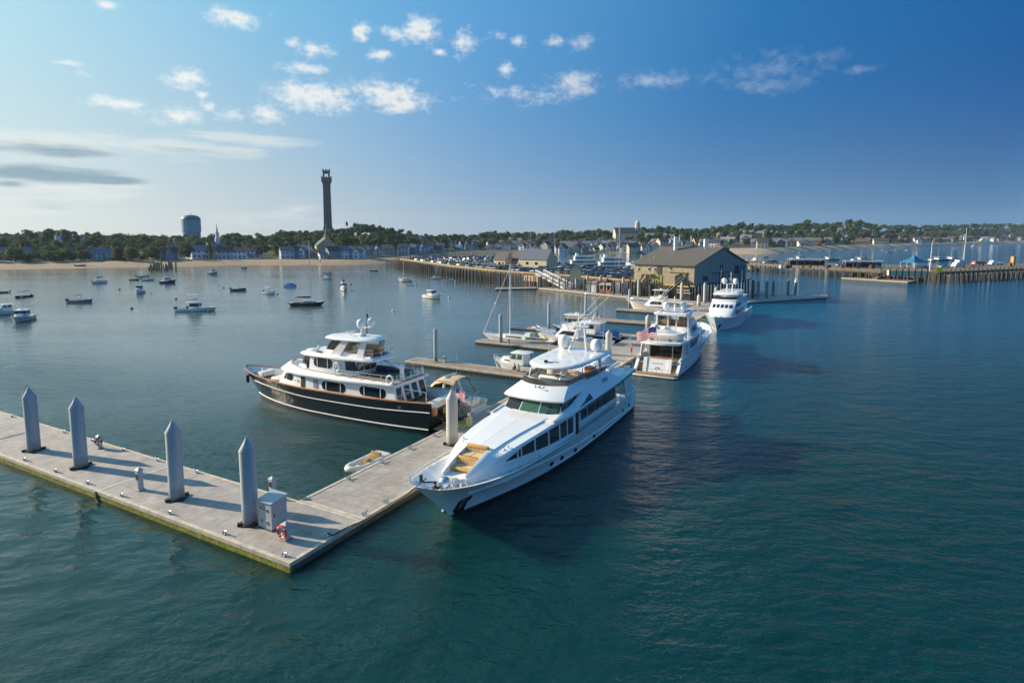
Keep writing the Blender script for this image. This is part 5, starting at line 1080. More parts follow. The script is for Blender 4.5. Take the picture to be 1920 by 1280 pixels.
    M = MB(); M.loft([[(8.6, -1.9, 8.13), (12.6, -1.9, 8.15), (12.6, 1.9, 8.15), (8.6, 1.9, 8.13)], [(8.6, -1.9, 8.17), (12.6, -1.9, 8.19), (12.6, 1.9, 8.19), (8.6, 1.9, 8.17)]], True, True, True); M.build('top_panel', mat('panel_blue', (.05, .06, .16), .4), t)
    M = MB(); M.box(9.0, 12.2, -1.55, 1.55, 8.19, 8.23); M.build('top_hatch', gel, t)
    dome(t, 10.6, 1.5, 8.2, .5, hh=1.25); dome(t, 10.6, -1.2, 8.2, .55, hh=1.4)
    M = MB(); M.cyl((10.2, 0, 8.1), (9.9, 0, 10.4), .2, .1, 8); M.box(9.7, 10.1, -.9, .9, 9.6, 9.7); M.box(9.85, 10.0, -1.0, 1.0, 9.9, 10.02); M.build('radar_mast', gel, t)
    for (x, y, h_) in ((8.0, 2.4, 4.4), (8.0, -2.4, 4.8), (8.3, 2.2, 3.6), (8.6, -2.1, 4.4)): whip(t, (x, y, 7.9), h_ * .6, (-.1, 0)); 
    for (x, y) in ((8.0, 2.62), (8.0, -2.62), (8.0, -2.0)): whip(t, (x, y, 4.5), 6.8, (-.2, 0), .02)
    M = MB(); M.cyl((6.4, -2.4, 4.5), (6.4, -2.4, 5.5), .22, .18, 10); M.cyl((6.4, -2.4, 5.4), (3.2, -1.9, 5.75), .14, .1, 8); M.rbox(4.4, 5.2, -2.6, -1.7, 4.5, 4.95, .12); M.rbox(6.9, 7.6, -2.6, -1.8, 4.5, 5.4, .15); M.build('davit', gel, t)
    M = MB(); M.rbox(20.0, 22.6, -2.6, -1.7, 3.2, 3.75, .35); M.rbox(23.0, 27.0, -1.2, 1.2, 2.95, 3.5, .4); M.build('bow_locker', gel, t)
    def W(x, y, z): return (loc[0] + x * cos(rz) - y * sin(rz), loc[1] + x * sin(rz) + y * cos(rz), z)
    td = thing('tender', 'canvas covered tender lying across the boat deck of the stern-on yacht', 'tender', W(3.6, 2.3, 4.75), rz - pi / 2)
    TH = Hull([(0, 0, .55, .95, .7, 1.), (2, 2, .6, 1.02, .72, 1.), (4.0, 4.2, .45, .85, .85, 1.1), (5.0, 5.5, .0, .1, 1.05, 1.)], 16)
    TH.build('hull', td, gel2, gel2, gel2, z_boot=.05, bulwark=.1, cap=.1, draft=-.05)
    for s in (1, -1): M = MB(); M.tube(TH.rails(0, .97, -.05, s, 16, -.05), .18, 8); M.build('tube', gel, td)
    def cv(x, w_, z): return [(x, -w_, .8), (x, -w_ * .72, .8 + (z - .8) * .8), (x, 0, z), (x, w_ * .72, .8 + (z - .8) * .8), (x, w_, .8)]
    M = MB(); M.loft([cv(.05, .9, 1.2), cv(.5, .95, 2.0), cv(1.1, .98, 2.1), cv(1.7, .98, 1.55), cv(2.5, .98, 1.85), cv(3.2, .9, 1.5), cv(4.4, .6, 1.2), cv(5.3, .12, 1.1)], False, True, True); M.build('cover', canvas_w, td, sharp=25)
    M = MB(); M.box(.4, .6, -.8, .8, -.2, 0.1); M.box(3.2, 3.4, -.7, .7, -.2, .1); M.build('chock', rubber_g, td)
    p = W(1.1, .2, 4.5); q = W(.3, .3, 6.9)
    M = MB(); M.cyl(p, q, .04, n=6); tag(M.build('flag_staff', M_steel), 'flag staff on the boat deck edge of the stern-on yacht', 'flag staff')
    us_flag('flag', 'large striped flag blowing left over the stern-on yacht tender', (q[0], q[1], q[2] - .05), 2.9, 1.5, pi + .25, sagk=.2)
yacht_stern()

# ------------------------------------------------------------------ bow-on yacht at the far end
def yacht_bow():
    o = D(-6.3, 137.5); loc, rz = frame_of(o, (-.4777, -.8785))
    t = thing('motor_yacht', 'white bow-on yacht with five square windscreen panes and twin domes', 'motor yacht', loc, rz, 'large motor yachts'); t.scale = (1, 1, .87)
    H = Hull([(0, 0, 3.2, 3.3, 2.4, 1.), (8, 8, 3.3, 3.5, 2.5, 1.), (17, 17.2, 3.3, 3.6, 2.65, 1.2), (23, 23.8, 2.9, 3.5, 2.9, 1.5), (27.5, 29, 1.9, 2.9, 3.2, 1.6), (30, 32.6, .8, 1.9, 3.5, 1.5), (31.2, 34.4, .2, .9, 3.7, 1.3), (31.6, 35.2, 0, 0, 3.8, 1.)], 36)
    H.build('hull', t, gel, gel, gel, z_boot=.15, bulwark=.85, cap=.22)
    for s in (1, -1):
        stanchion_rail('bow_rail', H.rails(.5, .985, 0, s, 22, .12), .4, M_steel, t, 2, .025, False)
        H.patch('hawse_port', [(29.6, 2.1), (30.9, 2.2), (30.9, 2.42), (29.6, 2.3)], paint_white, t, s, .03)
        H.patch('anchor_pocket', [(31.5, .35), (32.4, 1.0), (32.2, 1.7), (31.7, 1.75), (31.3, .8)], canvas_n, t, s, .02)
        for x in (12, 15, 18, 21): H.patch('porthole', [(x + .26 * cos(a), 1.1 + .2 * sin(a)) for a in [2 * pi * k / 10 for k in range(10)]], glass, t, s, .012)
    lo = arc_front(29.6, 28.3, 2.15, 8, 8, 2.6, 2.9); mid = arc_front(26.9, 26.3, 2.5, 8, 8, 2.8, 2.9); hi = arc_front(23.6, 23.2, 2.55, 8, 8, 3, 2.85)
    M = MB(); M.loft([mirror(lo, 2.3), mirror(lo, 2.9), mirror(mid, 4.35), mirror(hi, 6.25)], True, True, True); M.build('deck_house', gel, t, sharp=28)
    def fx(z): return 26.9 + (23.6 - 26.9) * (z - 4.35) / 1.9
    for k in range(5):
        y = -1.72 + k * .86; z0, z1 = 4.85, 5.55; dx = .05 * abs(k - 2) ** 1.5
        pane(t, [(fx(z0) + .06 - dx, y - .31, z0), (fx(z0) + .06 - dx, y + .31, z0), (fx(z1) + .06 - dx, y + .31, z1), (fx(z1) + .06 - dx, y - .31, z1)], glass, 'windscreen', .12, (1, 0, .6))
    for s in (1, -1):
        for (x0, x1, z0, z1) in ((24.0, 21.0, 4.75, 5.6), (20.6, 17.0, 4.7, 5.6), (22.5, 19.0, 3.0, 3.7), (18.5, 14.8, 2.95, 3.7), (14.3, 10.5, 2.95, 3.7)):
            pane(t, [(x, 2.78 * s if x < 21 else 2.62 * s, z) for x, z in ((x0, z0), (x1, z0), (x1, z1), (x0 - .5, z1))], glass, 'side_window', .25, (0, s, 0))
        M = MB(); M.box(7.5, 23, min(2.7 * s, 3.35 * s), max(2.7 * s, 3.35 * s), 4.2, 4.34); M.build('side_overhang', gel, t)
    br = arc_front(23.7, 23.2, 2.62, 7.5, 8, 3, 2.95)
    M = MB(); M.loft([mirror(br, 6.2), mirror(br, 6.45), mirror([(x - .3, y * .97) for x, y in br], 6.6)], True, True, True); M.build('bridge_deck', gel, t, sharp=30)
    sc = arc_front(22.9, 22.4, 2.5, 14, 8, 3, 2.6)
    def opr(h_, z): return [(x, y, z) for x, y in h_[::-1]] + [(x, -y, z) for x, y in h_[1:]]
    M = MB(); M.loft([opr(sc, 6.55), opr([(x - .5, y * .95) for x, y in sc], 7.15), opr([(x - .56, y * .93) for x, y in sc], 7.15), opr([(x - .06, y * .98) for x, y in sc], 6.55)], False); M.build('bridge_screen', mat('brown_screen', (.02, .012, .012), .08), t)
    h8 = arc_front(22.2, 21.2, 2.75, 12, 8, 2.8, 2.8)
    M = MB(); M.loft([mirror([(x - .2, y * .95) for x, y in h8], 7.5), mirror(h8, 7.62), mirror(h8, 7.78), mirror([(x - .4, y * .92) for x, y in h8], 8.0), mirror([(x - 1.5, y * .7) for x, y in h8], 8.2)], True, True, True); M.build('hardtop', gel, t, sharp=32)
    for s in (1, -1):
        for x in (20.8, 16.5, 12.8): M = MB(); M.box(x - .12, x + .12, min(2.3 * s, 2.45 * s), max(2.3 * s, 2.45 * s), 6.5, 7.6); M.build('hardtop_post', gel, t)
    M = MB()
    for s in (1, -1): M.loft([[(15.6, .75 * s, 8.0), (16.6, .75 * s, 8.0), (16.6, .45 * s, 8.0), (15.6, .45 * s, 8.0)], [(15.5, .7 * s, 10.0), (16.1, .7 * s, 10.0), (16.1, .5 * s, 10.0), (15.5, .5 * s, 10.0)]], True, True, True)
    M.box(15.4, 16.2, -1.5, 1.5, 9.95, 10.12); M.build('radar_arch', gel, t)
    dome(t, 15.9, 1.25, 10.1, .6, hh=1.4); dome(t, 15.9, -1.25, 10.1, .6, hh=1.4)
    M = MB(); M.cyl((15.6, .15, 10.1), (15.6, .15, 13.2), .06, n=6); M.box(15.5, 15.7, -.5, .8, 11.4, 11.46); M.box(15.5, 15.7, -.3, .3, 10.9, 11.0); M.build('mast', gel, t)
    M = MB(); M.box(19.6, 20.0, -2.3, -.7, 8.3, 8.45); M.cyl((19.8, -1.5, 8.0), (19.8, -1.5, 8.35), .15, n=8); M.build('radar_scanner', gel, t)
    M = MB(); M.cyl((18.8, 1.9, 8.0), (18.8, 1.9, 8.4), .12, n=8); M.box(18.7, 18.9, 1.3, 2.5, 8.4, 8.5); M.build('radar_scanner', gel, t)
    M = MB(); M.ball((31.0, .7, 3.1), .35, n=10); M.cyl((31, -.2, 2.8), (31, -.2, 3.3), .2, n=8); M.build('windlass', M_steel, t)
    whip(t, (14, -2.3, 7.8), 6.5); whip(t, (14, 2.3, 7.8), 6.0)
yacht_bow()
# ------------------------------------------------------------------ smaller boats
def boat_hull(L, B, fb, fs=None, bow=1.0):
    """fb: freeboard at the bow, fs: at the stern."""
    fs = fs if fs else fb * .62
    return Hull([(0, -.02 * L, B * .43, B * .46, fs, 1.), (.3 * L, .3 * L, B * .46, B * .5, fs * 1.02, 1.), (.6 * L, .62 * L, B * .38, B * .47, fs + (fb - fs) * .35, 1.2), (.8 * L, .85 * L, B * .2, B * .34, fs + (fb - fs) * .68, 1.4),
                 (.9 * L, .97 * L, B * .06, B * .14, fs + (fb - fs) * .92, 1.3), (.92 * L, L, 0, 0, fb, 1.)], 18)
def house(t, name, sections, m, sharp=30):
    M = MB(); M.loft([mirror(h, z) for h, z in sections], True, True, True); return M.build(name, m, t, sharp=sharp)
def outboard(t, x, y, z, m=M_black, k=1.):
    M = MB(); M.rbox(x - .55 * k, x, y - .2 * k, y + .2 * k, z - .1, z + .55 * k, .1); M.box(x - .35 * k, x - .15 * k, y - .07, y + .07, -.5, z); return M.build('outboard', m, t)
def boat_at(px, py, head, name, label, cat, L, group, off=.45):
    k = .9 if group == 'small boats at anchor' else 1.
    x, y, _ = at(px, py, 0); a = radians(head)
    t = thing(name, label, cat, (x - cos(a) * L * off * k, y - sin(a) * L * off * k, 0), a, group); t.scale = (k, k, k); return t
def console_boat(px, py, head, label, L=7.5, B=2.5, hm=gel, top=gel, tower=False, ttop=True, group='small boats at anchor', bm=boot_dark, eng=M_black):
    t = boat_at(px, py, head, 'centre_console_boat', label, 'motor boat', L, group)
    H = boat_hull(L, B, 1.25, .85); H.build('hull', t, hm, bm, gel2, z_boot=.1, bulwark=.45, cap=.12, draft=-.4)
    M = MB(); M.rbox(.42 * L, .52 * L, -.45, .45, .4, 1.55, .1); M.build('console', gel, t)
    M = MB(); M.rbox(.3 * L, .37 * L, -.5, .5, .4, 1.15, .08); M.rbox(.295 * L, .315 * L, -.5, .5, 1.1, 1.7, .05); M.build('helm_seat', cush_w, t)
    pane(t, [(.53 * L, -.42, 1.5), (.53 * L, .42, 1.5), (.49 * L, .38, 2.0), (.49 * L, -.38, 2.0)], clear_s, 'windscreen', .03, (1, 0, .3))
    if ttop:
        for x in (.32 * L, .5 * L):
            for s in (1, -1): M = MB(); M.cyl((x, .48 * s, .6), (x + .05, .62 * s, 2.55), .035, n=6); M.build('top_leg', M_steel, t)
        M = MB(); M.rbox(.24 * L, .56 * L, -.95, .95, 2.5, 2.62, .3); M.build('t_top', top, t)
    if tower:
        M = MB(); M.rbox(.36 * L, .5 * L, -.6, .6, 3.3, 3.9, .1); M.build('upper_station', gel, t)
        M = MB(); M.rbox(.28 * L, .56 * L, -.85, .85, 4.75, 4.86, .3); M.build('tower_top', gel, t)
        for x in (.3 * L, .54 * L):
            for s in (1, -1): M = MB(); M.cyl((x, .75 * s, 2.6), (x, .6 * s, 4.8), .035, n=6); M.build('tower_leg', M_steel, t)
        M = MB(); M.rbox(.3 * L, .58 * L, -.8, .8, .5, 2.4, .2); M.build('cabin_shelter', gel, t); pane(t, [(.585 * L, -.7, 1.5), (.585 * L, .7, 1.5), (.585 * L, .7, 2.2), (.585 * L, -.7, 2.2)], glass, 'shelter_window', .04, (1, 0, 0))
        for s in (1, -1): pane(t, [(.32 * L, .815 * s, 1.4), (.56 * L, .815 * s, 1.4), (.56 * L, .815 * s, 2.2), (.32 * L, .815 * s, 2.2)], glass, 'shelter_window', .04, (0, s, 0))
        M = MB(); M.rbox(.24 * L, .3 * L, -.7, .7, .5, 1.5, .1); M.build('seat', canvas_n, t)
    for s in ((.38, -.38) if L > 6.5 else (0,)): outboard(t, -.02 * L, s, .75, eng, 1.1)
    return t
def cabin_boat(px, py, head, label, L=9, B=3.1, hm=gel, bm=boot_dark, mast=0, roof=gel, fly=False, group='small boats at anchor', wind=glass, bimini=None):
    t = boat_at(px, py, head, 'cabin_cruiser', label, 'motor boat', L, group)
    H = boat_hull(L, B, 1.65, 1.0); H.build('hull', t, hm, bm, gel2, z_boot=.14, bulwark=lambda x: .5 if x < L * .45 else .1, cap=.14, draft=-.5)
    w = B * .38
    house(t, 'trunk_cabin', [([(.86 * L, 0), (.84 * L, w * .35), (.74 * L, w * .75), (.6 * L, w), (.5 * L, w)], 1.1), ([(.8 * L, 0), (.78 * L, w * .3), (.7 * L, w * .65), (.6 * L, w * .9), (.5 * L, w * .9)], 1.95)], gel)
    house(t, 'wheel_house', [([(.63 * L, 0), (.62 * L, w * .5), (.59 * L, w), (.4 * L, w * 1.02), (.33 * L, w * 1.02)], 1.1), ([(.63 * L, 0), (.62 * L, w * .5), (.59 * L, w), (.4 * L, w * 1.02), (.33 * L, w * 1.02)], 1.9), ([(.57 * L, 0), (.56 * L, w * .5), (.545 * L, w * .9), (.4 * L, w * .92), (.34 * L, w * .92)], 2.75)], gel)
    for (y0, y1) in ((-.92, -.34), (-.28, .28), (.34, .92)):
        pane(t, [(.628 * L - abs(y0) * .02 * L, y0 * w, 1.98), (.628 * L - abs(y1) * .02 * L, y1 * w, 1.98), (.585 * L - abs(y1) * .02 * L, y1 * w * .95, 2.66), (.585 * L - abs(y0) * .02 * L, y0 * w * .95, 2.66)], wind, 'windscreen', .1, (1, 0, .4))
    for s in (1, -1):
        for (x0, x1) in ((.575, .48), (.465, .36)):
            pane(t, [(x0 * L, (w * 1.03) * s, 1.95), (x1 * L, (w * 1.04) * s, 1.95), (x1 * L, (w * .955) * s, 2.62), (x0 * L - .03 * L, (w * .94) * s, 2.62)], wind, 'side_window', .06, (0, s, 0))
        pane(t, [(.72 * L, w * .74 * s, 1.5), (.6 * L, (w * .97) * s, 1.5), (.6 * L, (w * .94) * s, 1.75), (.72 * L, w * .7 * s, 1.72)], wind, 'cabin_window', .06, (0, s, 0))
    M = MB(); M.rbox(.24 * L, .585 * L, -w * 1.02, w * 1.02, 2.74, 2.86, .3); M.build('hardtop', roof, t)
    for s in (1, -1): M = MB(); M.cyl((.25 * L, w * .95 * s, 1.0), (.26 * L, w * .95 * s, 2.78), .035, n=6); M.build('hardtop_post', M_steel, t)
    stanchion_rail('bow_rail', H.rails(.45, .985, 0, 1, 12, .08) + H.rails(.45, .985, 0, -1, 12, .08)[::-1], .55, M_steel, t, 3, .022, False)
    M = MB(); M.rbox(.02 * L, .16 * L, -w, w, .6, 1.15, .15); M.build('cockpit_seat', cush_w, t)
    if fly:
        house(t, 'flybridge', [([(.55 * L, 0), (.53 * L, w * .7), (.28 * L, w * .9)], 2.86), ([(.57 * L, 0), (.55 * L, w * .75), (.28 * L, w * .92)], 3.5)], gel)
        M = MB(); M.rbox(.28 * L, .46 * L, -w * .8, w * .8, 4.6, 4.7, .2); M.build('bimini', canvas_n, t)
        for x in (.3 * L, .44 * L):
            for s in (1, -1): M = MB(); M.cyl((x, w * .7 * s, 3.4), (x, w * .7 * s, 4.62), .03, n=6); M.build('bimini_leg', M_steel, t)
        M = MB(); M.rbox(.3 * L, .38 * L, -.5, .5, 3.5, 4.1, .1); M.build('helm_seat', canvas_n, t)
    if mast:
        M = MB(); M.cyl((.42 * L, 0, 2.8), (.42 * L, 0, 2.8 + mast), .07, .04, 6); M.cyl((.42 * L, -.4, 2.8 + mast * .8), (.42 * L, .4, 2.8 + mast * .8), .03, n=5); M.build('mast', mast_m, t)
        M = MB(); M.cyl((.46 * L, 0, 2.86), (.46 * L, 0, 3.1), .28, .25, 12); M.build('radar', gel, t)
    if bimini:
        M = MB(); M.rbox(.02 * L, .26 * L, -w, w, 2.5, 2.6, .2); M.build('bimini', bimini, t)
    return t
def skiff(px, py, head, label, L=4.6, B=1.7, hm=gel, group='small boats at anchor', cover=None, eng=True, bimini=None, person=None):
    t = boat_at(px, py, head, 'skiff', label, 'boat', L, group)
    H = boat_hull(L, B, .8, .55); H.build('hull', t, hm, hm, gel2 if cover is None else cover, z_boot=.06, bulwark=.35, cap=.09, draft=-.3)
    if cover:
        house(t, 'cover', [([(.97 * L, 0), (.85 * L, B * .33), (.6 * L, B * .47), (.3 * L, B * .5), (0, B * .46)], .6), ([(.9 * L, 0), (.8 * L, B * .25), (.6 * L, B * .35), (.3 * L, B * .35), (.05 * L, B * .3)], .95), ([(.7 * L, 0), (.65 * L, B * .1), (.5 * L, B * .16), (.3 * L, B * .15), (.25 * L, B * .1)], 1.6)], cover)
    else:
        for x in (.22, .48, .7): M = MB(); M.box(x * L, x * L + .28, -B * .4, B * .4, .42, .5); M.build('thwart', teak, t)
    if eng: outboard(t, -.02 * L, 0, .5, M_black, .8)
    if bimini:
        M = MB(); M.rbox(.15 * L, .6 * L, -B * .45, B * .45, 2.0, 2.14, .2); M.build('bimini', bimini, t)
        for x in (.18, .56):
            for s in (1, -1): M = MB(); M.cyl((x * L, B * .42 * s, .5), (x * L, B * .4 * s, 2.02), .03, n=6); M.build('bimini_leg', M_steel, t)
    return t
def sail_boat(px, py, head, label, L=10, B=3.2, hm=gel, mast=13, sailc=canvas_n, group='sailing boats', dodger=None, stays=True, boom_up=.0, bm=boot_dark):
    t = boat_at(px, py, head, 'sailing_boat', label, 'sailing boat', L, group)
    H = Hull([(0, -.06 * L, B * .2, B * .34, 1.0, 1.), (.25 * L, .22 * L, B * .42, B * .48, .95, 1.), (.5 * L, .5 * L, B * .42, B * .5, .98, 1.), (.72 * L, .76 * L, B * .24, B * .38, 1.08, 1.2), (.84 * L, .93 * L, B * .06, B * .14, 1.2, 1.2), (.88 * L, L, 0, 0, 1.25, 1.)], 20)
    H.build('hull', t, hm, bm, gel2, z_boot=.12, bulwark=.08, cap=.1, draft=-.5)
    w = B * .3
    house(t, 'coach_roof', [([(.76 * L, 0), (.74 * L, w * .5), (.62 * L, w), (.32 * L, w * 1.05)], .95), ([(.72 * L, 0), (.7 * L, w * .45), (.6 * L, w * .85), (.33 * L, w * .9)], 1.45)], gel2)
    for s in (1, -1): pane(t, [(.62 * L, w * 1.0 * s, 1.1), (.38 * L, w * 1.06 * s, 1.1), (.38 * L, w * .99 * s, 1.32), (.6 * L, w * .93 * s, 1.32)], glass, 'cabin_window', .05, (0, s, 0))
    M = MB(); M.rbox(.06 * L, .3 * L, -w * .8, w * .8, .6, 1.06, .1); M.build('cockpit', teak, t)
    xm = .58 * L
    M = MB(); M.cyl((xm, 0, 1.4), (xm, 0, mast), .13, .09, 8)
    for k in (.45, .72): M.cyl((xm, -B * .25, mast * k), (xm, B * .25, mast * k), .03, n=5)
    M.build('mast', mast_m, t)
    M = MB(); M.cyl((xm - .1, 0, 2.3), (.14 * L, 0, 2.25), .06, n=6); M.build('boom', mast_m, t)
    M = MB(); M.loft([[(x, r_ * sin(2 * pi * k / 8), 2.45 + r_ * 1.2 * cos(2 * pi * k / 8)) for k in range(8)] for x, r_ in ((xm - .15, .24), (.42 * L, .2), (.25 * L, .15), (.15 * L, .08))], True, True, True); M.build('furled_sail', sailc, t)
    if stays:
        M = MB(); r_ = .022
        M.cyl((L * .985, 0, 1.25), (xm, 0, mast * .97), .05, .03, 6); M.build('furled_jib', canvas_w, t)
        M = MB(); M.cyl((-.05 * L, 0, 1.0), (xm, 0, mast), r_, n=4)
        for s in (1, -1): M.cyl((xm - .1, B * .46 * s, 1.0), (xm, B * .25 * s, mast * .45), r_, n=4); M.cyl((xm, B * .25 * s, mast * .45), (xm, 0, mast * .95), r_, n=4)
        M.build('rigging', M_steel, t)
    if dodger: house(t, 'sprayhood', [([(.38 * L, 0), (.37 * L, w * .8), (.26 * L, w)], 1.4), ([(.34 * L, 0), (.33 * L, w * .7), (.26 * L, w * .85)], 2.1)], dodger)
    stanchion_rail('guard_rail', H.rails(0, .97, 0, 1, 14, .08) + H.rails(0, .97, 0, -1, 14, .08)[::-1], .6, M_steel, t, 3, .018, False)
    return t

# boats at anchor in the left half of the harbour
skiff(1, 549, 200, 'dark skiff cut by the left edge of the picture', 6, 2.2, navy_hull)
skiff(44, 557, 265, 'dark hulled open boat under a black bimini, far left', 6.5, 2.5, navy_hull, bimini=canvas_n)
cabin_boat(14, 589, 230, 'white cabin boat with green windows behind the grey cruiser, far left', 8.5, 3.2, gel2, wind=glass_g)
cabin_boat(43, 601, 292, 'grey hulled cabin cruiser with a mast, nearest boat at the far left', 9.5, 3.6, mat('grey_hull_paint', (.42, .44, .45), .3), mast=4.2, wind=glass)
console_boat(150, 567, 12, 'blue hulled open boat with a T-top, alone left of centre bay', 7.2, 2.5, mat('blue_grey_hull', (.20, .27, .33), .25), mat('dark_top', (.06, .08, .1), .5))
sail_boat(186, 531, 250, 'small sailing boat with a thin mast, nearest the sandy shore on the left', 6.5, 2.3, gel, 7.5, canvas_n, stays=False)
cabin_boat(262, 549, 285, 'white cabin boat facing the viewer below the old pile stumps', 6.6, 2.7, gel, roof=mat('blue_grey_top', (.2, .24, .28), .5))
skiff(252, 525.5, 5, 'thin dark rowing boat left of the two boats by the stumps', 4.6, 1.6, navy_hull, eng=False)
console_boat(268, 519.5, 20, 'small tan boat just below the old pile stumps, upper of two', 6, 2.2, gel2)
console_boat(277, 526, 30, 'small tan boat just below the old pile stumps, lower of two', 5.2, 2.0, gel2, ttop=False)
cabin_boat(314, 531, 15, 'dark blue hulled cabin boat right of the old pile stumps', 6.6, 2.5, navy_hull)
console_boat(367, 583, 8, 'white open boat with a tall double tower, largest boat left of the dark sailing boat', 11.0, 3.1, gel, tower=True)
cabin_boat(399, 514, 340, 'blue cabin boat close to the beach below the white church', 6.5, 2.4, mat('blue_grey_hull', (.20, .27, .33)))
console_boat(447, 545, 12, 'green hulled open boat at its buoy', 5.6, 2.1, mat('green_hull_paint', (.02, .09, .07), .3), ttop=False)
skiff(458, 503, 350, 'tiny dark rowing boat just off the beach', 4.0, 1.5, navy_hull, eng=False)
console_boat(505, 551, 335, 'white open boat with a small T-top between the green boat and the blue cover', 5.6, 2.2, gel)
skiff(544, 538, 0, 'boat under a bright blue cover', 5.4, 2.1, mat('pale_blue_hull', (.45, .55, .62), .3), cover=mat('bright_blue_cover', (.03, .22, .62), .7), eng=False)
sail_boat(575, 573, 6, 'dark grey hulled sailing boat with a black furled sail and tall mast', 9.4, 3.2, mat('charcoal_hull', (.06, .065, .07), .25), 18.5, canvas_n)
console_boat(612, 523.5, 340, 'white boat with a dark centre on the tower reflection', 5.6, 2.2, gel, ttop=False, eng=M_black)
skiff(614, 512.5, 350, 'small grey boat behind the white one on the tower reflection', 5.2, 1.9, mat('grey_hull_paint', (.42, .44, .45)))
cabin_boat(645, 544, 290, 'white cabin boat with a flybridge bimini', 7.2, 2.8, gel, fly=True)
skiff(702, 508.5, 355, 'small dark boat out alone near the beach centre', 4.8, 1.8, navy_hull)
sail_boat(760, 528, 165, 'cream catboat with a short mast behind a white skiff', 6, 2.4, gel2, 11, canvas_t, stays=False)
skiff(769, 535, 170, 'white skiff with blue fittings overlapping the cream catboat', 6, 2.1, gel, bimini=None)
cabin_boat(810, 559, 320, 'white cabin boat nearest the pier, facing right', 8.2, 3.1, gel)
console_boat(815, 523, 350, 'white open boat with a black motor cover near the pier piles', 4.6, 1.9, gel, ttop=False)
rb = skiff(838, 526.5, 2, 'white skiff carrying a standing person in orange near the pier piles', 6, 1.8, gel)

# mooring buoys
by = None
buoys = [(224, 543, .35, 'd'), (247, 579, .35, 'd'), (284, 550, .2, 'd'), (330, 561, .35, 'd'), (392, 585, .35, 'd'), (419, 540, .3, 'd'), (461, 545.5, .3, 'd'), (520, 552, .3, 'd'), (553, 538.5, .25, 'r'), (600, 574, .25, 'd'), (658, 533.5, .4, 'd'),
         (660, 546, .25, 'd'), (737, 583, .35, 'w'), (842, 558.5, .35, 'w'), (780, 535.5, .3, 'w'), (929, 569, .3, 'w'), (853, 527.5, .25, 'w'), (502, 519, .2, 'd')]
for k in ('d', 'w', 'r'):
    src = None
    for (px, py, r, kk) in buoys:
        if kk != k: continue
        lb = {'d': 'dark round mooring buoy among the anchored boats', 'w': 'white round mooring buoy toward the pier side of the bay', 'r': 'reddish mooring buoy beside the blue covered boat'}[k]
        if src is None:
            src = thing('mooring_buoy', lb, 'buoy', at(px, py, 0), 0, 'mooring buoys')
            M = MB(); M.ball((0, 0, .15), .5, n=12); M.build('float', {'d': M_black, 'w': paint_white, 'r': M_red}[k], src)
            M = MB(); M.torus((0, 0, .68), .1, .03, 'x', 10); M.build('lifting_ring', M_steel, src); src.scale = (r * 2,) * 3
        else: copy_tree(src, at(px, py, 0), 0, lb, 'mooring buoys', r * 2)

# boats at the finger docks
A_DIR = math.degrees(atan2(.4777, -.8785))               # pointing out along a finger
def berth(a, b): p = D(a, b); return p
def put(t, a, b, L, off=.45): p = D(a, b); rz = t.rotation_euler[2]; t.location = (p[0] - cos(rz) * L * off, p[1] - sin(rz) * L * off, 0)
# white cuddy cruiser behind the nearest finger
t = cabin_boat(975, 690, A_DIR, 'white cuddy cruiser with a hardtop moored behind the nearest finger dock', 8.4, 3.0, gel, group='boats at the finger docks', wind=glass_g); put(t, 12.6, 53.4, 8.4)
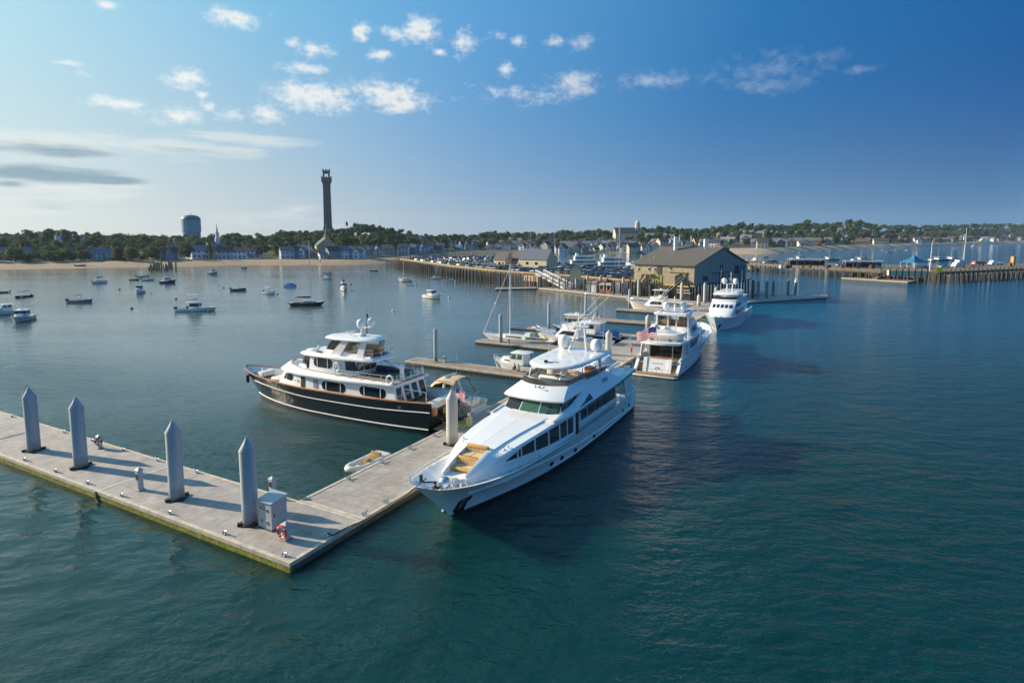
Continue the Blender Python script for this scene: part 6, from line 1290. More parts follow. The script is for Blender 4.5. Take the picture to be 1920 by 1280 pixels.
# sailing boat behind the second finger
t = sail_boat(945, 635, A_DIR, 'white sailing boat with mint sprayhood moored behind the second finger dock', 14.5, 3.8, gel, 14.6, canvas_n, 'boats at the finger docks', mat('mint_cover', (.45, .58, .52), .8), True); put(t, 23.5, 73.6, 14.5)
def sport_fisher(a, b, label, L=15, hm=gel2, dark_side=True, tower=True, out=True):
    t = thing('sportfishing_boat', label, 'motor boat', (0, 0, 0), radians(A_DIR), 'boats at the finger docks')
    H = Hull([(0, -.02 * L, 2.1, 2.25, 1.1, 1.), (.3 * L, .3 * L, 2.2, 2.35, 1.15, 1.), (.58 * L, .6 * L, 1.7, 2.25, 1.6, 1.3), (.78 * L, .84 * L, .85, 1.65, 2.2, 1.5), (.88 * L, .96 * L, .25, .75, 2.6, 1.3), (.9 * L, L, 0, 0, 2.75, 1.)], 24)
    H.build('hull', t, hm, boot_dark, gel, z_boot=.15, bulwark=lambda x: .5 if x < L * .35 else .08, cap=.18)
    house(t, 'cabin', [([(.74 * L, 0), (.72 * L, .7), (.62 * L, 1.55), (.36 * L, 1.75)], 1.5), ([(.62 * L, 0), (.6 * L, .7), (.55 * L, 1.4), (.36 * L, 1.6)], 3.1)], gel)
    for s in (1, -1): pane(t, [(.64 * L, 1.5 * s, 2.05), (.39 * L, 1.74 * s, 2.0), (.39 * L, 1.66 * s, 2.75), (.57 * L, 1.48 * s, 2.75)], mat('dark_purple_glass', (.03, .015, .03), .1), 'side_window', .06, (0, s, 0))
    pane(t, [(.725 * L, -.6, 1.75), (.725 * L, .6, 1.75), (.635 * L, .6, 2.85), (.635 * L, -.6, 2.85)], mat('dark_purple_glass', (.03, .015, .03), .1), 'windscreen', .08, (1, 0, .5))
    house(t, 'flybridge', [([(.6 * L, 0), (.58 * L, .9), (.5 * L, 1.45), (.33 * L, 1.5)], 3.1), ([(.62 * L, 0), (.6 * L, .95), (.5 * L, 1.5), (.33 * L, 1.52)], 3.9)], gel)
    pane(t, [(.625 * L, -.8, 3.92), (.625 * L, .8, 3.92), (.6 * L, .8, 4.3), (.6 * L, -.8, 4.3)], clear_s, 'flybridge_screen', .04, (1, 0, .3))
    M = MB(); M.rbox(.4 * L, .46 * L, -.5, .5, 3.2, 4.3, .1); M.build('helm_seat', cush_w, t)
    if tower:
        M = MB(); M.rbox(.3 * L, .56 * L, -1.3, 1.3, 5.6, 5.72, .3); M.build('hardtop', gel, t)
        for x, s in ((.33 * L, 1), (.33 * L, -1), (.53 * L, 1), (.53 * L, -1)): M = MB(); M.cyl((x, 1.35 * s, 3.6), (x + (.04 * L if x < .4 * L else -.03 * L), 1.1 * s, 5.65), .045, n=6); M.build('hardtop_leg', M_steel, t)
        M = MB(); M.cyl((.42 * L, 0, 5.7), (.42 * L, 0, 6.1), .3, .26, 12); M.build('radar', gel, t)
    if out:
        for s in (1, -1): M = MB(); M.cyl((.46 * L, 1.6 * s, 3.4), (.05 * L, 2.4 * s, 9.6 if s > 0 else 9.2), .06, .02, 6); M.build('outrigger', gel, t)
    stanchion_rail('bow_rail', H.rails(.45, .985, 0, 1, 14, .08) + H.rails(.45, .985, 0, -1, 14, .08)[::-1], .7, M_steel, t, 3, .028, False)
    M = MB(); M.rbox(L * .97, L * 1.04, -.25, .25, 2.62, 2.8, .1); M.build('bow_pulpit', gel, t)
    M = MB(); M.cyl((.25 * L, 0, .7), (.25 * L, 0, 1.3), .1, n=8); M.rbox(.22 * L, .28 * L, -.3, .3, 1.25, 1.75, .1); M.build('fighting_chair', cush_w, t)
    for (x, y, h_) in ((.35 * L, 1.1, 4), (.35 * L, -1.1, 4.4)): whip(t, (x, y, 5.6 if tower else 3.6), h_, (-.3, 0))
    p = D(a, b); rz = radians(A_DIR); t.location = (p[0] - cos(rz) * L * .5, p[1] - sin(rz) * L * .5, 0)
    return t
sport_fisher(14.2, 76.2, 'white sportfishing boat with raised outriggers, behind the hardtop of the big white yacht', 14.5)
t = sport_fisher(13.2, 131.2, 'cream hulled sportfishing boat farthest along the finger docks', 15, gel2)
# navy hulled lobster style yacht
def lobster():
    L = 13.5
    t = thing('motor_boat', 'navy hulled motor boat with red waterline and blue covers moored past the third finger', 'motor boat', (0, 0, 0), radians(A_DIR), 'boats at the finger docks')
    H = Hull([(0, -.02 * L, 1.75, 1.95, 1.15, 1.), (.3 * L, .3 * L, 2.0, 2.1, 1.15, 1.), (.58 * L, .6 * L, 1.7, 2.05, 1.45, 1.2), (.78 * L, .84 * L, .8, 1.4, 1.9, 1.35), (.88 * L, .96 * L, .22, .6, 2.2, 1.2), (.9 * L, L, 0, 0, 2.3, 1.)], 24)
    H.build('hull', t, navy_hull, boot_red, gel2, paint_white, z_boot=.28, bulwark=lambda x: .5 if x < L * .3 else .1, cap=.2)
    for s in (1, -1): M = MB(); M.tube(H.strip(0, .97, lambda x: .36, side=s), .05, 6); M.build('boot_stripe', paint_white, t)
    house(t, 'trunk_cabin', [([(.84 * L, 0), (.8 * L, .6), (.7 * L, 1.1), (.52 * L, 1.45)], 1.5), ([(.78 * L, 0), (.75 * L, .5), (.66 * L, 1.0), (.52 * L, 1.35)], 2.15)], gel)
    house(t, 'wheel_house', [([(.58 * L, 0), (.56 * L, 1.0), (.52 * L, 1.55), (.3 * L, 1.6)], 1.3), ([(.54 * L, 0), (.52 * L, .95), (.49 * L, 1.45), (.3 * L, 1.5)], 3.3)], gel)
    for s in (1, -1):
        for (x0, x1) in ((.52, .42), (.41, .32)): pane(t, [(x0 * L, 1.58 * s, 2.3), (x1 * L, 1.6 * s, 2.3), (x1 * L, 1.55 * s, 3.0), (x0 * L - .2, 1.53 * s, 3.0)], glass, 'side_window', .08, (0, s, 0))
    for (y0, y1) in ((-.95, -.05), (.05, .95)): pane(t, [(.568 * L, y0, 2.35), (.568 * L, y1, 2.35), (.548 * L, y1, 3.05), (.548 * L, y0, 3.05)], glass, 'windscreen', .1, (1, 0, .2))
    M = MB(); M.rbox(.2 * L, .56 * L, -1.7, 1.7, 3.3, 3.45, .3); M.build('hardtop', gel, t)
    M = MB(); M.rbox(.02 * L, .2 * L, -1.6, 1.6, 1.0, 1.75, .3); M.build('cockpit_cover', canvas_b, t)
    M = MB(); M.cyl((.38 * L, 0, 3.4), (.35 * L, 0, 5.2), .1, .06, 8); M.box(.34 * L, .37 * L, -.7, .7, 4.4, 4.5); M.cyl((.4 * L, 0, 3.45), (.4 * L, 0, 3.75), .3, .26, 12); M.build('radar_mast', gel, t)
    whip(t, (.3 * L, 1.4, 3.4), 4.5, (-.2, 0))
    p = D(14.5, 83.6); rz = radians(A_DIR); t.location = (p[0] - cos(rz) * L * .5, p[1] - sin(rz) * L * .5, 0)
    def W(x, y, z): return (t.location[0] + x * cos(rz) - y * sin(rz), t.location[1] + x * sin(rz) + y * cos(rz), z)
    us_flag('flag', 'striped flag hanging over the navy hulled motor boat', W(.3 * L, .4, 5.2), .5, 1.6, .2, sagk=.8)
lobster()
def inflatable(label, loc, rz, L=3.6, B=1.7, tube_m=rubber_g, eng=True, group=None):
    t = thing('inflatable_boat', label, 'dinghy', loc, rz, group)
    r = .24; pts = []
    for k in range(7): pts.append((L * .0 + k * L * .1, B * .36, .25))
    for k in range(9): a = pi / 2 - pi * k / 8; pts.append((L * .66 + L * .27 * cos(a), B * .36 * sin(a), .25 + .12 * cos(a)))
    pts += [(x, -y, z) for x, y, z in pts[:7]][::-1]
    M = MB(); M.tube(pts, r, 10); M.build('tube', tube_m, t)
    M = MB(); M.loft([[(-.0, -B * .34, .1), (-.0, B * .34, .1), (L * .7, B * .34, .1), (L * .9, 0, .2), (L * .7, -B * .34, .1)], [(0, -B * .34, .18), (0, B * .34, .18), (L * .7, B * .34, .18), (L * .9, 0, .28), (L * .7, -B * .34, .18)]], True, True, True); M.build('floor', gel2, t)
    M = MB(); M.box(.02, .1, -B * .34, B * .34, .1, .6); M.build('transom', gel2, t)
    M = MB(); M.rbox(L * .36, L * .46, -B * .3, B * .3, .18, .52, .08); M.build('seat', cushion, t)
    M = MB(); M.rbox(L * .52, L * .62, -.3, .3, .18, .8, .06); M.build('console', gel, t)
    if eng: outboard(t, .05, 0, .55, rubber_g if tube_m is M_black else M_black, .9)
    return t
p = D(7.6, 84.0); inflatable('black and grey inflatable with motor at the stern of the navy hulled boat', p, radians(A_DIR) + pi, 3.6, 1.8, M_black)
p = at(1128, 553, 0); inflatable('white inflatable tied along the float before the red roofed booth', p, radians(165), 6.0, 2.2, gel)
skiff(1058, 545, 160, 'white open boat tied at the foot of the white gangway', 6.5, 2.4, gel)
t = console_boat(1217, 572, 160, 'grey inflatable style boat with upright motors behind the farthest sportfishing boat', 6, 2.2, rubber_g, ttop=False, group='boats at the finger docks')

# tender tied beside the near walkway
def jet_tender():
    p = D(7.45, 17.0)
    t = thing('tender', 'cream rubber tender with tan seats tied to the left side of the walkway', 'tender', (p[0], p[1], 0), DRZ + pi / 2 + pi)
    L, B = 4.6, 1.9; r = .27; pts = [(k * L * .1, B * .36, .3) for k in range(7)]
    for k in range(9): a = pi / 2 - pi * k / 8; pts.append((L * .66 + L * .28 * cos(a), B * .36 * sin(a), .3 + .14 * cos(a)))
    pts += [(x, -y, z) for x, y, z in pts[:7]][::-1]
    M = MB(); M.tube(pts, r, 12); M.build('tube', gel2, t)
    M = MB(); M.tube([(x, y * 1.25, z - .05) for x, y, z in pts], .05, 6); M.build('rubbing_strake', rubber_g, t)
    M = MB(); M.rbox(.0, L * .88, -B * .34, B * .34, .05, .22, .3); M.build('floor', gel2, t)
    M = MB(); M.rbox(-.25, L * .2, -B * .42, B * .42, .2, .52, .2); M.build('stern_deck', gel2, t)
    M = MB(); M.rbox(L * .2, L * .38, -B * .3, B * .3, .2, .58, .1); M.rbox(L * .18, L * .22, -B * .3, B * .3, .5, .85, .05); M.build('seat', mat('brown_seat', (.33, .22, .09), .6), t)
    M = MB(); M.rbox(L * .45, L * .55, -.1, .45, .2, .75, .08); M.build('console', mat('brown_seat', (.33, .22, .09)), t)
    pane(t, [(L * .56, -.1, .72), (L * .56, .45, .72), (L * .53, .42, 1.0), (L * .53, -.08, 1.0)], clear_s, 'windscreen', .03, (1, 0, .3))
    M = MB(); M.rbox(L * .68, L * .86, -B * .22, B * .22, .25, .42, .15); M.build('bow_cushion', cushion, t)
jet_tender()
# beige express cruiser berthed beyond the black yacht
def express():
    L = 11.0
    f = (-.8785, .4777); p = D(12.6, 32.6)
    t = thing('cabin_cruiser', 'cream express cruiser with a tan canvas top behind the cream pile', 'motor boat', (p[0] - f[0] * L * .5, p[1] - f[1] * L * .5, 0), atan2(f[1], f[0]), 'boats at the finger docks')
    H = boat_hull(L, 3.7, 1.75, 1.25); H.build('hull', t, gel2, boot_dark, gel2, z_boot=.15, bulwark=lambda x: .55 if x < L * .4 else .08, cap=.2)
    house(t, 'fore_deck', [([(.92 * L, 0), (.86 * L, .6), (.7 * L, 1.2), (.5 * L, 1.5)], 1.4), ([(.85 * L, 0), (.78 * L, .5), (.66 * L, 1.0), (.5 * L, 1.4)], 1.95)], gel)
    def opr(h_, z): return [(x, y, z) for x, y in h_[::-1]] + [(x, -y, z) for x, y in h_[1:]]
    w1 = [(.64 * L, 0), (.61 * L, .8), (.54 * L, 1.4), (.42 * L, 1.55)]; w2 = [(.56 * L, 0), (.54 * L, .75), (.49 * L, 1.25), (.4 * L, 1.4)]
    M = MB(); M.loft([opr(w1, 1.9), opr(w2, 2.7), opr([(x - .04, y * .97) for x, y in w2], 2.7), opr([(x - .04, y * .97) for x, y in w1], 1.9)], False); M.build('windscreen', glass_g, t)
    def arch(x0, h_, w_, d): return [(x0 - h_ * .25, -w_, 1.3), (x0, -w_ * .9, 1.3 + h_ * .6), (x0 + .1, -w_ * .6, 1.3 + h_), (x0 + .1, w_ * .6, 1.3 + h_), (x0, w_ * .9, 1.3 + h_ * .6), (x0 - h_ * .25, w_, 1.3)]
    M = MB(); M.tube(arch(.33 * L, 2.6, 1.6, 0), .16, 8); M.build('radar_arch', gel, t)
    def cvs(x, z, w_): return [(x, -w_, z - .55), (x, -w_ * .8, z - .12), (x, 0, z), (x, w_ * .8, z - .12), (x, w_, z - .55)]
    M = MB(); M.loft([cvs(.52 * L, 2.9, 1.3), cvs(.44 * L, 3.6, 1.45), cvs(.34 * L, 3.95, 1.5), cvs(.2 * L, 3.8, 1.5)], False); M.loft([cvs(.52 * L, 2.84, 1.28), cvs(.44 * L, 3.54, 1.43), cvs(.34 * L, 3.89, 1.48), cvs(.2 * L, 3.74, 1.48)], False); M.build('canvas_top', canvas_t, t, sharp=60)
    M = MB(); M.loft([[(.2 * L, -1.5, 3.2), (.2 * L, -1.2, 3.7), (.1 * L, -1.4, 2.2), (.1 * L, -1.6, 1.5)], [(.2 * L, -1.46, 3.2), (.2 * L, -1.16, 3.7), (.1 * L, -1.36, 2.2), (.1 * L, -1.56, 1.5)]], True, True, True); M.build('canvas_curtain', canvas_t, t)
    M = MB(); M.rbox(.04 * L, .14 * L, -1.4, 1.4, .8, 1.5, .15); M.rbox(.22 * L, .32 * L, -1.3, -.3, .8, 1.9, .15); M.rbox(.3 * L, .38 * L, .3, 1.3, .8, 2.0, .15); M.build('cockpit_seat', gel2, t)
    M = MB(); M.rbox(-.08 * L, 0, -1.7, 1.7, .35, .5, .2); M.build('swim_platform', gel2, t)
    whip(t, (.33 * L, -1.2, 3.6), 2.8); M = MB(); M.tube([(.1, 1.2, 1.2), (-.1, 1.2, 2.4), (-.1, 0, 2.5)], .04, 6); M.build('ski_bar', M_steel, t)
express()
# railed boarding bridge and hose reel behind the cream pile
t = thing('boarding_bridge', 'grey boarding bridge with posts and a yellow hose reel beside the cream pile', 'gangway', D(6.4, 27.8), DRZ)
b = MB(); b.box(-6.0, .6, -.55, .55, .98, 1.1); b.build('walkway', navy_hull, t)
for y in (-.5, .5):
    for k in range(9): b = MB(); b.cyl((-5.9 + k * .78, y, 1.1), (-5.9 + k * .78, y, 2.0), .035, n=6); b.build('post', mat('bronze_post', (.4, .25, .18), .4), t)
    b = MB(); b.cyl((-5.9, y, 1.95), (.4, y, 1.95), .02, n=5); b.build('rope_rail', M_rope, t)
for k in (-5.4, -2.6, .2): b = MB(); b.box(k - .1, k + .1, -.4, .4, .6, .99); b.build('trestle', M_black, t)
t = thing('hose_reel', 'yellow hose wound on a stand behind the cream pile', 'hose', D(4.2, 26.3, .64), DRZ)
b = MB(); b.torus((0, 0, .62), .42, .1, 'x', 18, 8); b.build('hose', mat('yellow_hose', (.62, .55, .02), .5), t)
b = MB(); b.torus((-.7, -.3, .08), .35, .08, 'z', 18, 6); b.build('hose_coil', mat('yellow_hose', (.62, .55, .02)), t)
b = MB(); b.rbox(-.15, .15, -.12, .12, 0, 1.5, .05); b.build('stand', M_cab, t)
# ------------------------------------------------------------------ the big timber pier with its parked cars
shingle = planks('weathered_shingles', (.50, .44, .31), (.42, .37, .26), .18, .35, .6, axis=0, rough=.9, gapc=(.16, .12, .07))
shingle_shade = mat('shaded_shingles', (.25, .25, .25), .9, var=.3, vscale=2.5)  # darker copy of the shingles: the gable's shade is put into the colour
roof_d = mat('dark_roof', (.125, .115, .105), .9, c2=(.09, .085, .08), vscale=.8)
cream = mat('cream_clapboard', (.55, .48, .34), .8, var=.08, vscale=1)
asphalt = mat('pier_asphalt', (.13, .125, .12), .9, var=.25, vscale=.15)
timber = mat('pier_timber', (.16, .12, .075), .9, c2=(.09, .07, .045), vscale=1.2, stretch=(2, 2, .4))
timber_l = mat('pale_cap_timber', (.36, .29, .18), .85, var=.25, vscale=1)  # paler timber for cap beams, stairs and posts
pile_wood = mat('pile_wood', (.07, .055, .035), .9, c2=(.025, .03, .016), vscale=.9, stretch=(2, 2, .3))
win_w = mat('window_trim', (.72, .72, .70), .5)
PZ = 4.9
EDGE = [(-70, 374), (-50, 334), (-29.6, 292), (-7.7, 255), (6, 238), (24, 219), (36.5, 201.5), (57.6, 184)]
BACK = [(84, 208), (66, 246), (36, 275), (8, 300), (-24, 372)]
def poly_along(P, d):                                    # point at distance d along a polyline, with its direction
    for i in range(len(P) - 1):
        L_ = hypot(P[i + 1][0] - P[i][0], P[i + 1][1] - P[i][1])
        if d <= L_ or i == len(P) - 2:
            f = d / L_; ux, uy = (P[i + 1][0] - P[i][0]) / L_, (P[i + 1][1] - P[i][1]) / L_
            return P[i][0] + ux * d, P[i][1] + uy * d, ux, uy
        d -= L_
def plen(P): return sum(hypot(P[i + 1][0] - P[i][0], P[i + 1][1] - P[i][1]) for i in range(len(P) - 1))
def pier(label, front, back, z, step, side=1, rows=1, tall=.55, m_top=None, beam_m=None):
    t = thing('timber_pier', label, 'pier', (front[0][0], front[0][1], 0), 0)
    ox, oy = front[0]; L_ = [(x - ox, y - oy) for x, y in front]; Bk = [(x - ox, y - oy) for x, y in back]
    M = MB(); M.prism([(x, y, z - .35) for x, y in L_ + Bk], (0, 0, .35)); M.build('deck', m_top or asphalt, t, smooth=False)
    M = MB()
    def off(P, k):
        o = []
        for i, (x, y) in enumerate(P):
            a = P[max(i - 1, 0)]; b = P[min(i + 1, len(P) - 1)]; n = hypot(b[0] - a[0], b[1] - a[1]); o.append((x + (b[1] - a[1]) / n * k * side, y - (b[0] - a[0]) / n * k * side))
        return o
    A, B_ = off(L_, -.35), off(L_, .3)                   # outer face, inner face
    rg = [[(a[0], a[1], z - .35), (a[0], a[1], z + .25), (b[0], b[1], z + .25), (b[0], b[1], z - .35)] for a, b in zip(A, B_)]
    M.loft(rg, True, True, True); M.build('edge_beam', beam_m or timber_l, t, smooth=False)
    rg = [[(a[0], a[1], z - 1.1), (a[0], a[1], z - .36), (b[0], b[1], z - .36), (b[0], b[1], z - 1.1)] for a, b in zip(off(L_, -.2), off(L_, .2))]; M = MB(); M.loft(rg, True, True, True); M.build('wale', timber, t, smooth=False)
    me = None; n = int(plen(L_) / step); O = off(L_, -.62)
    for i in range(n):
        x, y, ux, uy = poly_along(O, i * step + .3)
        if me is None:
            M = MB(); M.lathe([(.24, -2), (.22, z + tall), (.18, z + tall + .06)], n=9); me = M.mesh('pile', pile_wood)
        o = link('pile', me, t, (x, y, R.uniform(-.25, .3))); o.rotation_euler = (R.uniform(-.012, .012), R.uniform(-.012, .012), R.uniform(0, 6))
    M = MB()
    for r in range(rows):
        O = off(L_, 2.6 + r * 3.4)
        for i in range(int(plen(L_) / (step * 1.1))):
            x, y, ux, uy = poly_along(O, i * step * 1.1); M.cyl((x, y, -2), (x, y, z - .3), .22, n=6)
    o = M.build('inner_piles', timber, t); o['kind'] = 'stuff'
    return t
pier('long timber pier packed with parked cars reaching from the beach to the shingled building', EDGE, BACK, PZ, 2.95, rows=3)

# the shingled building at the pier head
br = at(1301, 534.5, PZ); bl = at(1188.6, 528, PZ); rr = at(1398, 527, PZ)
def BP(u, w, z): return (br[0] + u * (bl[0] - br[0]) + w * (rr[0] - br[0]) - BO[0], br[1] + u * (bl[1] - br[1]) + w * (rr[1] - br[1]) - BO[1], z)
BO = br
def shingled_building():
    t = thing('shingled_building', 'large weathered shingled building with a dark roof on piles at the pier head', 'building', (br[0], br[1], 0), 0)
    e, r = 10.8, 15.9
    M = MB(); M.loft([[BP(u, 0, PZ - .3), BP(u, 0, e), BP(u, .5, r - .3), BP(u, 1, e), BP(u, 1, PZ - .3)] for u in (0, 1)], True, True, True); M.build('wall', [shingle], t, smooth=False)
    M = MB(); 
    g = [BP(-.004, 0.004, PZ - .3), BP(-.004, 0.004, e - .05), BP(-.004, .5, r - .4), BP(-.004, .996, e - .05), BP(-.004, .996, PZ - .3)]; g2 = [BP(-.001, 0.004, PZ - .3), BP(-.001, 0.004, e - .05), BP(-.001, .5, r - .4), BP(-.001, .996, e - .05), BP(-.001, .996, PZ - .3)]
    M.loft([g2, g], True, True, True); M.build('gable_wall', shingle_shade, t, smooth=False)
    for (w0, z0, w1, z1) in ((-.025, e - .25, .5, r), (1.025, e - .25, .5, r)):
        M = MB(); M.loft([[BP(u, w0, z0), BP(u, w1, z1), BP(u, w1, z1 + .25), BP(u, w0, z0 + .25)] for u in (-.03, 1.03)], True, True, True); M.build('roof', roof_d, t, smooth=False)
    def fr(px): return (1301 - px) / 112.4               # fraction along the sunlit wall from a column of the photograph
    def onw(name, px0, px1, z0, z1, m, d=.006, parent=t):
        a, b = fr(px0), fr(px1); M = MB(); M.loft([[BP(a, .01, z0), BP(b, .01, z0), BP(b, .01, z1), BP(a, .01, z1)], [BP(a, -d, z0), BP(b, -d, z0), BP(b, -d, z1), BP(a, -d, z1)]], True, True, True); return M.build(name, m, parent, smooth=False)
    for (a, b, z0, z1, m) in ((1196, 1199, 8.6, 9.6, win_w), (1216, 1220, 8.7, 9.8, win_w), (1228, 1231, 8.6, 9.7, win_w), (1256, 1260, 9.3, 10.4, paint_white)):
        onw('window', a, b, z0, z1, m); onw('pane', a + .7, b - .7, z0 + .15, z1 - .15, glass, .009)
    onw('door', 1234, 1242, 7.6, 10.3, mat('dark_door', (.05, .055, .06), .6)); onw('lower_door', 1250, 1254.5, 5.2, 7.4, mat('tan_door', (.5, .42, .26), .7)); onw('downpipe', 1285.5, 1288, 5.0, 8.3, timber, .012)
    onw('signboard', 1257, 1290, 8.3, 8.55, timber, .012)
    onw('olive_panel', 1226, 1244, 5.2, 7.4, mat('olive_panel', (.30, .27, .09), .8), .012)
    # lean-to, landing and outside stair
    a, b = fr(1277), fr(1256); M = MB(); M.loft([[BP(u, 0, 5.0), BP(u, 0, 8.2), BP(u, -.1, 7.6), BP(u, -.1, 5.0)] for u in (a, b)], True, True, True); M.build('lean_to', mat('lean_to_boards', (.33, .27, .18), .9, var=.2), t, smooth=False)
    a, b = fr(1228), fr(1208); M = MB(); M.loft([[BP(u, 0, 7.5), BP(u, -.06, 7.5), BP(u, -.06, 7.7), BP(u, 0, 7.7)] for u in (a, b)], True, True, True); M.build('landing', timber_l, t, smooth=False)
    st = MB(); st.loft([[BP(fr(1212), -.01, 7.5), BP(fr(1212), -.05, 7.5), BP(fr(1212), -.05, 7.8), BP(fr(1212), -.01, 7.8)], [BP(fr(1202), -.01, 5.0), BP(fr(1202), -.05, 5.0), BP(fr(1202), -.05, 5.3), BP(fr(1202), -.01, 5.3)]], True, True, True); st.build('stair', timber_l, t, smooth=False)
    for px in (1209, 1218, 1227): M = MB(); p = BP(fr(px), -.055, 5); M.cyl(p, (p[0], p[1], 8.6), .08, n=6); M.build('post', timber_l, t)
    # chimneys and vents
    for (u, w, s, h_) in ((.67, .4, 1.1, 19.3), (.36, .62, 1.2, 18.6)):
        c = BP(u, w, 0); M = MB(); M.box(c[0] - s / 2, c[0] + s / 2, c[1] - s / 2, c[1] + s / 2, 12.5, h_); M.build('chimney', paint_white, t, rz=0)
    c = BP(.5, .5, 0); M = MB(); M.cyl((c[0], c[1], 14), (c[0], c[1], 19.6), .22, n=8); M.build('vent_pipe', M_pile_c, t)
    for (u, w) in ((.78, .13), (.2, .42)): c = BP(u, w, 0); z = e + (r - e) * w * 2; M = MB(); M.cyl((c[0], c[1], z), (c[0], c[1], z + 1.0), .12, n=8); M.build('vent_pipe', M_pile_c, t)
    M = MB(); M.loft([[BP(.1, .5, r - .8), BP(.1, .5, r + 1.3), BP(-.02, .5, r + .2), BP(-.02, .5, r - .8)], [BP(.1, .62, r - 1.2), BP(.1, .62, r + .9), BP(-.02, .62, r - .1), BP(-.02, .62, r - 1.2)]], True, True, True); M.build('roof_hood', mat('brown_boards', (.26, .2, .16), .9), t, smooth=False)
    # shaded gable: openings
    def ong(name, w0, w1, z0, z1, m, d=.008):
        M = MB(); M.loft([[BP(.0, w0, z0), BP(.0, w1, z0), BP(.0, w1, z1), BP(.0, w0, z1)], [BP(-d, w0, z0), BP(-d, w1, z0), BP(-d, w1, z1), BP(-d, w0, z1)]], True, True, True); return M.build(name, m, t, smooth=False)
    dw = mat('gable_dark', (.03, .035, .045), .7); ong('large_door', .46, .53, 5.0, 8.0, dw); ong('window', .47, .52, 9.0, 10.6, dw); ong('window', .15, .24, 6.0, 7.4, dw); ong('window', .63, .72, 6.0, 7.2, dw); ong('lintel', .3, .97, 8.1, 8.3, dw, .012)
    ong('panel', .76, .84, 7.6, 10.2, dw)
    M = MB(); c = BP(-.05, .86, 0); M.loft([[(c[0] - .9, c[1], 5.2), (c[0] + .9, c[1] - .6, 5.2), (c[0] + .9, c[1] - .4, 5.2), (c[0] - .9, c[1] + .2, 5.2)], [(c[0] - .7, c[1], 8.2), (c[0] + .5, c[1] - .4, 8.2), (c[0] + .5, c[1] - .2, 8.2), (c[0] - .7, c[1] + .2, 8.2)], [(c[0] + .1, c[1], 10.3), (c[0] + .9, c[1] - .3, 10.3), (c[0] + .9, c[1] - .1, 10.3), (c[0] + .1, c[1] + .2, 10.3)]], True, True, True); M.build('teal_tarpaulin', mat('teal_tarpaulin', (.02, .16, .22), .7), t)
    # its piles, deck edge and the raw yellow planks
    me = None
    for i in range(26):
        u = i / 25; p = BP(u * 1.05 - .02, -.075, 0)
        if me is None: M = MB(); M.lathe([(.26, -2), (.24, 5.4), (.2, 5.5)], n=9); me = M.mesh('pile', pile_wood)
        o = link('pile', me, t, (p[0] + R.uniform(-.2, .2), p[1] + R.uniform(-.2, .2), R.uniform(-.6, .5)))
    for i in range(18): p = BP(-.045, i / 17, 0); link('pile', me, t, (p[0], p[1], R.uniform(-.5, .3)))
    for i in range(20): p = BP(i / 19, .18, 0); link('pile', me, t, (p[0], p[1], -.9))
    M = MB(); M.loft([[BP(u, -.065, 4.2), BP(u, .02, 4.2), BP(u, .02, 4.75), BP(u, -.065, 4.75)] for u in (-.03, 1.05)], True, True, True); M.build('edge_beam', timber_l, t, smooth=False)
    yw = mat('raw_yellow_plank', (.58, .36, .07), .8)
    for (a, b, z, m) in ((1301, 1282, 4.3, yw), (1303, 1281, 3.2, timber_l), (1312, 1305, 4.6, timber_l), (1277, 1258, 4.55, yw), (1305, 1282, 2.4, timber_l)):
        M = MB(); M.loft([[BP(fr(px), -.1, z), BP(fr(px), -.085, z), BP(fr(px), -.085, z + .42), BP(fr(px), -.1, z + .42)] for px in (a, b)], True, True, True); M.build('plank', m, t, smooth=False)
shingled_building()

# sheds and huts
def gable(t, L, W, h, rh, mw, mr, over=.25, z0=0.):
    """Gabled house body: ridge along local x."""
    M = MB(); M.loft([[(x, -W / 2, z0), (x, -W / 2, h), (x, 0, h + rh - .06), (x, W / 2, h), (x, W / 2, z0)] for x in (-L / 2, L / 2)], True, True, True); M.build('wall', mw, t, smooth=False)
    k = rh / (W / 2)
    M = MB(); M.loft([[(x, -W / 2 - over, h - k * over), (x, 0, h + rh), (x, W / 2 + over, h - k * over), (x, W / 2 + over, h - k * over + .14), (x, 0, h + rh + .16), (x, -W / 2 - over, h - k * over + .14)] for x in (-L / 2 - over, L / 2 + over)], True, True, True); M.build('roof', mr, t, smooth=False)
def wpane(t, kind, x, y, z, w, h, axis, s, m=glass, trim=None):
    """Window or door on a wall facing local x (axis 'x') or y."""
    f = MB(); d = .05
    def bx(M, W_, H_, a, b):
        if axis == 'y': M.box(x - W_ / 2, x + W_ / 2, min(y + a * s, y + b * s), max(y + a * s, y + b * s), z - H_ / 2, z + H_ / 2)
        else: M.box(min(x + a * s, x + b * s), max(x + a * s, x + b * s), y - W_ / 2, y + W_ / 2, z - H_ / 2, z + H_ / 2)
    if trim: bx(f, w + .2, h + .2, -.03, d); o = f.build(kind, trim, t, smooth=False); g = MB(); bx(g, w, h, -.02, d + .03); g.build('pane', m, o, smooth=False)
    else: bx(f, w, h, -.03, d); f.build(kind, m, t, smooth=False)
def shed(px, py, label, L, W, h, rh, rz, mw, mr, z=PZ, wins=(), name='shed', cat='shed', group=None):
    x, y, _ = at(px, py, z); t = thing(name, label, cat, (x, y, z), radians(rz), group)
    gable(t, L, W, h, rh, mw, mr)
    for w in wins: wpane(t, *w)
    return t
pang = math.degrees(atan2(238 - 255, 6 + 7.7))            # pier edge direction
G = None
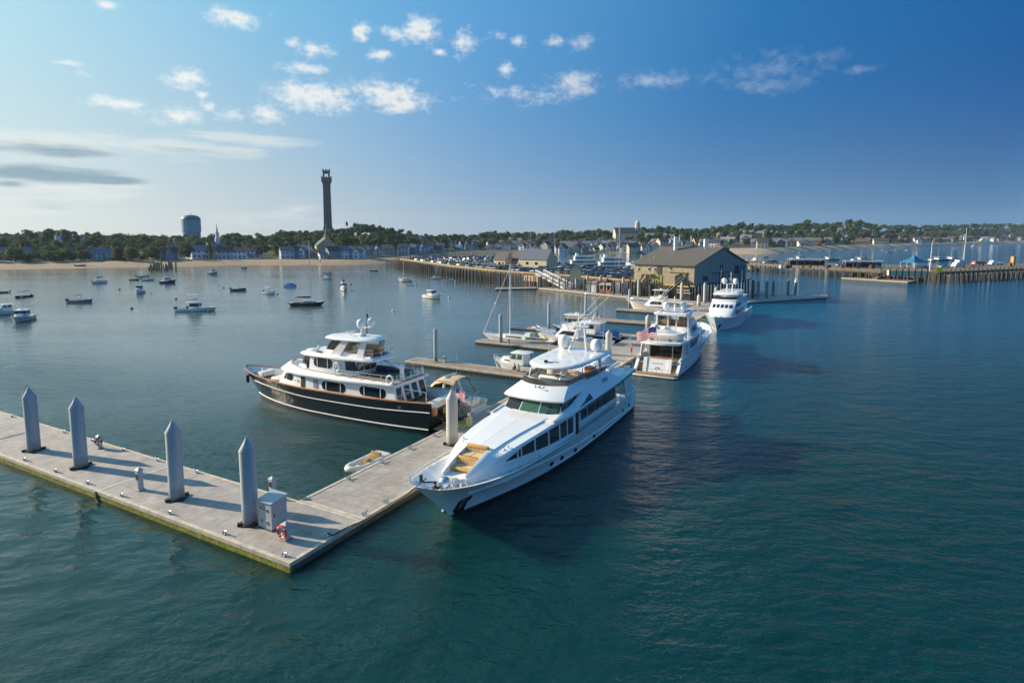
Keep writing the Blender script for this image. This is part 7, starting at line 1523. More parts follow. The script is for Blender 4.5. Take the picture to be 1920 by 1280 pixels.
t = shed(944, 500, 'cream gabled shed with a dark roof standing left among the pier cars', 7.0, 6.0, 3.4, 3.4, pang + 12, cream, roof_d, wins=(('window', -3.5, 0, 4.4, 1, 1.2, 'x', -1, glass, win_w), ('window', 0, -3.0, 1.8, 1.4, 1.2, 'y', -1, glass, win_w), ('door', 2.2, -3.0, 1.2, 1.1, 2.2, 'y', -1, timber, None), ('window', 3.5, 0, 4.2, .8, 1.1, 'x', 1, glass, win_w)))
t = shed(973, 500, 'cream gabled shed second from left on the pier', 6.0, 5.4, 3.0, 4.0, pang + 10, cream, roof_d, wins=(('window', -3.0, 0, 4.2, .8, 1.2, 'x', -1, glass, win_w), ('window', .5, -2.7, 1.7, 1.2, 1.1, 'y', -1, glass, win_w)))
t = shed(1008, 503, 'long grey roofed pier shed whose cream end carries a white stair', 15.0, 8.0, 4.2, 4.4, pang + 14, cream, mat('slate_blue_roof', (.10, .12, .16), .85), wins=(('window', -7.5, 0, 5.8, 1, 1.4, 'x', -1, glass, win_w), ('window', -7.5, -1.6, 2.2, 1, 1.4, 'x', -1, glass, win_w), ('door', -7.5, 1.2, 1.4, 1.2, 2.4, 'x', -1, win_w, None), ('window', -3, -4, 2.4, 1.4, 1.2, 'y', -1, glass, win_w), ('window', 2, -4, 2.4, 1.4, 1.2, 'y', -1, glass, win_w)))
M = MB(); M.loft([[(-8.6, -1.0, 4.2), (-8.6, .2, 4.2), (-8.6, .2, 4.5), (-8.6, -1.0, 4.5)], [(-8.6, -6.2, .1), (-8.6, -5.0, .1), (-8.6, -5.0, .4), (-8.6, -6.2, .4)]], True, True, True); M.build('stair', win_w, t)
M = MB(); M.loft([[(-8.2, -1.0, 5.2), (-8.2, .2, 5.2), (-8.1, .2, 5.3), (-8.1, -1.0, 5.3)], [(-8.2, -6.2, 1.1), (-8.2, -5.0, 1.1), (-8.1, -5.0, 1.2), (-8.1, -6.2, 1.2)]], True, True, True); M.build('stair_rail', win_w, t)
shed(1079, 522, 'small cream hut with a peaked roof on the pier edge above the gangway foot', 4.0, 3.6, 3.0, 1.7, pang - 50, mat('pale_yellow_boards', (.58, .50, .30), .8), mat('tan_roof', (.34, .27, .18), .9), wins=(('window', -2.0, 0, 1.9, 1.4, 1.1, 'x', -1, glass, win_w), ('door', 0, -1.8, 1.2, 1.0, 2.1, 'y', -1, win_w, None)), name='hut', cat='hut')
shed(1112, 547, 'white dock hut with a small grey roof standing on the float', 3.2, 3.0, 3.0, .9, pang + 20, paint_white, mat('grey_brown_roof', (.20, .18, .17), .9), z=.6, wins=(('window', -1.6, -.5, 1.9, .7, .8, 'x', -1, glass, None), ('window', -1.6, .6, 1.9, .7, .8, 'x', -1, glass, None), ('door', .6, -1.5, 1.1, .9, 2, 'y', -1, win_w, None)), name='hut', cat='hut')
def booth():
    x, y, _ = at(1137, 549, .6); t = thing('booth', 'red open sided booth with a flat pinkish roof standing on the float', 'booth', (x, y, .6), radians(pang + 20))
    rd = mat('faded_red_boards', (.36, .13, .09), .8)
    M = MB(); M.box(-2, 2, -1.4, 1.4, 0, 1.2); M.build('counter_wall', rd, t, smooth=False)
    for a in (-1.9, -.6, .6, 1.9):
        for b in (-1.3, 1.3): M = MB(); M.box(a - .1, a + .1, b - .1, b + .1, 1.2, 2.6); M.build('post', win_w, t, smooth=False)
    M = MB(); M.loft([[(-2.4, -1.8, 2.6), (2.4, -1.8, 2.6), (2.4, 1.8, 2.6), (-2.4, 1.8, 2.6)], [(-2.4, -1.8, 2.75), (2.4, -1.8, 2.75), (2.4, 1.8, 2.75), (-2.4, 1.8, 2.75)], [(-1.6, -.5, 3.4), (1.6, -.5, 3.4), (1.6, .5, 3.4), (-1.6, .5, 3.4)]], True, True, True); M.build('roof', mat('pinkish_roof', (.36, .30, .28), .9), t, smooth=False)
    M = MB(); M.box(-1.85, 1.85, -.1, .1, 1.2, 2.58); M.build('back_partition', dark_in, t, smooth=False)
booth()
def gangway():
    a = Vector(at(1012, 513.5, PZ + .1)); b = Vector(at(1066, 541, .75)); d = b - a; L = hypot(d.x, d.y); dz = d.z
    t = thing('gangway', 'long white truss gangway sloping from the pier down to the float', 'gangway', tuple(a), atan2(d.y, d.x))
    def z(x): return dz * x / L
    W = 1.9
    M = MB(); M.loft([[(x, -W, z(x) - .1), (x, W, z(x) - .1), (x, W, z(x) + .05), (x, -W, z(x) + .05)] for x in (0, L)], True, True, True); M.build('walkway', mat('grey_tread', (.4, .4, .39), .7), t)
    for s in (-W, W):
        M = MB()
        M.cyl((0, s, z(0) + 1.6), (L, s, z(L) + 1.6), .16, n=6); M.cyl((0, s, z(0)), (L, s, z(L)), .18, n=6); n = 14
        for i in range(n + 1):
            x = L * i / n; M.cyl((x, s, z(x)), (x, s, z(x) + 1.6), .09, n=5)
            if i < n: x2 = L * (i + 1) / n; M.cyl((x, s, z(x) + (0 if i % 2 else 1.6)), (x2, s, z(x2) + (1.6 if i % 2 else 0)), .08, n=5)
        M.build('truss', paint_white, t)
gangway()
# stout frame that carries the gangway head
t = thing('gangway_landing', 'concrete beam on four posts under the gangway head', 'landing', at(998, 520, PZ - 1), radians(pang))
M = MB(); M.box(-3.5, 4.5, -1.2, .6, -1.4, .6); M.build('beam', mat('rusty_concrete', (.40, .31, .22), .9, var=.2), t)
for x in (-3, -.5, 2, 4.2): M = MB(); M.cyl((x, -.8, -6), (x, -.8, -1.3), .3, n=8); M.build('post', timber_l, t)

# cars
def car_proto(kind):
    t = thing('parked_car', '', 'car'); Lc = {'sedan': 4.6, 'suv': 4.7, 'pickup': 5.4, 'van': 4.9}[kind]
    hw = .9; body = [(Lc / 2, .45), (Lc / 2 - .1, .7), (Lc / 2 - 1.2, .88), (-Lc / 2 + .8, .92), (-Lc / 2 + .05, .85), (-Lc / 2, .5)]
    M = MB(); M.loft([[(x, -hw * k, z + dz) for x, z in [(Lc / 2 - .1, .28)] + body + [(-Lc / 2 + .1, .28)]] for k, dz in ((1, 0),)] + [[(x, hw, z) for x, z in [(Lc / 2 - .1, .28)] + body + [(-Lc / 2 + .1, .28)]]], True, True, True)
    M.build('body', car_paint, t, sharp=30)
    cab = {'sedan': ((.95, .88), (.3, 1.42), (-.9, 1.44), (-1.75, .92)), 'suv': ((1.0, .9), (.45, 1.68), (-1.9, 1.7), (-2.2, .92)), 'pickup': ((1.1, .9), (.55, 1.7), (-.5, 1.7), (-.8, .92)), 'van': ((1.6, .88), (.8, 1.72), (-2.1, 1.76), (-2.35, .92))}[kind]
    M = MB(); M.loft([[(x, s * hw * (.96 if z < 1 else .8), z) for x, z in cab] for s in (-1, 1)], True, True, True); M.build('cabin_glass', glass, t, sharp=30)
    M = MB(); (x1, z1), (x2, z2) = cab[1], cab[2]; M.rbox(x2 + .02, x1 - .02, -hw * .8, hw * .8, max(z1, z2) - .08, max(z1, z2) + .04, .1); M.build('roof', car_paint, t)
    for x in (Lc * .3, -Lc * .3):
        for s in (1, -1): M = MB(); M.cyl((x, s * .72, .33), (x, s * .93, .33), .33, n=10); M.build('wheel', M_black, t)
    return t
car_paint = mat('car_paint', (.3, .3, .32), .25, .3, coat=.6)
paints = [('white', (.74, .74, .73), 8), ('silver', (.48, .50, .52), 8), ('dark grey', (.06, .065, .07), 6), ('black', (.012, .012, .014), 6), ('dark blue', (.02, .04, .12), 6), ('steel blue', (.10, .17, .28), 4), ('red', (.28, .02, .02), 2), ('tan', (.34, .28, .2), 2), ('green', (.03, .09, .06), 1)]
PAINT = {n: mat('car_paint_' + n.replace(' ', '_'), c, .25, .25, coat=.6) for n, c, w in paints}
bag = [n for n, c, w in paints for _ in range(w)]
protos = {k: car_proto(k) for k in ('sedan', 'suv', 'pickup', 'van')}
kindname = {'sedan': 'saloon', 'suv': 'tall car', 'pickup': 'pickup', 'van': 'minivan'}
rowname = ['in the pier edge row', 'in the second row', 'in the third row', 'in the fourth row', 'in the fifth row', 'in the back row', 'behind the rows', 'at the landward end']
used_proto = set()
def inner(d, off_):
    x, y, ux, uy = poly_along(EDGE, d); return x - uy * off_, y + ux * off_, atan2(uy, ux)
def place_car(x, y, rz, where, z=PZ, kind=None, colr=None):
    k = kind or R.choice(['sedan', 'suv', 'suv', 'sedan', 'van', 'pickup']); c = colr or R.choice(bag)
    lb = '%s %s parked %s' % (c, kindname[k], where)
    copy_tree(protos[k], (x, y, z), rz, lb, 'cars parked on the pier', None, {'car_paint': PAINT[c]})
    used_proto.add(k)
LE = plen(EDGE)
sheds_at = [at(944, 500, PZ), at(973, 500, PZ), at(1008, 503, PZ), at(1079, 522, PZ)]
for row, o_ in enumerate((4.2, 10.2, 17.0, 23.0, 30.0, 36.0, 43.0, 49.0)):
    d = 6.0 + row
    while d < (LE * .5 if row > 5 else LE - (34 if row else 27)):
        if R.random() < (.9 if row < 6 else .7):
            x, y, a = inner(d, o_)
            if all(hypot(x - s[0], y - s[1]) > (11 if s is sheds_at[2] else 6.2) for s in sheds_at):
                zone = 'nearest the beach' if d < LE * .33 else ('midway along pier' if d < LE * .66 else 'near the shingled building')
                place_car(x, y, a + pi / 2 + (pi if R.random() < .4 else 0) + R.uniform(-.06, .06) + .35, '%s, %s' % (rowname[row], zone))
        d += 3.2 + R.uniform(-.1, .35) + (.5 if row > 3 else 0) + (2.5 if d < LE * .2 else 0)
for k, p_ in protos.items():
    x, y, a = inner(LE - 24 + list(protos).index(k) * 3.2, 3.8); p_.location = (x, y, PZ); p_.rotation_euler = (0, 0, a + pi / 2 + .3)
    p_['label'] = 'grey %s parked beside the left end of the shingled building' % kindname[k]; p_['group'] = 'cars parked on the pier'
# lamp posts on the pier
lp = None
for i, (px, py, pt) in enumerate([(746, 492, 460), (766, 488, 458), (884, 484, 455), (920, 490, 462), (1023, 496, 452), (1130, 505, 470), (844, 480, 456)]):
    x, y, _ = at(px, py, PZ); h = lift(px, pt, y)[1] - PZ; h = min(h, 10.5)
    lb = ['lamp post at the beach end of the pier', 'lamp post among the first pier cars', 'lamp post in the middle of the car rows', 'lamp post left of the cream sheds', 'lamp post behind the long pier shed', 'lamp post left of the tall mast', 'lamp post behind the middle car rows'][i]
    if lp is None:
        lp = thing('lamp_post', lb, 'lamp post', (x, y, PZ), 0, 'pier lamp posts'); M = MB(); M.cyl((0, 0, 0), (0, 0, h), .11, .07, 8); M.build('pole', galv, lp); M = MB(); M.cyl((0, 0, h - .1), (1.4, 0, h + .1), .05, n=6); M.rbox(1.1, 1.9, -.18, .18, h, h + .15, .08); M.build('lamp_head', galv, lp)
    else: copy_tree(lp, (x, y, PZ), R.uniform(0, 6), lb, 'pier lamp posts')

# ------------------------------------------------------------------ boats behind the pier
def ferry(px, py, rz, label, L, B, hm, group='boats behind the pier', decks=2, top=gel):
    t = boat_at(px, py, rz, 'ferry', label, 'ferry', L, group, .5)
    H = Hull([(0, 0, B * .46, B * .48, 1.9, 1.), (.4 * L, .4 * L, B * .5, B * .5, 1.9, 1.), (.75 * L, .78 * L, B * .36, B * .46, 2.2, 1.2), (.95 * L, L, 0, 0, 3.0, 1.)], 16)
    H.build('hull', t, hm, boot_dark, gel2, z_boot=.1, bulwark=.5, cap=.15)
    for k in range(decks):
        z = 1.9 + k * 2.5; x0, x1 = L * .06 + k * L * .08, L * .82 - k * L * .1; w = B * .43 - k * .25
        M = MB(); M.rbox(x0, x1, -w, w, z, z + 2.3, .5); M.build('deck_house', top, t)
        for s in (1, -1): M = MB(); M.box(x0 + .8, x1 - .8, min(w * s, (w + .04) * s), max(w * s, (w + .04) * s), z + 1.0, z + 1.8); M.build('window_band', glass, t)
        M = MB(); M.rbox(x0 - .6, x1 + .5, -w - .4, w + .4, z + 2.3, z + 2.5, .4); M.build('roof', top, t)
    M = MB(); M.rbox(L * .58, L * .68, -1.2, 1.2, 1.9 + decks * 2.5, 1.9 + decks * 2.5 + 1.8, .3); M.build('bridge', top, t)
    M = MB(); z = 1.9 + decks * 2.5; M.cyl((L * .5, 0, z), (L * .5, 0, z + 5), .12, .06, 6); M.build('mast', mast_m, t)
    return t
ferry(1090, 501, 185, 'white excursion boat with dark blue hull, farther of the two behind the pier huts', 21, 6, navy_hull)
ferry(1143, 505, 185, 'white excursion boat with navy hull right behind the pier cars, nearer of the two', 20, 6, navy_hull)
sail_boat(1163, 513, 100, 'tall masted white yacht behind the pier beside the shingled building', 16, 4.2, gel, 29, canvas_w, 'boats behind the pier')
sail_boat(999, 488, 170, 'two spar sailing boat behind the long pier shed', 15, 4, gel2, 22, canvas_t, 'boats behind the pier')
cabin_boat(1178, 507, 200, 'red and white fishing boat left of the shingled building', 9, 3.2, boot_red, mast=4, group='boats behind the pier')
cabin_boat(1187, 499, 150, 'white fishing boat behind the red one left of the shingled building', 9, 3.2, gel, mast=5, group='boats behind the pier')
cabin_boat(1118, 509, 200, 'small cream cabin boat behind the pier hut', 7, 2.8, gel2, group='boats behind the pier')
cabin_boat(1408, 508, 350, 'white cabin boat just right of the shingled building', 9.5, 3.4, gel, group='boats behind the pier')
sail_boat(1400, 492, 80, 'white sailing boat with short mast behind the roof corner of the shingled building', 9, 3, gel, 8, canvas_b, 'boats behind the pier')
cabin_boat(1416, 490, 40, 'white boat between the shingled building and the right pier', 9, 3.2, gel, mast=4, group='boats behind the pier')
skiff(1436, 482, 10, 'blue open boat far behind the right pier', 6, 2.2, mat('blue_grey_hull', (.16, .22, .28)), group='boats behind the pier')
for (px, py, rz, lb) in [(1668, 473, 10, 'grey motor boat behind the blue tent'), (1703, 469, 20, 'white motor boat farthest of three beyond the blue tent'), (1683, 468, 15, 'small white boat left of the farthest motor boat'), (1655, 469.5, 30, 'small pale boat below the far beach centre'), (1792, 465.5, 15, 'tiny white boat far out right of the tall mast'), (1868, 461, 10, 'tiny white boat before the far right houses'), (1902, 470, 5, 'dark open boat out at the far right edge')]:
    skiff(px, py, rz, lb, 9 if 'motor' in lb else 6, 2.6, navy_hull if 'dark' in lb else (M_cab if 'grey' in lb else gel), group='boats in the far bay')
sail_boat(1825, 462, 20, 'sailing boat near the far right shore', 9, 3, gel, 13, canvas_w, 'boats in the far bay', stays=False)

# ------------------------------------------------------------------ the right hand pier
RF = [at(1400, 508, 0)[:2], at(1468, 514, 0)[:2], at(1572, 521, 0)[:2], at(1650, 526, 0)[:2], at(1757, 530, 0)[:2], at(1917, 521.5, 0)[:2], at(2040, 514, 0)[:2]]
RZ = 4.3
RB = [at(2040, 488, RZ)[:2], at(1917, 494, RZ)[:2], at(1757, 498, RZ)[:2], at(1650, 496, RZ)[:2], at(1468, 491, RZ)[:2], at(1400, 488, RZ)[:2]]
pier('dark timber pier with tall piles crossing the right side of the harbour', RF, RB, RZ, 3.3, rows=2, tall=1.1, m_top=mat('pier_boards_grey', (.15, .13, .105), .9, var=.2, vscale=.3), beam_m=mat('grey_beam', (.17, .15, .12), .9, var=.2))
def canopy(px0, px1, py, label):
    a = at(px0, py, RZ); b = at(px1, py, RZ); L = hypot(b[0] - a[0], b[1] - a[1]); t = thing('canopy', label, 'shelter', a, atan2(b[1] - a[1], b[0] - a[0]), 'shelters on the right pier')
    M = MB(); M.loft([[(x, -1.6, 2.7), (x, 1.6, 3.1), (x, 1.6, 3.3), (x, -1.6, 2.9)] for x in (0, L)], True, True, True); M.build('roof', mat('shelter_roof', (.28, .30, .35), .6), t)
    n = int(L / 4) + 1
    for i in range(n + 1):
        for y in (-1.3, 1.3): M = MB(); M.cyl((L * i / n, y, 0), (L * i / n, y, 2.8), .12, n=6); M.build('post', M_pile, t)
    M = MB(); M.box(.4, L - .4, .4, 1.2, 0, 2.2); M.build('dark_block', dark_in, t)  # one plain dark block filling the space under the roof
canopy(1478, 1548, 497, 'long grey shelter roof on the left half of the right pier')
canopy(1582, 1655, 501, 'long grey shelter roof on the middle of the right pier')
def tent():
    p = at(1713, 502, RZ); t = thing('tent', 'blue peaked tent standing on the right pier', 'tent', p, radians(20))
    tb = mat('tent_blue', (.02, .15, .27), .7)
    M = MB(); M.loft([[(-4.6, -3.6, 2.6), (4.6, -3.6, 2.6), (4.6, 3.6, 2.6), (-4.6, 3.6, 2.6)], [(-4.6, -3.6, 2.9), (4.6, -3.6, 2.9), (4.6, 3.6, 2.9), (-4.6, 3.6, 2.9)], [(-1.4, -1.0, 4.6), (1.4, -1.0, 4.6), (1.4, 1.0, 4.6), (-1.4, 1.0, 4.6)], [(-.05, -.05, 6.3), (.05, -.05, 6.3), (.05, .05, 6.3), (-.05, .05, 6.3)]], True, True, True); M.build('roof', tb, t, smooth=False)
    for x in (-4.4, 0, 4.4):
        for y in (-3.4, 3.4): M = MB(); M.cyl((x, y, 0), (x, y, 2.7), .1, n=6); M.build('post', paint_white, t)
    M = MB(); M.box(-4, 4, -3.5, -3.4, .1, 1.2); M.build('screen_wall', cream, t)
tent()
def sign_box():
    p = at(1757, 517, RZ - 1); t = thing('navigation_sign', 'yellow square sign on a dark pile cluster at the corner of the right pier', 'sign', at(1757, 529.5, 0), radians(-15))
    for k in range(8): a = k * pi / 4; M = MB(); M.cyl((1.3 * cos(a), 1.3 * sin(a), -2), (.9 * cos(a), .9 * sin(a), 4.6), .26, n=8); M.build('pile', pile_wood, t)
    M = MB(); M.box(-1.2, 1.2, -1.35, -1.25, 4.3, 6.3); M.build('board', mat('sign_yellow', (.75, .55, .01), .5), t)
    M = MB(); M.box(-.12, .12, -1.25, -1.1, 3, 6); M.box(-.7, .7, -1.25, -1.1, 4.8, 5.0); M.build('bracket', timber, t)
sign_box()
def truck(px, py, label, box_m, cab_m, rz, L=7.0, h=3.2, boxed=True, z=RZ):
    t = thing('truck', label, 'truck', at(px, py, z), radians(rz), 'vehicles on the right pier')
    M = MB(); M.rbox(-L / 2, L * .18, -1.15, 1.15, .9, h if boxed else 1.5, .1); M.build('load_bed' if not boxed else 'cargo_box', box_m, t)
    M = MB(); M.loft([[(x, -1.05, z_) for x, z_ in ((L * .2, .5), (L * .5, .5), (L * .5, 1.3), (L * .42, 1.5), (L * .34, 2.4), (L * .2, 2.4))], [(x, 1.05, z_) for x, z_ in ((L * .2, .5), (L * .5, .5), (L * .5, 1.3), (L * .42, 1.5), (L * .34, 2.4), (L * .2, 2.4))]], True, True, True); M.build('cab', cab_m, t)
    for s in (1, -1): M = MB(); M.box(L * .23, L * .33, min(1.05 * s, 1.08 * s), max(1.05 * s, 1.08 * s), 1.5, 2.2); M.build('cab_window', glass, t)
    for x in (-L * .32, L * .34):
        for s in (1, -1): M = MB(); M.cyl((x, s * .8, .45), (x, s * 1.1, .45), .45, n=12); M.build('wheel', M_black, t)
truck(1797, 501, 'white box truck parked right of the tent on the right pier', mat('truck_grey', (.45, .48, .52), .5), paint_white, 200, 7.5, 3.6)
truck(1833, 498, 'red and white truck parked on the right pier', mat('truck_red', (.50, .04, .05), .4), mat('truck_red', (.50, .04, .05)), 190, 7, 2.2)
truck(1867, 497, 'white flat truck parked rightmost on the right pier', paint_white, paint_white, 190, 7.5, 2.2, False)
for i in range(16):
    px = R.uniform(1445, 1900); x, y, z = at(px, 503 if px < 1750 else 500, RZ)
    t = thing('fish_crates', R.choice(['low dark heap of fishing gear on the right pier', 'pale stack of fish crates on the right pier', 'rusty brown pallets piled on the right pier']), 'fishing gear', (x, y + R.uniform(-1, 3), z), R.uniform(0, 3), 'fishing gear on the right pier')
    gm = {'low': M_black, 'pal': paint_white, 'rus': mat('rusty_brown', (.16, .08, .04), .9)}[t['label'][:3]]
    for k in range(R.choice((2, 3, 4))): M = MB(); q = R.uniform(.5, 1.0); M.rbox(-q, q, -.6, .6, k * .5, k * .5 + .46, .1); M.build('crate', gm, t, rz=R.uniform(-.3, .3))
t = thing('crate_stack', 'tall stack of tan crates near the right edge on the right pier', 'crates', at(1899, 497, RZ), .2)
for k in range(6): M = MB(); M.box(-.75, .75, -.75, .75, k * .75, k * .75 + .72); M.build('crate', mat('tan_crate', (.52, .33, .08), .8, var=.2), t, rz=R.uniform(-.1, .1))
for (px, py, lb, c) in [(1440, 494, 'on the left end of the right pier', 'white'), (1452, 494, 'left on the right pier', 'silver'), (1517, 496, 'under the left shelter of the right pier', 'white'), (1577, 499, 'between the two shelters of the right pier', 'silver'), (1596, 500, 'under the middle shelter of the right pier', 'white'), (1640, 501, 'at the right end of the middle shelter', 'white'), (1770, 502, 'beside the yellow sign corner', 'silver')]:
    x, y, _ = at(px, py, RZ); place_car(x, y, R.uniform(-.3, .3), lb, RZ, None, c)
t = thing('pier_stall', 'low cream stall with dark posts beside the yellow sign on the right pier', 'stall', at(1700, 515, RZ - .6), radians(-12))
M = MB(); M.box(-7, 7.5, -1, 1, -.3, 1.8); M.build('wall', mat('pale_stall_boards', (.52, .48, .36), .8, var=.25), t)
for k in range(7): M = MB(); M.box(-6.8 + k * 2.3, -6.4 + k * 2.3, -1.2, -1.02, -1.5, 2.6); M.build('post', mat('brown_post', (.12, .05, .03), .8), t)
slab_dock('floating_dock', 'brown timber float with a pale edge moored before the right pier', [at(1577, 521.5, .5)[:2], at(1702, 529.5, .5)[:2], at(1733, 523.5, .5)[:2], at(1640, 518, .5)[:2]], .7, M_deck_w)
def ramp(px0, py0, z0, px1, py1, z1, label):
    a = Vector(at(px0, py0, z0)); b = Vector(at(px1, py1, z1)); d = b - a; L = hypot(d.x, d.y); t = thing('gangway', label, 'gangway', tuple(a), atan2(d.y, d.x))
    M = MB(); M.loft([[(x, -.8, d.z * x / L - .1), (x, .8, d.z * x / L - .1), (x, .8, d.z * x / L + .05), (x, -.8, d.z * x / L + .05)] for x in (0, L)], True, True, True); M.build('walkway', timber_l, t)
    for s in (-.8, .8):
        M = MB(); M.cyl((0, s, 1.1), (L, s, d.z + 1.1), .07, n=6)
        for i in range(9): x = L * i / 8; M.cyl((x, s, d.z * x / L), (x, s, d.z * x / L + 1.1), .05, n=5)
        M.build('hand_rail', galv, t)
ramp(1665, 500, RZ, 1640, 524, .75, 'grey gangway down to the brown float before the right pier')
cabin_boat(1612, 517, 185, 'white motor boat lying on the brown float by the right pier', 8, 2.8, gel, group='boats in the far bay')
# masts and fishing boats along the far side of the right pier
for (px, py, top, lb) in [(1743, 508, 452, 'white'), (1806, 497, 428, 'grey')]:
    x, y, _ = at(px, py, RZ); h = lift(px, top, y)[1]
    t = thing('mast_pole', 'tall %s mast standing at the right pier' % lb, 'mast', (x, y, RZ), 0, 'masts at the right pier'); M = MB(); M.cyl((0, 0, 0), (.3, 0, h - RZ), .22, .08, 8); M.build('pole', paint_white if lb == 'white' else mast_m, t); M = MB(); M.cyl((-1.5, 0, (h - RZ) * .6), (1.5, 0, (h - RZ) * .6), .05, n=6); M.build('spreader', mast_m, t)
for (px, py, rz, lb, hm) in [(1500, 487, 5, 'dark fishing boat with a white wheelhouse behind the left shelter', navy_hull), (1555, 488, 5, 'orange topped fishing boat between the shelters behind the right pier', mat('rust_hull', (.3, .14, .05), .5)), (1615, 489, 3, 'long dark fishing boat behind the middle shelter', navy_hull), (1760, 489, 8, 'black fishing boat with masts behind the yellow sign corner', M_black), (1785, 488, 8, 'blue fishing boat with gallows behind the white box truck', mat('blue_grey_hull', (.16, .22, .28)))]:
    t = cabin_boat(px, py, rz, lb, 17, 5, hm, mast=7, group='fishing boats behind the right pier')
    M = MB()
    for x in (3, 10): M.tube([(x, -2, 1), (x, -1.6, 5.5), (x, 1.6, 5.5), (x, 2, 1)], .12, 6)
    M.build('gallows', M_black, t)
    M = MB(); M.cyl((5, 0, 4), (1, 0, 7.5), .08, n=6); M.build('boom', mast_m, t)
# ------------------------------------------------------------------ the shore: beach, land, woods and town
SH = [(-700, 520), (-300, 511), (0, 505), (120, 503), (330, 500), (480, 497), (620, 497), (750, 491), (800, 484), (900, 478), (1000, 476), (1100, 475), (1200, 476), (1300, 476.5), (1420, 476), (1500, 472), (1600, 467), (1700, 463), (1800, 459), (1920, 455.5), (2100, 453.5), (2500, 451)]
TOP = [(-700, 440), (0, 437), (60, 434), (100, 430), (150, 434), (200, 440), (290, 439), (350, 440), (400, 444), (440, 436), (480, 443), (520, 437), (560, 431), (600, 432), (640, 427), (680, 417), (710, 424), (750, 429), (775, 435), (800, 438), (870, 439), (960, 439), (1050, 437), (1150, 434), (1250, 429), (1300, 433), (1340, 429), (1400, 422), (1470, 425), (1530, 421), (1560, 422), (1600, 414), (1640, 423), (1730, 424), (1800, 422), (1920, 421), (2500, 424)]
def tab(T, x): return pchip([p[0] for p in T], [p[1] for p in T], x)
def shoreY(px): return at(px, tab(SH, px), 0)[1]
def slope_of(px): return (px - PPX) / F_PX / 1.00578
def ridge(px): return 190 if px < 750 else 190 + min(1, (px - 750) / 500) * 130
def hillZ(px): Y = shoreY(px) + ridge(px); return CAM_H - (tab(TOP, px) - HORIZON) / F_PX * Y - 11.5
def landZ(px, d):
    if d <= 0: return d * .1
    if px >= 1240:                                       # the broader, steeper strand of the far right shore
        z = 5.0 * sin(min(d, 52) / 52 * pi / 2); k = max(0., min(1, (d - 60) / (ridge(px) - 60))); k = k * k * (3 - 2 * k); return z + (max(6, hillZ(px)) - 5) * k
    if d < 30: return 2.7 * sin(d / 30 * pi / 2)
    if d < 60: return 2.7 + (d - 30) / 30 * .6
    k = min(1, (d - 60) / (ridge(px) - 60)); k = k * k * (3 - 2 * k); return 3.3 + (max(4, hillZ(px)) - 3.3) * k
def LP(px, d, dz=0.): Y = shoreY(px) + d; return (slope_of(px) * Y, Y, landZ(px, d) + dz)
def sheet(name, ds, m, c0=-700, c1=2300):
    cols = list(range(c0, c1 + 1, 20)); M = MB()
    M.loft([[LP(px, d) for px in cols] for d in ds], False); ground(name, M, m, sharp=180)
sand = mat('beach_sand', (.31, .225, .145), .95, c2=(.24, .175, .11), vscale=.08)
soil = mat('grassy_land', (.07, .085, .03), .95, c2=(.04, .055, .02), vscale=.03)
sheet('beach', [-25, -5, 0, 4, 9, 15, 22, 28], sand, -700, 780); sheet('beach', [-25, -5, 0, 5, 12, 20, 30, 40, 48], mat('pale_sand', (.44, .33, .22), .95, var=.15, vscale=.05), 1240, 2300)
sheet('waterfront', [-25, -5, 0, 4, 9, 15, 22, 28], mat('waterfront_ground', (.11, .10, .085), .9, var=.35, vscale=.2), 780, 1240)
LD = [60, 80, 105, 130, 160, 200, 250, 320, 450, 700, 1050]; sheet('land', [28, 40] + LD, soil, -700, 1240); sheet('land', [48] + LD, soil, 1240, 2300)
def leaf(name, c, c2):
    m = mat(name, c, .75, c2=c2, vscale=.35, spec=.2); N = m.node_tree.nodes; L = m.node_tree.links; b = N['Principled BSDF']
    tr = N.new('ShaderNodeBsdfTranslucent'); mx = N.new('ShaderNodeMixShader'); mx.inputs[0].default_value = .4
    src = b.inputs['Base Color'].links[0].from_socket; L.new(src, tr.inputs[0]); L.new(b.outputs[0], mx.inputs[1]); L.new(tr.outputs[0], mx.inputs[2])
    L.new(mx.outputs[0], N['Material Output'].inputs[0]); return m
L_dark = leaf('dark_foliage', (.068, .112, .034), (.038, .074, .026)); L_mid = leaf('mid_foliage', (.095, .14, .038), (.052, .09, .026)); L_olive = leaf('olive_foliage', (.115, .125, .035), (.07, .085, .026)); L_far = leaf('far_foliage', (.072, .112, .046), (.042, .076, .034))
bark = mat('bark', (.08, .06, .04), .9)
def clump(M, c, r, n, s, rnd, mi=0):
    for _ in range(n):
        v = Vector((rnd.gauss(0, 1), rnd.gauss(0, 1), rnd.gauss(0, 1))).normalized() * r * rnd.uniform(.55, 1.05); v.z *= .75
        nrm = (v.normalized() + Vector((rnd.uniform(-.7, .7), rnd.uniform(-.7, .7), rnd.uniform(-.3, .8)))).normalized(); u = nrm.orthogonal().normalized(); w = nrm.cross(u); p = Vector(c) + v; q = s * rnd.uniform(.6, 1.3)
        M.add([p - u * q, p - w * q * .7, p + u * q, p + w * q * .7], [(0, 1, 2, 3)], mi)
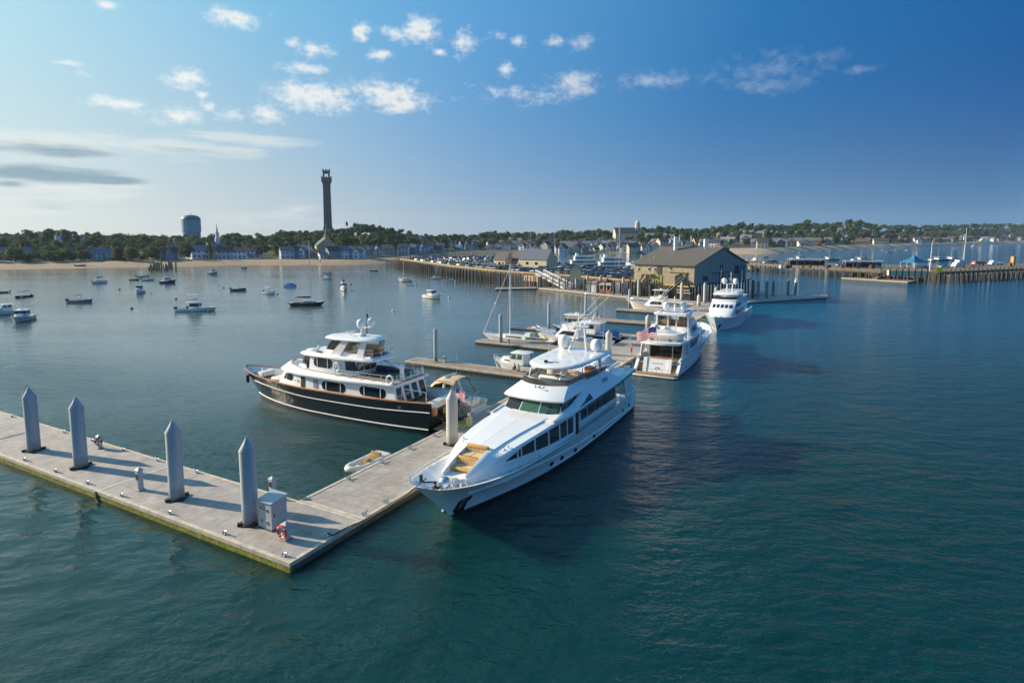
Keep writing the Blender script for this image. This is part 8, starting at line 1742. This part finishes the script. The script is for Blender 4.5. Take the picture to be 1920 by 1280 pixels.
def tree_proto(kind, m, h, r, seed):
    rnd = random.Random(seed); t = thing(kind, '', 'tree'); M = MB()
    M.lathe([(.32, -1), (.24, h * .25), (.12, h * .55), (.03, h * .8)], n=7)
    for k in range(5): a = rnd.uniform(0, 6.3); z = h * rnd.uniform(.25, .5); M.cyl((0, 0, z), (cos(a) * r * .6, sin(a) * r * .6, z + h * .25), .1, .03, 5)
    M.build('trunk', bark, t)
    M = MB()
    for k in range(6): a = rnd.uniform(0, 6.3); rq = r * rnd.uniform(.1, .38); M.ball((cos(a) * rq, sin(a) * rq, h * rnd.uniform(.5, .74)), r * rnd.uniform(.34, .46) * (.5 if kind == 'conifer' else 1), rz=h * .17, n=8)
    for k in range(30):
        a = rnd.uniform(0, 6.3); zz = rnd.uniform(-1, 1); rr_ = sqrt(1 - zz * zz) * r * rnd.uniform(.35, .95)
        if kind == 'conifer': zz = rnd.uniform(-1, 1); rr_ = r * (1 - (zz + 1) / 2) * rnd.uniform(.4, 1)
        clump(M, (cos(a) * rr_, sin(a) * rr_, h * .62 + zz * h * .34), r * (.38 if kind != 'conifer' else .22), 34, .40 * r / 4, rnd)
    M.build('crown', m, t, smooth=False); return t
TP = [tree_proto('leafy_tree', L_dark, 11, 4.6, 1), tree_proto('leafy_tree', L_mid, 10, 4.8, 2), tree_proto('leafy_tree', L_dark, 13, 4.6, 3), tree_proto('leafy_tree', L_olive, 9, 4.4, 4), tree_proto('leafy_tree', L_mid, 7, 4.2, 5), tree_proto('conifer', L_dark, 13, 3.0, 6)]
TL = ['dark green round tree', 'mid green spreading tree', 'tall dark green tree', 'olive green tree', 'low green bushy tree', 'dark pointed evergreen tree']
def zone(px):
    for lim, nm in ((95, 'far left'), (230, 'left of the old pile stumps'), (340, 'behind the old pile stumps'), (440, 'around the water tank'), (575, 'between white steeple and stone tower'), (660, 'around the stone tower'), (780, 'right of the stone tower'), (1000, 'behind the parked pier cars'),
                    (1150, 'behind the excursion boats'), (1215, 'around the white lantern church'), (1420, 'above the shingled building'), (1600, 'right of the shingled building'), (1750, 'beyond the blue tent'), (3000, 'far right')):
        if px < lim: return nm
occupied = []                                            # (x, y, r) of buildings
used = [False] * 6
def plant(px, d, k, s):
    x, y, z = LP(px, d)
    if any(hypot(x - a, y - b) < r + 2.2 * s for a, b, r in occupied): return
    if (abs(px - 407) < 11 and d < 112) or (abs(px - 610) < 20 and d < 66) or (abs(px - 1172) < 24 and 110 < d < 192): return
    lb = '%s %s, %s' % (TL[k], 'by the water' if d < 75 else ('upslope' if d < 150 else 'on skyline'), zone(px)); rz = R.uniform(0, 6.3); sc = (s * R.uniform(.9, 1.15), s * R.uniform(.9, 1.15), s * R.uniform(.88, 1.08))
    if not used[k]:
        used[k] = True; o = TP[k]; o.location = (x, y, z - .3); o.rotation_euler = (0, 0, rz); o.scale = sc; o['label'] = lb; o['group'] = 'trees of the shore and hill'
    else: copy_tree(TP[k], (x, y, z - .3), rz, lb, 'trees of the shore and hill', sc)

# ------------------------------------------------------------------ houses
HW = {'white': (.74, .75, .75), 'grey': (.34, .36, .38), 'pale blue': (.42, .52, .62), 'cream': (.60, .53, .40), 'tan': (.38, .30, .21), 'brown': (.18, .13, .10), 'blue grey': (.20, .26, .33)}
HR = {'dark': (.06, .06, .065), 'grey': (.17, .18, .20), 'brown': (.15, .10, .08), 'blue': (.10, .15, .21)}
hwall = mat('house_wall', (.6, .6, .6), .8); hroof = mat('house_roof', (.1, .1, .1), .9)
WALLS = {k: mat('house_wall_' + k.replace(' ', '_'), c, .8, var=.08, vscale=.5) for k, c in HW.items()}; ROOFS = {k: mat('house_roof_' + k, c, .9, var=.25, vscale=.4) for k, c in HR.items()}
def house_proto(kind):
    t = thing('house', '', 'house'); L, W, h, rh = {'tall': (9, 7.5, 5.6, 3.2), 'long': (16, 8, 4.8, 2.8), 'wing': (10, 7, 5.2, 3.2), 'low': (8, 6.5, 3.2, 2.6)}[kind]
    gable(t, L, W, h, rh, hwall, hroof, .35, -2)
    rows = (1.5, 4.2) if h > 4.5 else (1.6,)
    n = int(L / 2.6)
    for z in rows:
        for i in range(n): wpane(t, 'window', -L / 2 + (i + .5) * L / n, -W / 2, z, .95, 1.25, 'y', -1, glass, win_w)
        for y in (-1.6, 1.6): wpane(t, 'window', -L / 2, y, z, .95, 1.25, 'x', -1, glass, win_w)
    wpane(t, 'window', -L / 2, 0, h + .8, .9, 1.1, 'x', -1, glass, win_w)
    M = MB(); M.box(L * .2, L * .2 + .8, -.4, .4, h + rh * .5, h + rh + 1.2); M.build('chimney', mat('brick', (.22, .09, .06), .9), t)
    if kind == 'wing':
        M = MB(); M.loft([[(x, y, z) for x, z in ((-2.4, -2), (-2.4, 4.4), (0, 7.2), (2.4, 4.4), (2.4, -2))] for y in (-W / 2 - 3, 0)], True, True, True); M.build('wing_wall', hwall, t, smooth=False)
        M = MB(); M.loft([[(x, y, z) for x, z in ((-2.8, 4.1), (0, 7.35), (2.8, 4.1), (2.8, 4.25), (0, 7.55), (-2.8, 4.25))] for y in (-W / 2 - 3.3, 0)], True, True, True); M.build('wing_roof', hroof, t, smooth=False)
        for z in (1.5, 4.0): wpane(t, 'window', 0, -W / 2 - 3, z, 1.6, 1.2, 'y', -1, glass, win_w)
    if kind == 'low':
        M = MB(); M.box(-L / 2, L / 2, -W / 2 - 2.2, -W / 2, 2.5, 2.65); M.build('porch_roof', hroof, t, smooth=False)
        for x in (-3.8, 0, 3.8): M = MB(); M.box(x - .1, x + .1, -W / 2 - 2.1, -W / 2 - 1.9, -1, 2.5); M.build('porch_post', win_w, t, smooth=False)
    return t
HP = {k: house_proto(k) for k in ('tall', 'long', 'wing', 'low')}; HL = {'tall': 'two-storey house', 'long': 'long house', 'wing': 'winged house', 'low': 'low porched cottage'}; hused = {}
def put_house(px, d, kind, wc, rc, s=1., turn=0., extra=''):
    x, y, z = LP(px, d); rz = -math.atan(slope_of(px)) + turn; lb = '%s %s, %s roof, %s' % (wc, HL[kind], rc, zone(px))
    occupied.append((x, y, (9 if kind == 'long' else 6) * s)); sw = {'house_wall': WALLS[wc], 'house_roof': ROOFS[rc]}
    copy_tree(HP[kind], (x, y, z), rz, lb, 'houses along the shore', s, sw)
FIX = [(5, 55, 'wing', 'pale blue', 'grey'), (38, 40, 'tall', 'white', 'grey'), (72, 60, 'low', 'cream', 'brown'), (96, 75, 'wing', 'white', 'grey'), (128, 95, 'long', 'blue grey', 'dark'), (185, 42, 'long', 'pale blue', 'blue'), (208, 40, 'low', 'blue grey', 'grey'), (150, 170, 'long', 'pale blue', 'grey'), (315, 36, 'wing', 'blue grey', 'dark'), (325, 70, 'tall', 'white', 'grey'), (295, 90, 'tall', 'white', 'brown'),
       (378, 46, 'long', 'white', 'grey', 1.25), (402, 44, 'long', 'cream', 'dark', 1.1), (430, 38, 'long', 'pale blue', 'dark', 1.1), (455, 37, 'long', 'white', 'dark', 1.1), (474, 36, 'low', 'white', 'dark'), (536, 36, 'tall', 'pale blue', 'grey'), (549, 40, 'tall', 'blue grey', 'dark'), (569, 45, 'wing', 'white', 'grey', 1.1), (586, 38, 'low', 'blue grey', 'dark'), (607, 34, 'low', 'white', 'grey'), (622, 36, 'tall', 'blue grey', 'dark'), (640, 40, 'tall', 'white', 'blue'), (653, 42, 'tall', 'pale blue', 'blue'), (670, 38, 'wing', 'white', 'grey'), (701, 55, 'wing', 'cream', 'grey'), (727, 60, 'tall', 'grey', 'dark'), (685, 45, 'low', 'white', 'grey'),
       (757, 70, 'tall', 'pale blue', 'dark'), (771, 60, 'tall', 'blue grey', 'blue'), (789, 62, 'wing', 'pale blue', 'blue'), (808, 80, 'tall', 'white', 'dark'), (824, 70, 'wing', 'pale blue', 'grey'), (818, 55, 'low', 'blue grey', 'dark'), (872, 80, 'wing', 'grey', 'dark', 1.2), (888, 90, 'tall', 'blue grey', 'blue'), (860, 70, 'low', 'pale blue', 'blue'), (943, 70, 'long', 'white', 'dark'), (935, 60, 'low', 'pale blue', 'blue'), (990, 60, 'wing', 'pale blue', 'grey', 1.2), (1010, 80, 'long', 'blue grey', 'blue'), (968, 90, 'tall', 'white', 'grey'), (1030, 110, 'tall', 'white', 'dark', 1.1), (1038, 70, 'low', 'cream', 'grey'),
       (1066, 60, 'long', 'tan', 'grey', 1.2), (1082, 70, 'tall', 'blue grey', 'dark', 1.2), (1102, 75, 'long', 'pale blue', 'blue', 1.2), (1118, 50, 'wing', 'cream', 'grey', 1.1), (1140, 60, 'long', 'pale blue', 'blue', 1.3), (1160, 55, 'long', 'blue grey', 'dark', 1.1), (1178, 70, 'long', 'pale blue', 'blue', 1.2), (1092, 150, 'wing', 'white', 'brown'), (1128, 160, 'tall', 'white', 'grey'), (1148, 120, 'tall', 'tan', 'brown'), (1206, 90, 'tall', 'brown', 'brown'), (1195, 130, 'wing', 'grey', 'dark')]
for f in FIX: put_house(f[0], f[1], f[2], f[3], f[4], f[5] if len(f) > 5 else 1., R.uniform(-.35, .5))
for i in range(64):                                      # the town scattered over the far right shore
    px = 1215 + (i * 37.7) % 725 + R.uniform(-6, 6); d = R.choice((54, 58, 64, 75, 95, 130, 170, 210)) + R.uniform(-4, 6)
    if 1215 < px < 1420: d = max(d, 70)
    put_house(px, d, R.choice(['tall', 'long', 'wing', 'wing', 'low', 'long']), R.choice(['white', 'cream', 'cream', 'tan', 'grey', 'white', 'brown', 'blue grey']), R.choice(['dark', 'grey', 'brown', 'grey']), R.uniform(1.05, 1.35), R.uniform(-.6, .6))
for i in range(22):
    px = 760 + (i * 53.3) % 440; d = R.uniform(90, 200); put_house(px, d, R.choice(['tall', 'wing', 'low', 'long']), R.choice(['white', 'grey', 'pale blue', 'tan', 'cream']), R.choice(['dark', 'grey', 'blue', 'brown']), R.uniform(.95, 1.2), R.uniform(-.6, .6))
for k, (px, d, wc) in {'tall': (1430, 42, 'cream'), 'long': (1652, 44, 'cream'), 'wing': (1722, 48, 'white'), 'low': (1876, 40, 'cream')}.items():
    o = HP[k]; x, y, z = LP(px, d); o.location = (x, y, z); o.rotation_euler = (0, 0, -.3); o.scale = (1.3,) * 3; o['label'] = '%s %s close to the beach, %s' % (wc, HL[k], zone(px)); o['group'] = 'houses along the shore'; occupied.append((x, y, 9))
    for c in o.children:
        for s_ in c.material_slots:
            if s_.material.name == 'house_wall': s_.link = 'OBJECT'; s_.material = WALLS[wc]
            elif s_.material.name == 'house_roof': s_.link = 'OBJECT'; s_.material = ROOFS['dark']

for i in range(24):                                      # waterfront row behind the pier
    px = 985 + i * 10.4 + R.uniform(-3, 3); put_house(px, R.choice((6, 12, 20, 30, 40)), R.choice(['tall', 'wing', 'wing', 'low', 'long', 'low']), R.choice(['white', 'pale blue', 'grey', 'cream', 'blue grey', 'tan']), R.choice(['dark', 'grey', 'blue']), R.uniform(.8, 1.2), R.uniform(-1.2, 1.2))
# ------------------------------------------------------------------ landmarks
granite = mat('dark_granite', (.085, .085, .09), .9, var=.25, vscale=.3); green_spire = mat('copper_green', (.06, .11, .10), .7)
def stone_tower():
    px = 615.5; Y = 740; x = slope_of(px) * Y; zb = 20; zt = lift(px, 318, Y)[1]; H_ = zt - zb; w = 4.75
    t = thing('stone_tower', 'tall slender stone tower with an open crenellated top rising over the hill', 'tower', (x, Y, zb), -math.atan(slope_of(px))); occupied.append((x, Y, 6))
    def sq(a, z): return [(-a, -a, z), (a, -a, z), (a, a, z), (-a, a, z)]
    M = MB(); M.loft([sq(w * 1.25, -8), sq(w * 1.2, H_ * .1), sq(w * 1.02, H_ * .14), sq(w * .93, H_ * .72), sq(w * 1.0, H_ * .78), sq(w * 1.2, H_ * .815)], True, True, True); M.build('shaft', granite, t, smooth=False)
    M = MB(); M.loft([sq(w * 1.28, H_ * .815), sq(w * 1.28, H_ * .875)], True, True, True)
    for k in range(5):
        a = -w * 1.28 + k * w * .58
        for (x0, y0, x1, y1) in ((a, -w * 1.28, a + w * .28, -w * 1.0), (a, w * 1.0, a + w * .28, w * 1.28), (-w * 1.28, a, -w * 1.0, a + w * .28), (w * 1.0, a, w * 1.28, a + w * .28)): M.box(x0, x1, y0, y1, H_ * .875, H_ * .893)
    M.build('gallery', granite, t, smooth=False)
    for sx in (-1, 1):
        for sy in (-1, 1): M = MB(); M.box(min(sx * w * .42, sx * w * .86), max(sx * w * .42, sx * w * .86), min(sy * w * .42, sy * w * .86), max(sy * w * .42, sy * w * .86), H_ * .875, H_ * .945); M.build('belfry_pier', granite, t, smooth=False)
    M = MB(); M.loft([sq(w * .86, H_ * .94), sq(w * .96, H_ * .965), sq(w * .96, H_ * .978)], True, True, True); M.build('belfry_top', granite, t, smooth=False)
    for sx in (-1, 0, 1):
        for sy in (-1, 0, 1):
            if sx or sy: M = MB(); M.box(sx * w * .76 - w * .2, sx * w * .76 + w * .2, sy * w * .76 - w * .2, sy * w * .76 + w * .2, H_ * .978, H_); M.build('merlon', granite, t, smooth=False)
    for z in (.25, .4, .55): M = MB(); M.box(-.5, .5, -w * 1.02 - .1, -w * .9, H_ * z, H_ * z + 3); M.build('slit_window', dark_in, t, smooth=False)
    M = MB(); M.loft([[(a, -w * 1.26, z) for a, z in ((-.9, H_ * .03), (.9, H_ * .03), (.9, H_ * .06), (0, H_ * .075), (-.9, H_ * .06))], [(a, -w * 1.1, z) for a, z in ((-.9, H_ * .03), (.9, H_ * .03), (.9, H_ * .06), (0, H_ * .075), (-.9, H_ * .06))]], True, True, True); M.build('arched_opening', win_w, t, smooth=False)
stone_tower()
def water_tank():
    px = 359.5; Y = 640; x = slope_of(px) * Y; r = 32.5 / F_PX * Y / 2; zt = lift(px, 403, Y)[1]; zb = lift(px, 452, Y)[1]
    t = thing('water_tank', 'big blue domed water tank standing above the trees on the left', 'water tank', (x, Y, zb), 0); occupied.append((x, Y, r))
    M = MB(); M.lathe([(r * .93, -6), (r * .93, (zt - zb) * .35), (r, (zt - zb) * .37), (r, (zt - zb) * .80)], n=32); M.build('wall', mat('tank_blue', (.12, .34, .46), .55, c2=(.07, .24, .36), vscale=.12, stretch=(3, 3, .2)), t)
    M = MB(); h = zt - zb; M.lathe([(r * 1.01, h * .80), (r * 1.0, h * .86), (r * .8, h * .95), (r * .4, h * .99), (.2, h)], n=32); M.build('dome', mat('tank_dome_blue', (.05, .11, .15), .55), t)
    M = MB(); M.cyl((0, 0, h), (0, 0, h + 1.6), .4, .3, 8); M.build('vent', galv, t)
    M = MB(); M.box(-.4, .4, -r - .35, -r + .02, 0, h * .82); M.build('ladder', galv, t)
water_tank()
def church(px, d, label, Lb, Wb, hb, rb, mw, mr, tower_w, tiers, spire_m, turn, tx=0., name='church', spire_h=0, dome_top=False):
    """Gabled body plus a tiered tower: tiers are (height top in the photograph, width factor)."""
    x, y, z = LP(px, d); t = thing(name, label, 'church', (x, y, z), -math.atan(slope_of(px)) + turn); occupied.append((x, y, Lb * .6))
    gable(t, Lb, Wb, hb, rb, mw, mr, .3, -3)
    for k in range(3): wpane(t, 'window', -Lb * .3 + k * Lb * .3, -Wb / 2, hb * .5, 1.1, hb * .5, 'y', -1, glass, win_w)
    wpane(t, 'window', -Lb / 2, 0, hb * .6, 1.6, hb * .6, 'x', -1, glass, win_w)
    zp = -2.; a0 = tower_w / 2
    for i, (py, k) in enumerate(tiers):
        zt = lift(px, py, y)[1] - z; a = a0 * k; M = MB()
        if i == len(tiers) - 1:
            if dome_top: M.lathe([(a, zp), (a, zp + (zt - zp) * .4), (a * .7, zp + (zt - zp) * .75), (.1, zt)], (tx, 0, 0), 12); M.build('dome', spire_m, t)
            else: M.lathe([(a, zp), (a * .45, zp + (zt - zp) * .5), (.06, zt)], (tx, 0, 0), 8); M.build('spire', spire_m, t, smooth=False)
        elif i == 0: M.box(tx - a, tx + a, -a, a, zp, zt); M.box(tx - a * 1.08, tx + a * 1.08, -a * 1.08, a * 1.08, zt - .5, zt - .1); M.build('tower', mw, t, smooth=False); wpane(t, 'window', tx, -a, zp + (zt - zp) * .7, a * .6, a, 'y', -1, dark_in, win_w)
        else: M.lathe([(a, zp), (a, zt - .3), (a * 1.12, zt - .2), (a * 1.1, zt)], (tx, 0, 0), 8); M.build('lantern', mw if not (dome_top and i == 1) else mat('lantern_grey', (.30, .30, .32), .7), t, smooth=False)  # the stage above the square tower is plain grey under a domed top
        zp = zt - .05
    return t
church(407, 110, 'white church with a tall tiered steeple right of the water tank', 16, 10, 6, 4, paint_white, roof_d, 5.0, [(456, 1.), (446, .85), (436, .6), (419, .38)], mat('steeple_grey', (.30, .32, .35), .7), .2, 0)
church(609, 60, 'stone gabled church with a green spire in front of the tall stone tower', 14, 15, 8.5, 6, mat('ochre_stone', (.36, .31, .20), .85, var=.15), mat('green_slate', (.08, .11, .11), .8), 4.0, [(447, 1.), (441, .9), (417, .75)], green_spire, -pi / 2 + .2, 6.0)
church(1172, 190, 'cream church with a white lantern tower and pale dome on the skyline', 30, 16, 12, 8, mat('warm_clapboard', (.62, .54, .38), .8), roof_d, 11, [(436, 1.), (427, .72), (418, .62), (412.5, .4)], mat('pale_dome', (.55, .54, .50), .6), .25, 17, dome_top=True)
church(108, 90, 'pale house tower with a dark pointed cupola over the left trees', 8, 7, 6, 3, WALLS['pale blue'], roof_d, 3.6, [(452, 1.), (442, 1.15), (432, .9)], mat('cupola_dark', (.05, .07, .09), .8), .1, 0, 'towered_house')
church(327, 100, 'house with a small tan turret behind the pile stumps', 9, 7, 6, 3, WALLS['blue grey'], roof_d, 2.4, [(455, 1.), (449, .9), (446, .8)], mat('turret_tan', (.32, .26, .17), .8), .1, 0, 'towered_house')
church(1349, 150, 'tan lookout tower with a flat cap behind the shingled building ridge', 10, 8, 5, 3, WALLS['tan'], ROOFS['brown'], 6, [(440, 1.), (437, 1.1), (434, .9)], ROOFS['brown'], .1, 0, 'towered_house')
def pole_thing(px, d, top, label, flag=False):
    x, y, z = LP(px, d); h = lift(px, top, y)[1] - z; t = thing('flag_pole' if flag else 'radio_mast', label, 'flag pole' if flag else 'mast', (x, y, z)); M = MB(); M.cyl((0, 0, 0), (0, 0, h), .16, .08, 6); M.build('pole', mast_m, t)
    if flag: M = MB(); M.loft([[(0, 0, h - .3), (0, 0, h - 4.2)], [(1.2, .3, h - 1.2), (1.0, .3, h - 5)], [(2.2, -.2, h - 2.2), (1.8, 0, h - 5.6)]], False); M.build('flag_cloth', canvas_n, t)
    else: M = MB(); M.box(-.8, .8, -.1, .1, h * .8, h * .8 + .3); M.build('crossarm', mast_m, t)
pole_thing(649, 185, 414, 'flag pole on the hill right of the stone tower', True); pole_thing(714, 190, 404, 'thin radio mast on the wooded hill'); pole_thing(1040, 150, 430, 'thin mast over the town behind the excursion boats')
# old pile stumps standing in the shallows
me = None
for i in range(34):
    px = 303 + max(-27, min(27, R.gauss(0, 15))); py = 505 + R.uniform(-5, 3.5) - abs(px - 303) * .06
    x, y, _ = at(px, py, 0); h = R.uniform(2.0, 4.6)
    if me is None: M = MB(); M.lathe([(.34, -1.5), (.3, .0), (.24, .85), (.1, 1.)], n=8); me = M.mesh('pile_stump', timber)
    o = link('pile_stump', me, None, (x, y, 0)); o.scale = (1.3, 1.3, h); o.rotation_euler = (R.uniform(-.2, .2), R.uniform(-.2, .2), 0); tag(o, 'dark old pile stump in the cluster standing off the left beach', 'pile stump', 'old pile stumps off the beach')

# ------------------------------------------------------------------ trees: near ones one by one, the woods behind as one mass
for i in range(290):
    px = -40 + (i * 61.8) % 800 if i < 150 else 740 + ((i - 150) * 77.3) % 1230
    k = i % 7; far = px > 1180
    d = ((32, 50, 68, 90, 115, 150, 185) if not far else (66, 85, 110, 140, 175, 220, 270))[k] + R.uniform(-7, 7)
    if 480 < px < 720 and d < 48: d = 60 + R.uniform(0, 20)
    if 720 < px < 985 and d < 75: d += 45
    if 985 <= px < 1230 and d < 45: d = R.uniform(36, 75)
    ty = R.choice([0, 1, 2, 3, 4, 0, 2]) if d > 60 else R.choice([3, 4, 1, 4, 0]); ty = 5 if i % 41 == 7 else ty
    plant(px, d, ty, R.uniform(.8, 1.25) * (1.3 if far and d > 110 else 1.))
for i in range(26): plant(-20 + (i * 47.3) % 350, R.uniform(30, 46), R.choice([4, 4, 1, 3]), R.uniform(.55, .85))
def woods():
    rnd = random.Random(3); M = MB()
    for i in range(2300):
        px = -400 + rnd.random() * 2700; d = ridge(px) * rnd.choice((.45, .6, .75, .9, 1.0, 1.05, 1.15)) + rnd.uniform(-12, 12); x, y, z = LP(px, d)
        if d < ridge(px) * .7 and rnd.random() < .45: continue
        s = (1. if px < 900 else 1.35) * rnd.uniform(.65, 1.2); mi = rnd.choice((0, 0, 1, 1, 2, 3))
        if any(hypot(x - a, y - b) < r_ + 3 for a, b, r_ in occupied): continue
        for k in range(4):
            c = (x + rnd.uniform(-3, 3) * s, y + rnd.uniform(-2, 2) * s, z + rnd.uniform(4.2, 8.8) * s); clump(M, c, 3.0 * s * rnd.uniform(.75, 1.15), 22, .85 * s, rnd, mi); M.ball(c, 1.9 * s, rz=1.5 * s, n=6, mi=mi)
    o = M.build('woods', [L_far, L_dark, L_mid, L_olive], smooth=False); tag(o, 'dark woods covering the hills behind the town along the whole horizon', 'woods', kind='stuff')
woods()

# ------------------------------------------------------------------ people
skin = mat('skin', (.42, .25, .17), .6); hair_m = mat('hair', (.05, .035, .02), .7)
def person(loc, rz, label, top, low, pose='stand', scale=1.):
    t = thing('person', label, 'person', loc, rz, 'people around the harbour')
    if pose == 'stand': J = [((0, 0, .95), .16, -1), ((0, 0, 1.2), .15, 0), ((0, 0, 1.42), .17, 1), ((0, 0, 1.54), .06, 2), ((.01, 0, 1.68), .105, 3), ((0, .1, .88), .1, 0), ((.03, .12, .48), .07, 5), ((0, .13, .06), .05, 6), ((.14, .14, .03), .045, 7), ((0, -.1, .88), .1, 0), ((-.04, -.12, .48), .07, 9), ((-.06, -.13, .06), .05, 10), ((.08, -.14, .03), .045, 11), ((0, .2, 1.4), .06, 2), ((.02, .26, 1.12), .045, 13), ((.14, .25, .9), .035, 14), ((0, -.2, 1.4), .06, 2), ((.02, -.26, 1.12), .045, 16), ((.14, -.25, .9), .035, 17)]
    else: J = [((0, 0, .22), .16, -1), ((.05, 0, .48), .15, 0), ((.14, 0, .7), .16, 1), ((.18, 0, .83), .06, 2), ((.22, 0, .97), .105, 3), ((.1, .1, .2), .1, 0), ((.42, .14, .42), .07, 5), ((.5, .14, .08), .05, 6), ((.62, .14, .05), .045, 7), ((.1, -.1, .2), .1, 0), ((.42, -.14, .42), .07, 9), ((.5, -.14, .08), .05, 10), ((.62, -.14, .05), .045, 11), ((.14, .2, .68), .06, 2), ((.3, .24, .5), .045, 13), ((.44, .18, .46), .035, 14), ((.14, -.2, .68), .06, 2), ((.3, -.24, .5), .045, 16), ((.44, -.18, .46), .035, 17)]
    me = bpy.data.meshes.new('body'); me.from_pydata([j[0] for j in J], [(j[2], i) for i, j in enumerate(J) if j[2] >= 0], []); o = bpy.data.objects.new('body', me); col.objects.link(o)
    o.modifiers.new('skin', 'SKIN'); o.modifiers.new('smooth', 'SUBSURF').levels = 1
    for i, j in enumerate(J): me.skin_vertices[0].data[i].radius = (j[1], j[1])
    me.skin_vertices[0].data[0].use_root = True
    bpy.context.view_layer.update(); ev = bpy.data.meshes.new_from_object(o.evaluated_get(bpy.context.evaluated_depsgraph_get())); bpy.data.objects.remove(o)
    for m in (skin, top, low): ev.materials.append(m)
    for p in ev.polygons:
        c = p.center
        if pose == 'stand': p.material_index = 1 if .98 < c.z < 1.47 and abs(c.y) < .3 else (2 if .4 < c.z <= .98 and abs(c.y) < .21 else 0)
        else: p.material_index = 1 if .3 < c.z < .76 and c.x < .26 else (2 if c.z <= .46 and c.x < .46 else 0)
        p.use_smooth = True
    link('body', ev, t); hx, hz = (0., 1.73) if pose == 'stand' else (.21, 1.02)
    M = MB(); M.ball((hx - .015, 0, hz), .115, .11, .085, 10); M.build('hair', hair_m, t)
    t.scale = (scale,) * 3; return t
C = lambda n, c: mat('cloth_' + n, c, .85)
p = at(967, 695, .62); person(p, 2.6, 'person crouching on the nearest finger dock beside the cuddy cruiser', C('maroon', (.2, .05, .06)), C('dark', (.03, .03, .04)), 'sit')
p = at(974, 697, .62); person(p, 2.2, 'person in a pale top sitting right of the crouching one on the finger dock', C('pale', (.55, .45, .4)), C('dark', (.03, .03, .04)), 'sit')
p = at(1184, 664, .62); person(p, 3.5, 'person in a bright red top standing on the walkway by the stern-on yacht', C('red', (.6, .05, .02)), C('dark', (.03, .03, .04)))
p = at(1258, 556, .62); person(p, 4.2, 'person in dark clothes on the walkway before the shingled building piles', C('navy', (.02, .03, .08)), C('dark', (.03, .03, .04)))
p = at(1264, 556, .62); person(p, 4.0, 'person in a blue top right of the dark dressed one before the building piles', C('blue', (.04, .15, .5)), C('tan', (.4, .32, .22)))
p = at(1011, 511, PZ + .05); person(p, 4.4, 'person standing at the head of the white gangway', C('maroon', (.2, .05, .06)), C('dark', (.03, .03, .04)))
p = at(839, 526, .5); person(p, 1.5, 'person in orange standing in the white skiff by the pier', C('orange', (.6, .2, .03)), C('dark', (.03, .03, .04)))
for px, d, nm, c in [(60, 12, 'far left', 'red'), (232, 14, 'left of the stumps', 'navy'), (415, 8, 'below the white church', 'pale'), (593, 14, 'below the stone tower, left of a pair', 'red'), (599, 12, 'below the stone tower, right of a pair', 'navy'), (660, 18, 'right of the stone tower', 'blue')]:
    person(LP(px, d), R.uniform(0, 6), 'tiny figure on the sand %s' % nm, MATS['cloth_' + c], MATS['cloth_dark'])
x, y, z = LP(136, 7); t = skiff(136, 500, 10, 'dark rowing boat pulled up on the left beach', 7, 2.2, navy_hull); t.location = (x, y, z + .1)

# ------------------------------------------------------------------ the air
def haze():
    m = bpy.data.materials.new('harbour_air'); m.use_nodes = True; N = m.node_tree.nodes; N.remove(N['Principled BSDF'])
    v = N.new('ShaderNodeVolumePrincipled'); v.inputs['Color'].default_value = (.62, .8, 1, 1); v.inputs['Density'].default_value = HAZE_DENSITY; v.inputs['Anisotropy'].default_value = .2
    m.node_tree.links.new(v.outputs[0], N['Material Output'].inputs['Volume'])
    M = MB(); M.box(-2400, 3900, -280, 3500, -6, 128); o = M.build('haze', m, smooth=False); o['kind'] = 'stuff'; o['label'] = 'thin blue sea haze in the air over the whole harbour'
HAZE_DENSITY = .00007
haze()
# ------------------------------------------------------------------ look-alikes that share a label are told apart by their order from left to right
def column(o): x, y = o.location[0], o.location[1]; return x / max(y, 1.)
bags = {}
for o in col.objects:
    if o.parent is None and 'label' in o and 'category' in o: bags.setdefault(o['label'], []).append(o)
ORD = ['second', 'third', 'fourth', 'fifth', 'sixth', 'seventh', 'eighth', 'ninth', 'tenth', 'eleventh']
for lb, os_ in bags.items():
    if 2 <= len(os_) <= 12 and len(lb.replace(',', ' ').replace('-', ' ').split()) <= 13:
        os_.sort(key=column)
        for i, o in enumerate(os_):
            o['label'] = lb + (', leftmost' if i == 0 else (', rightmost' if i == len(os_) - 1 else ', %s from left' % ORD[i - 1]))
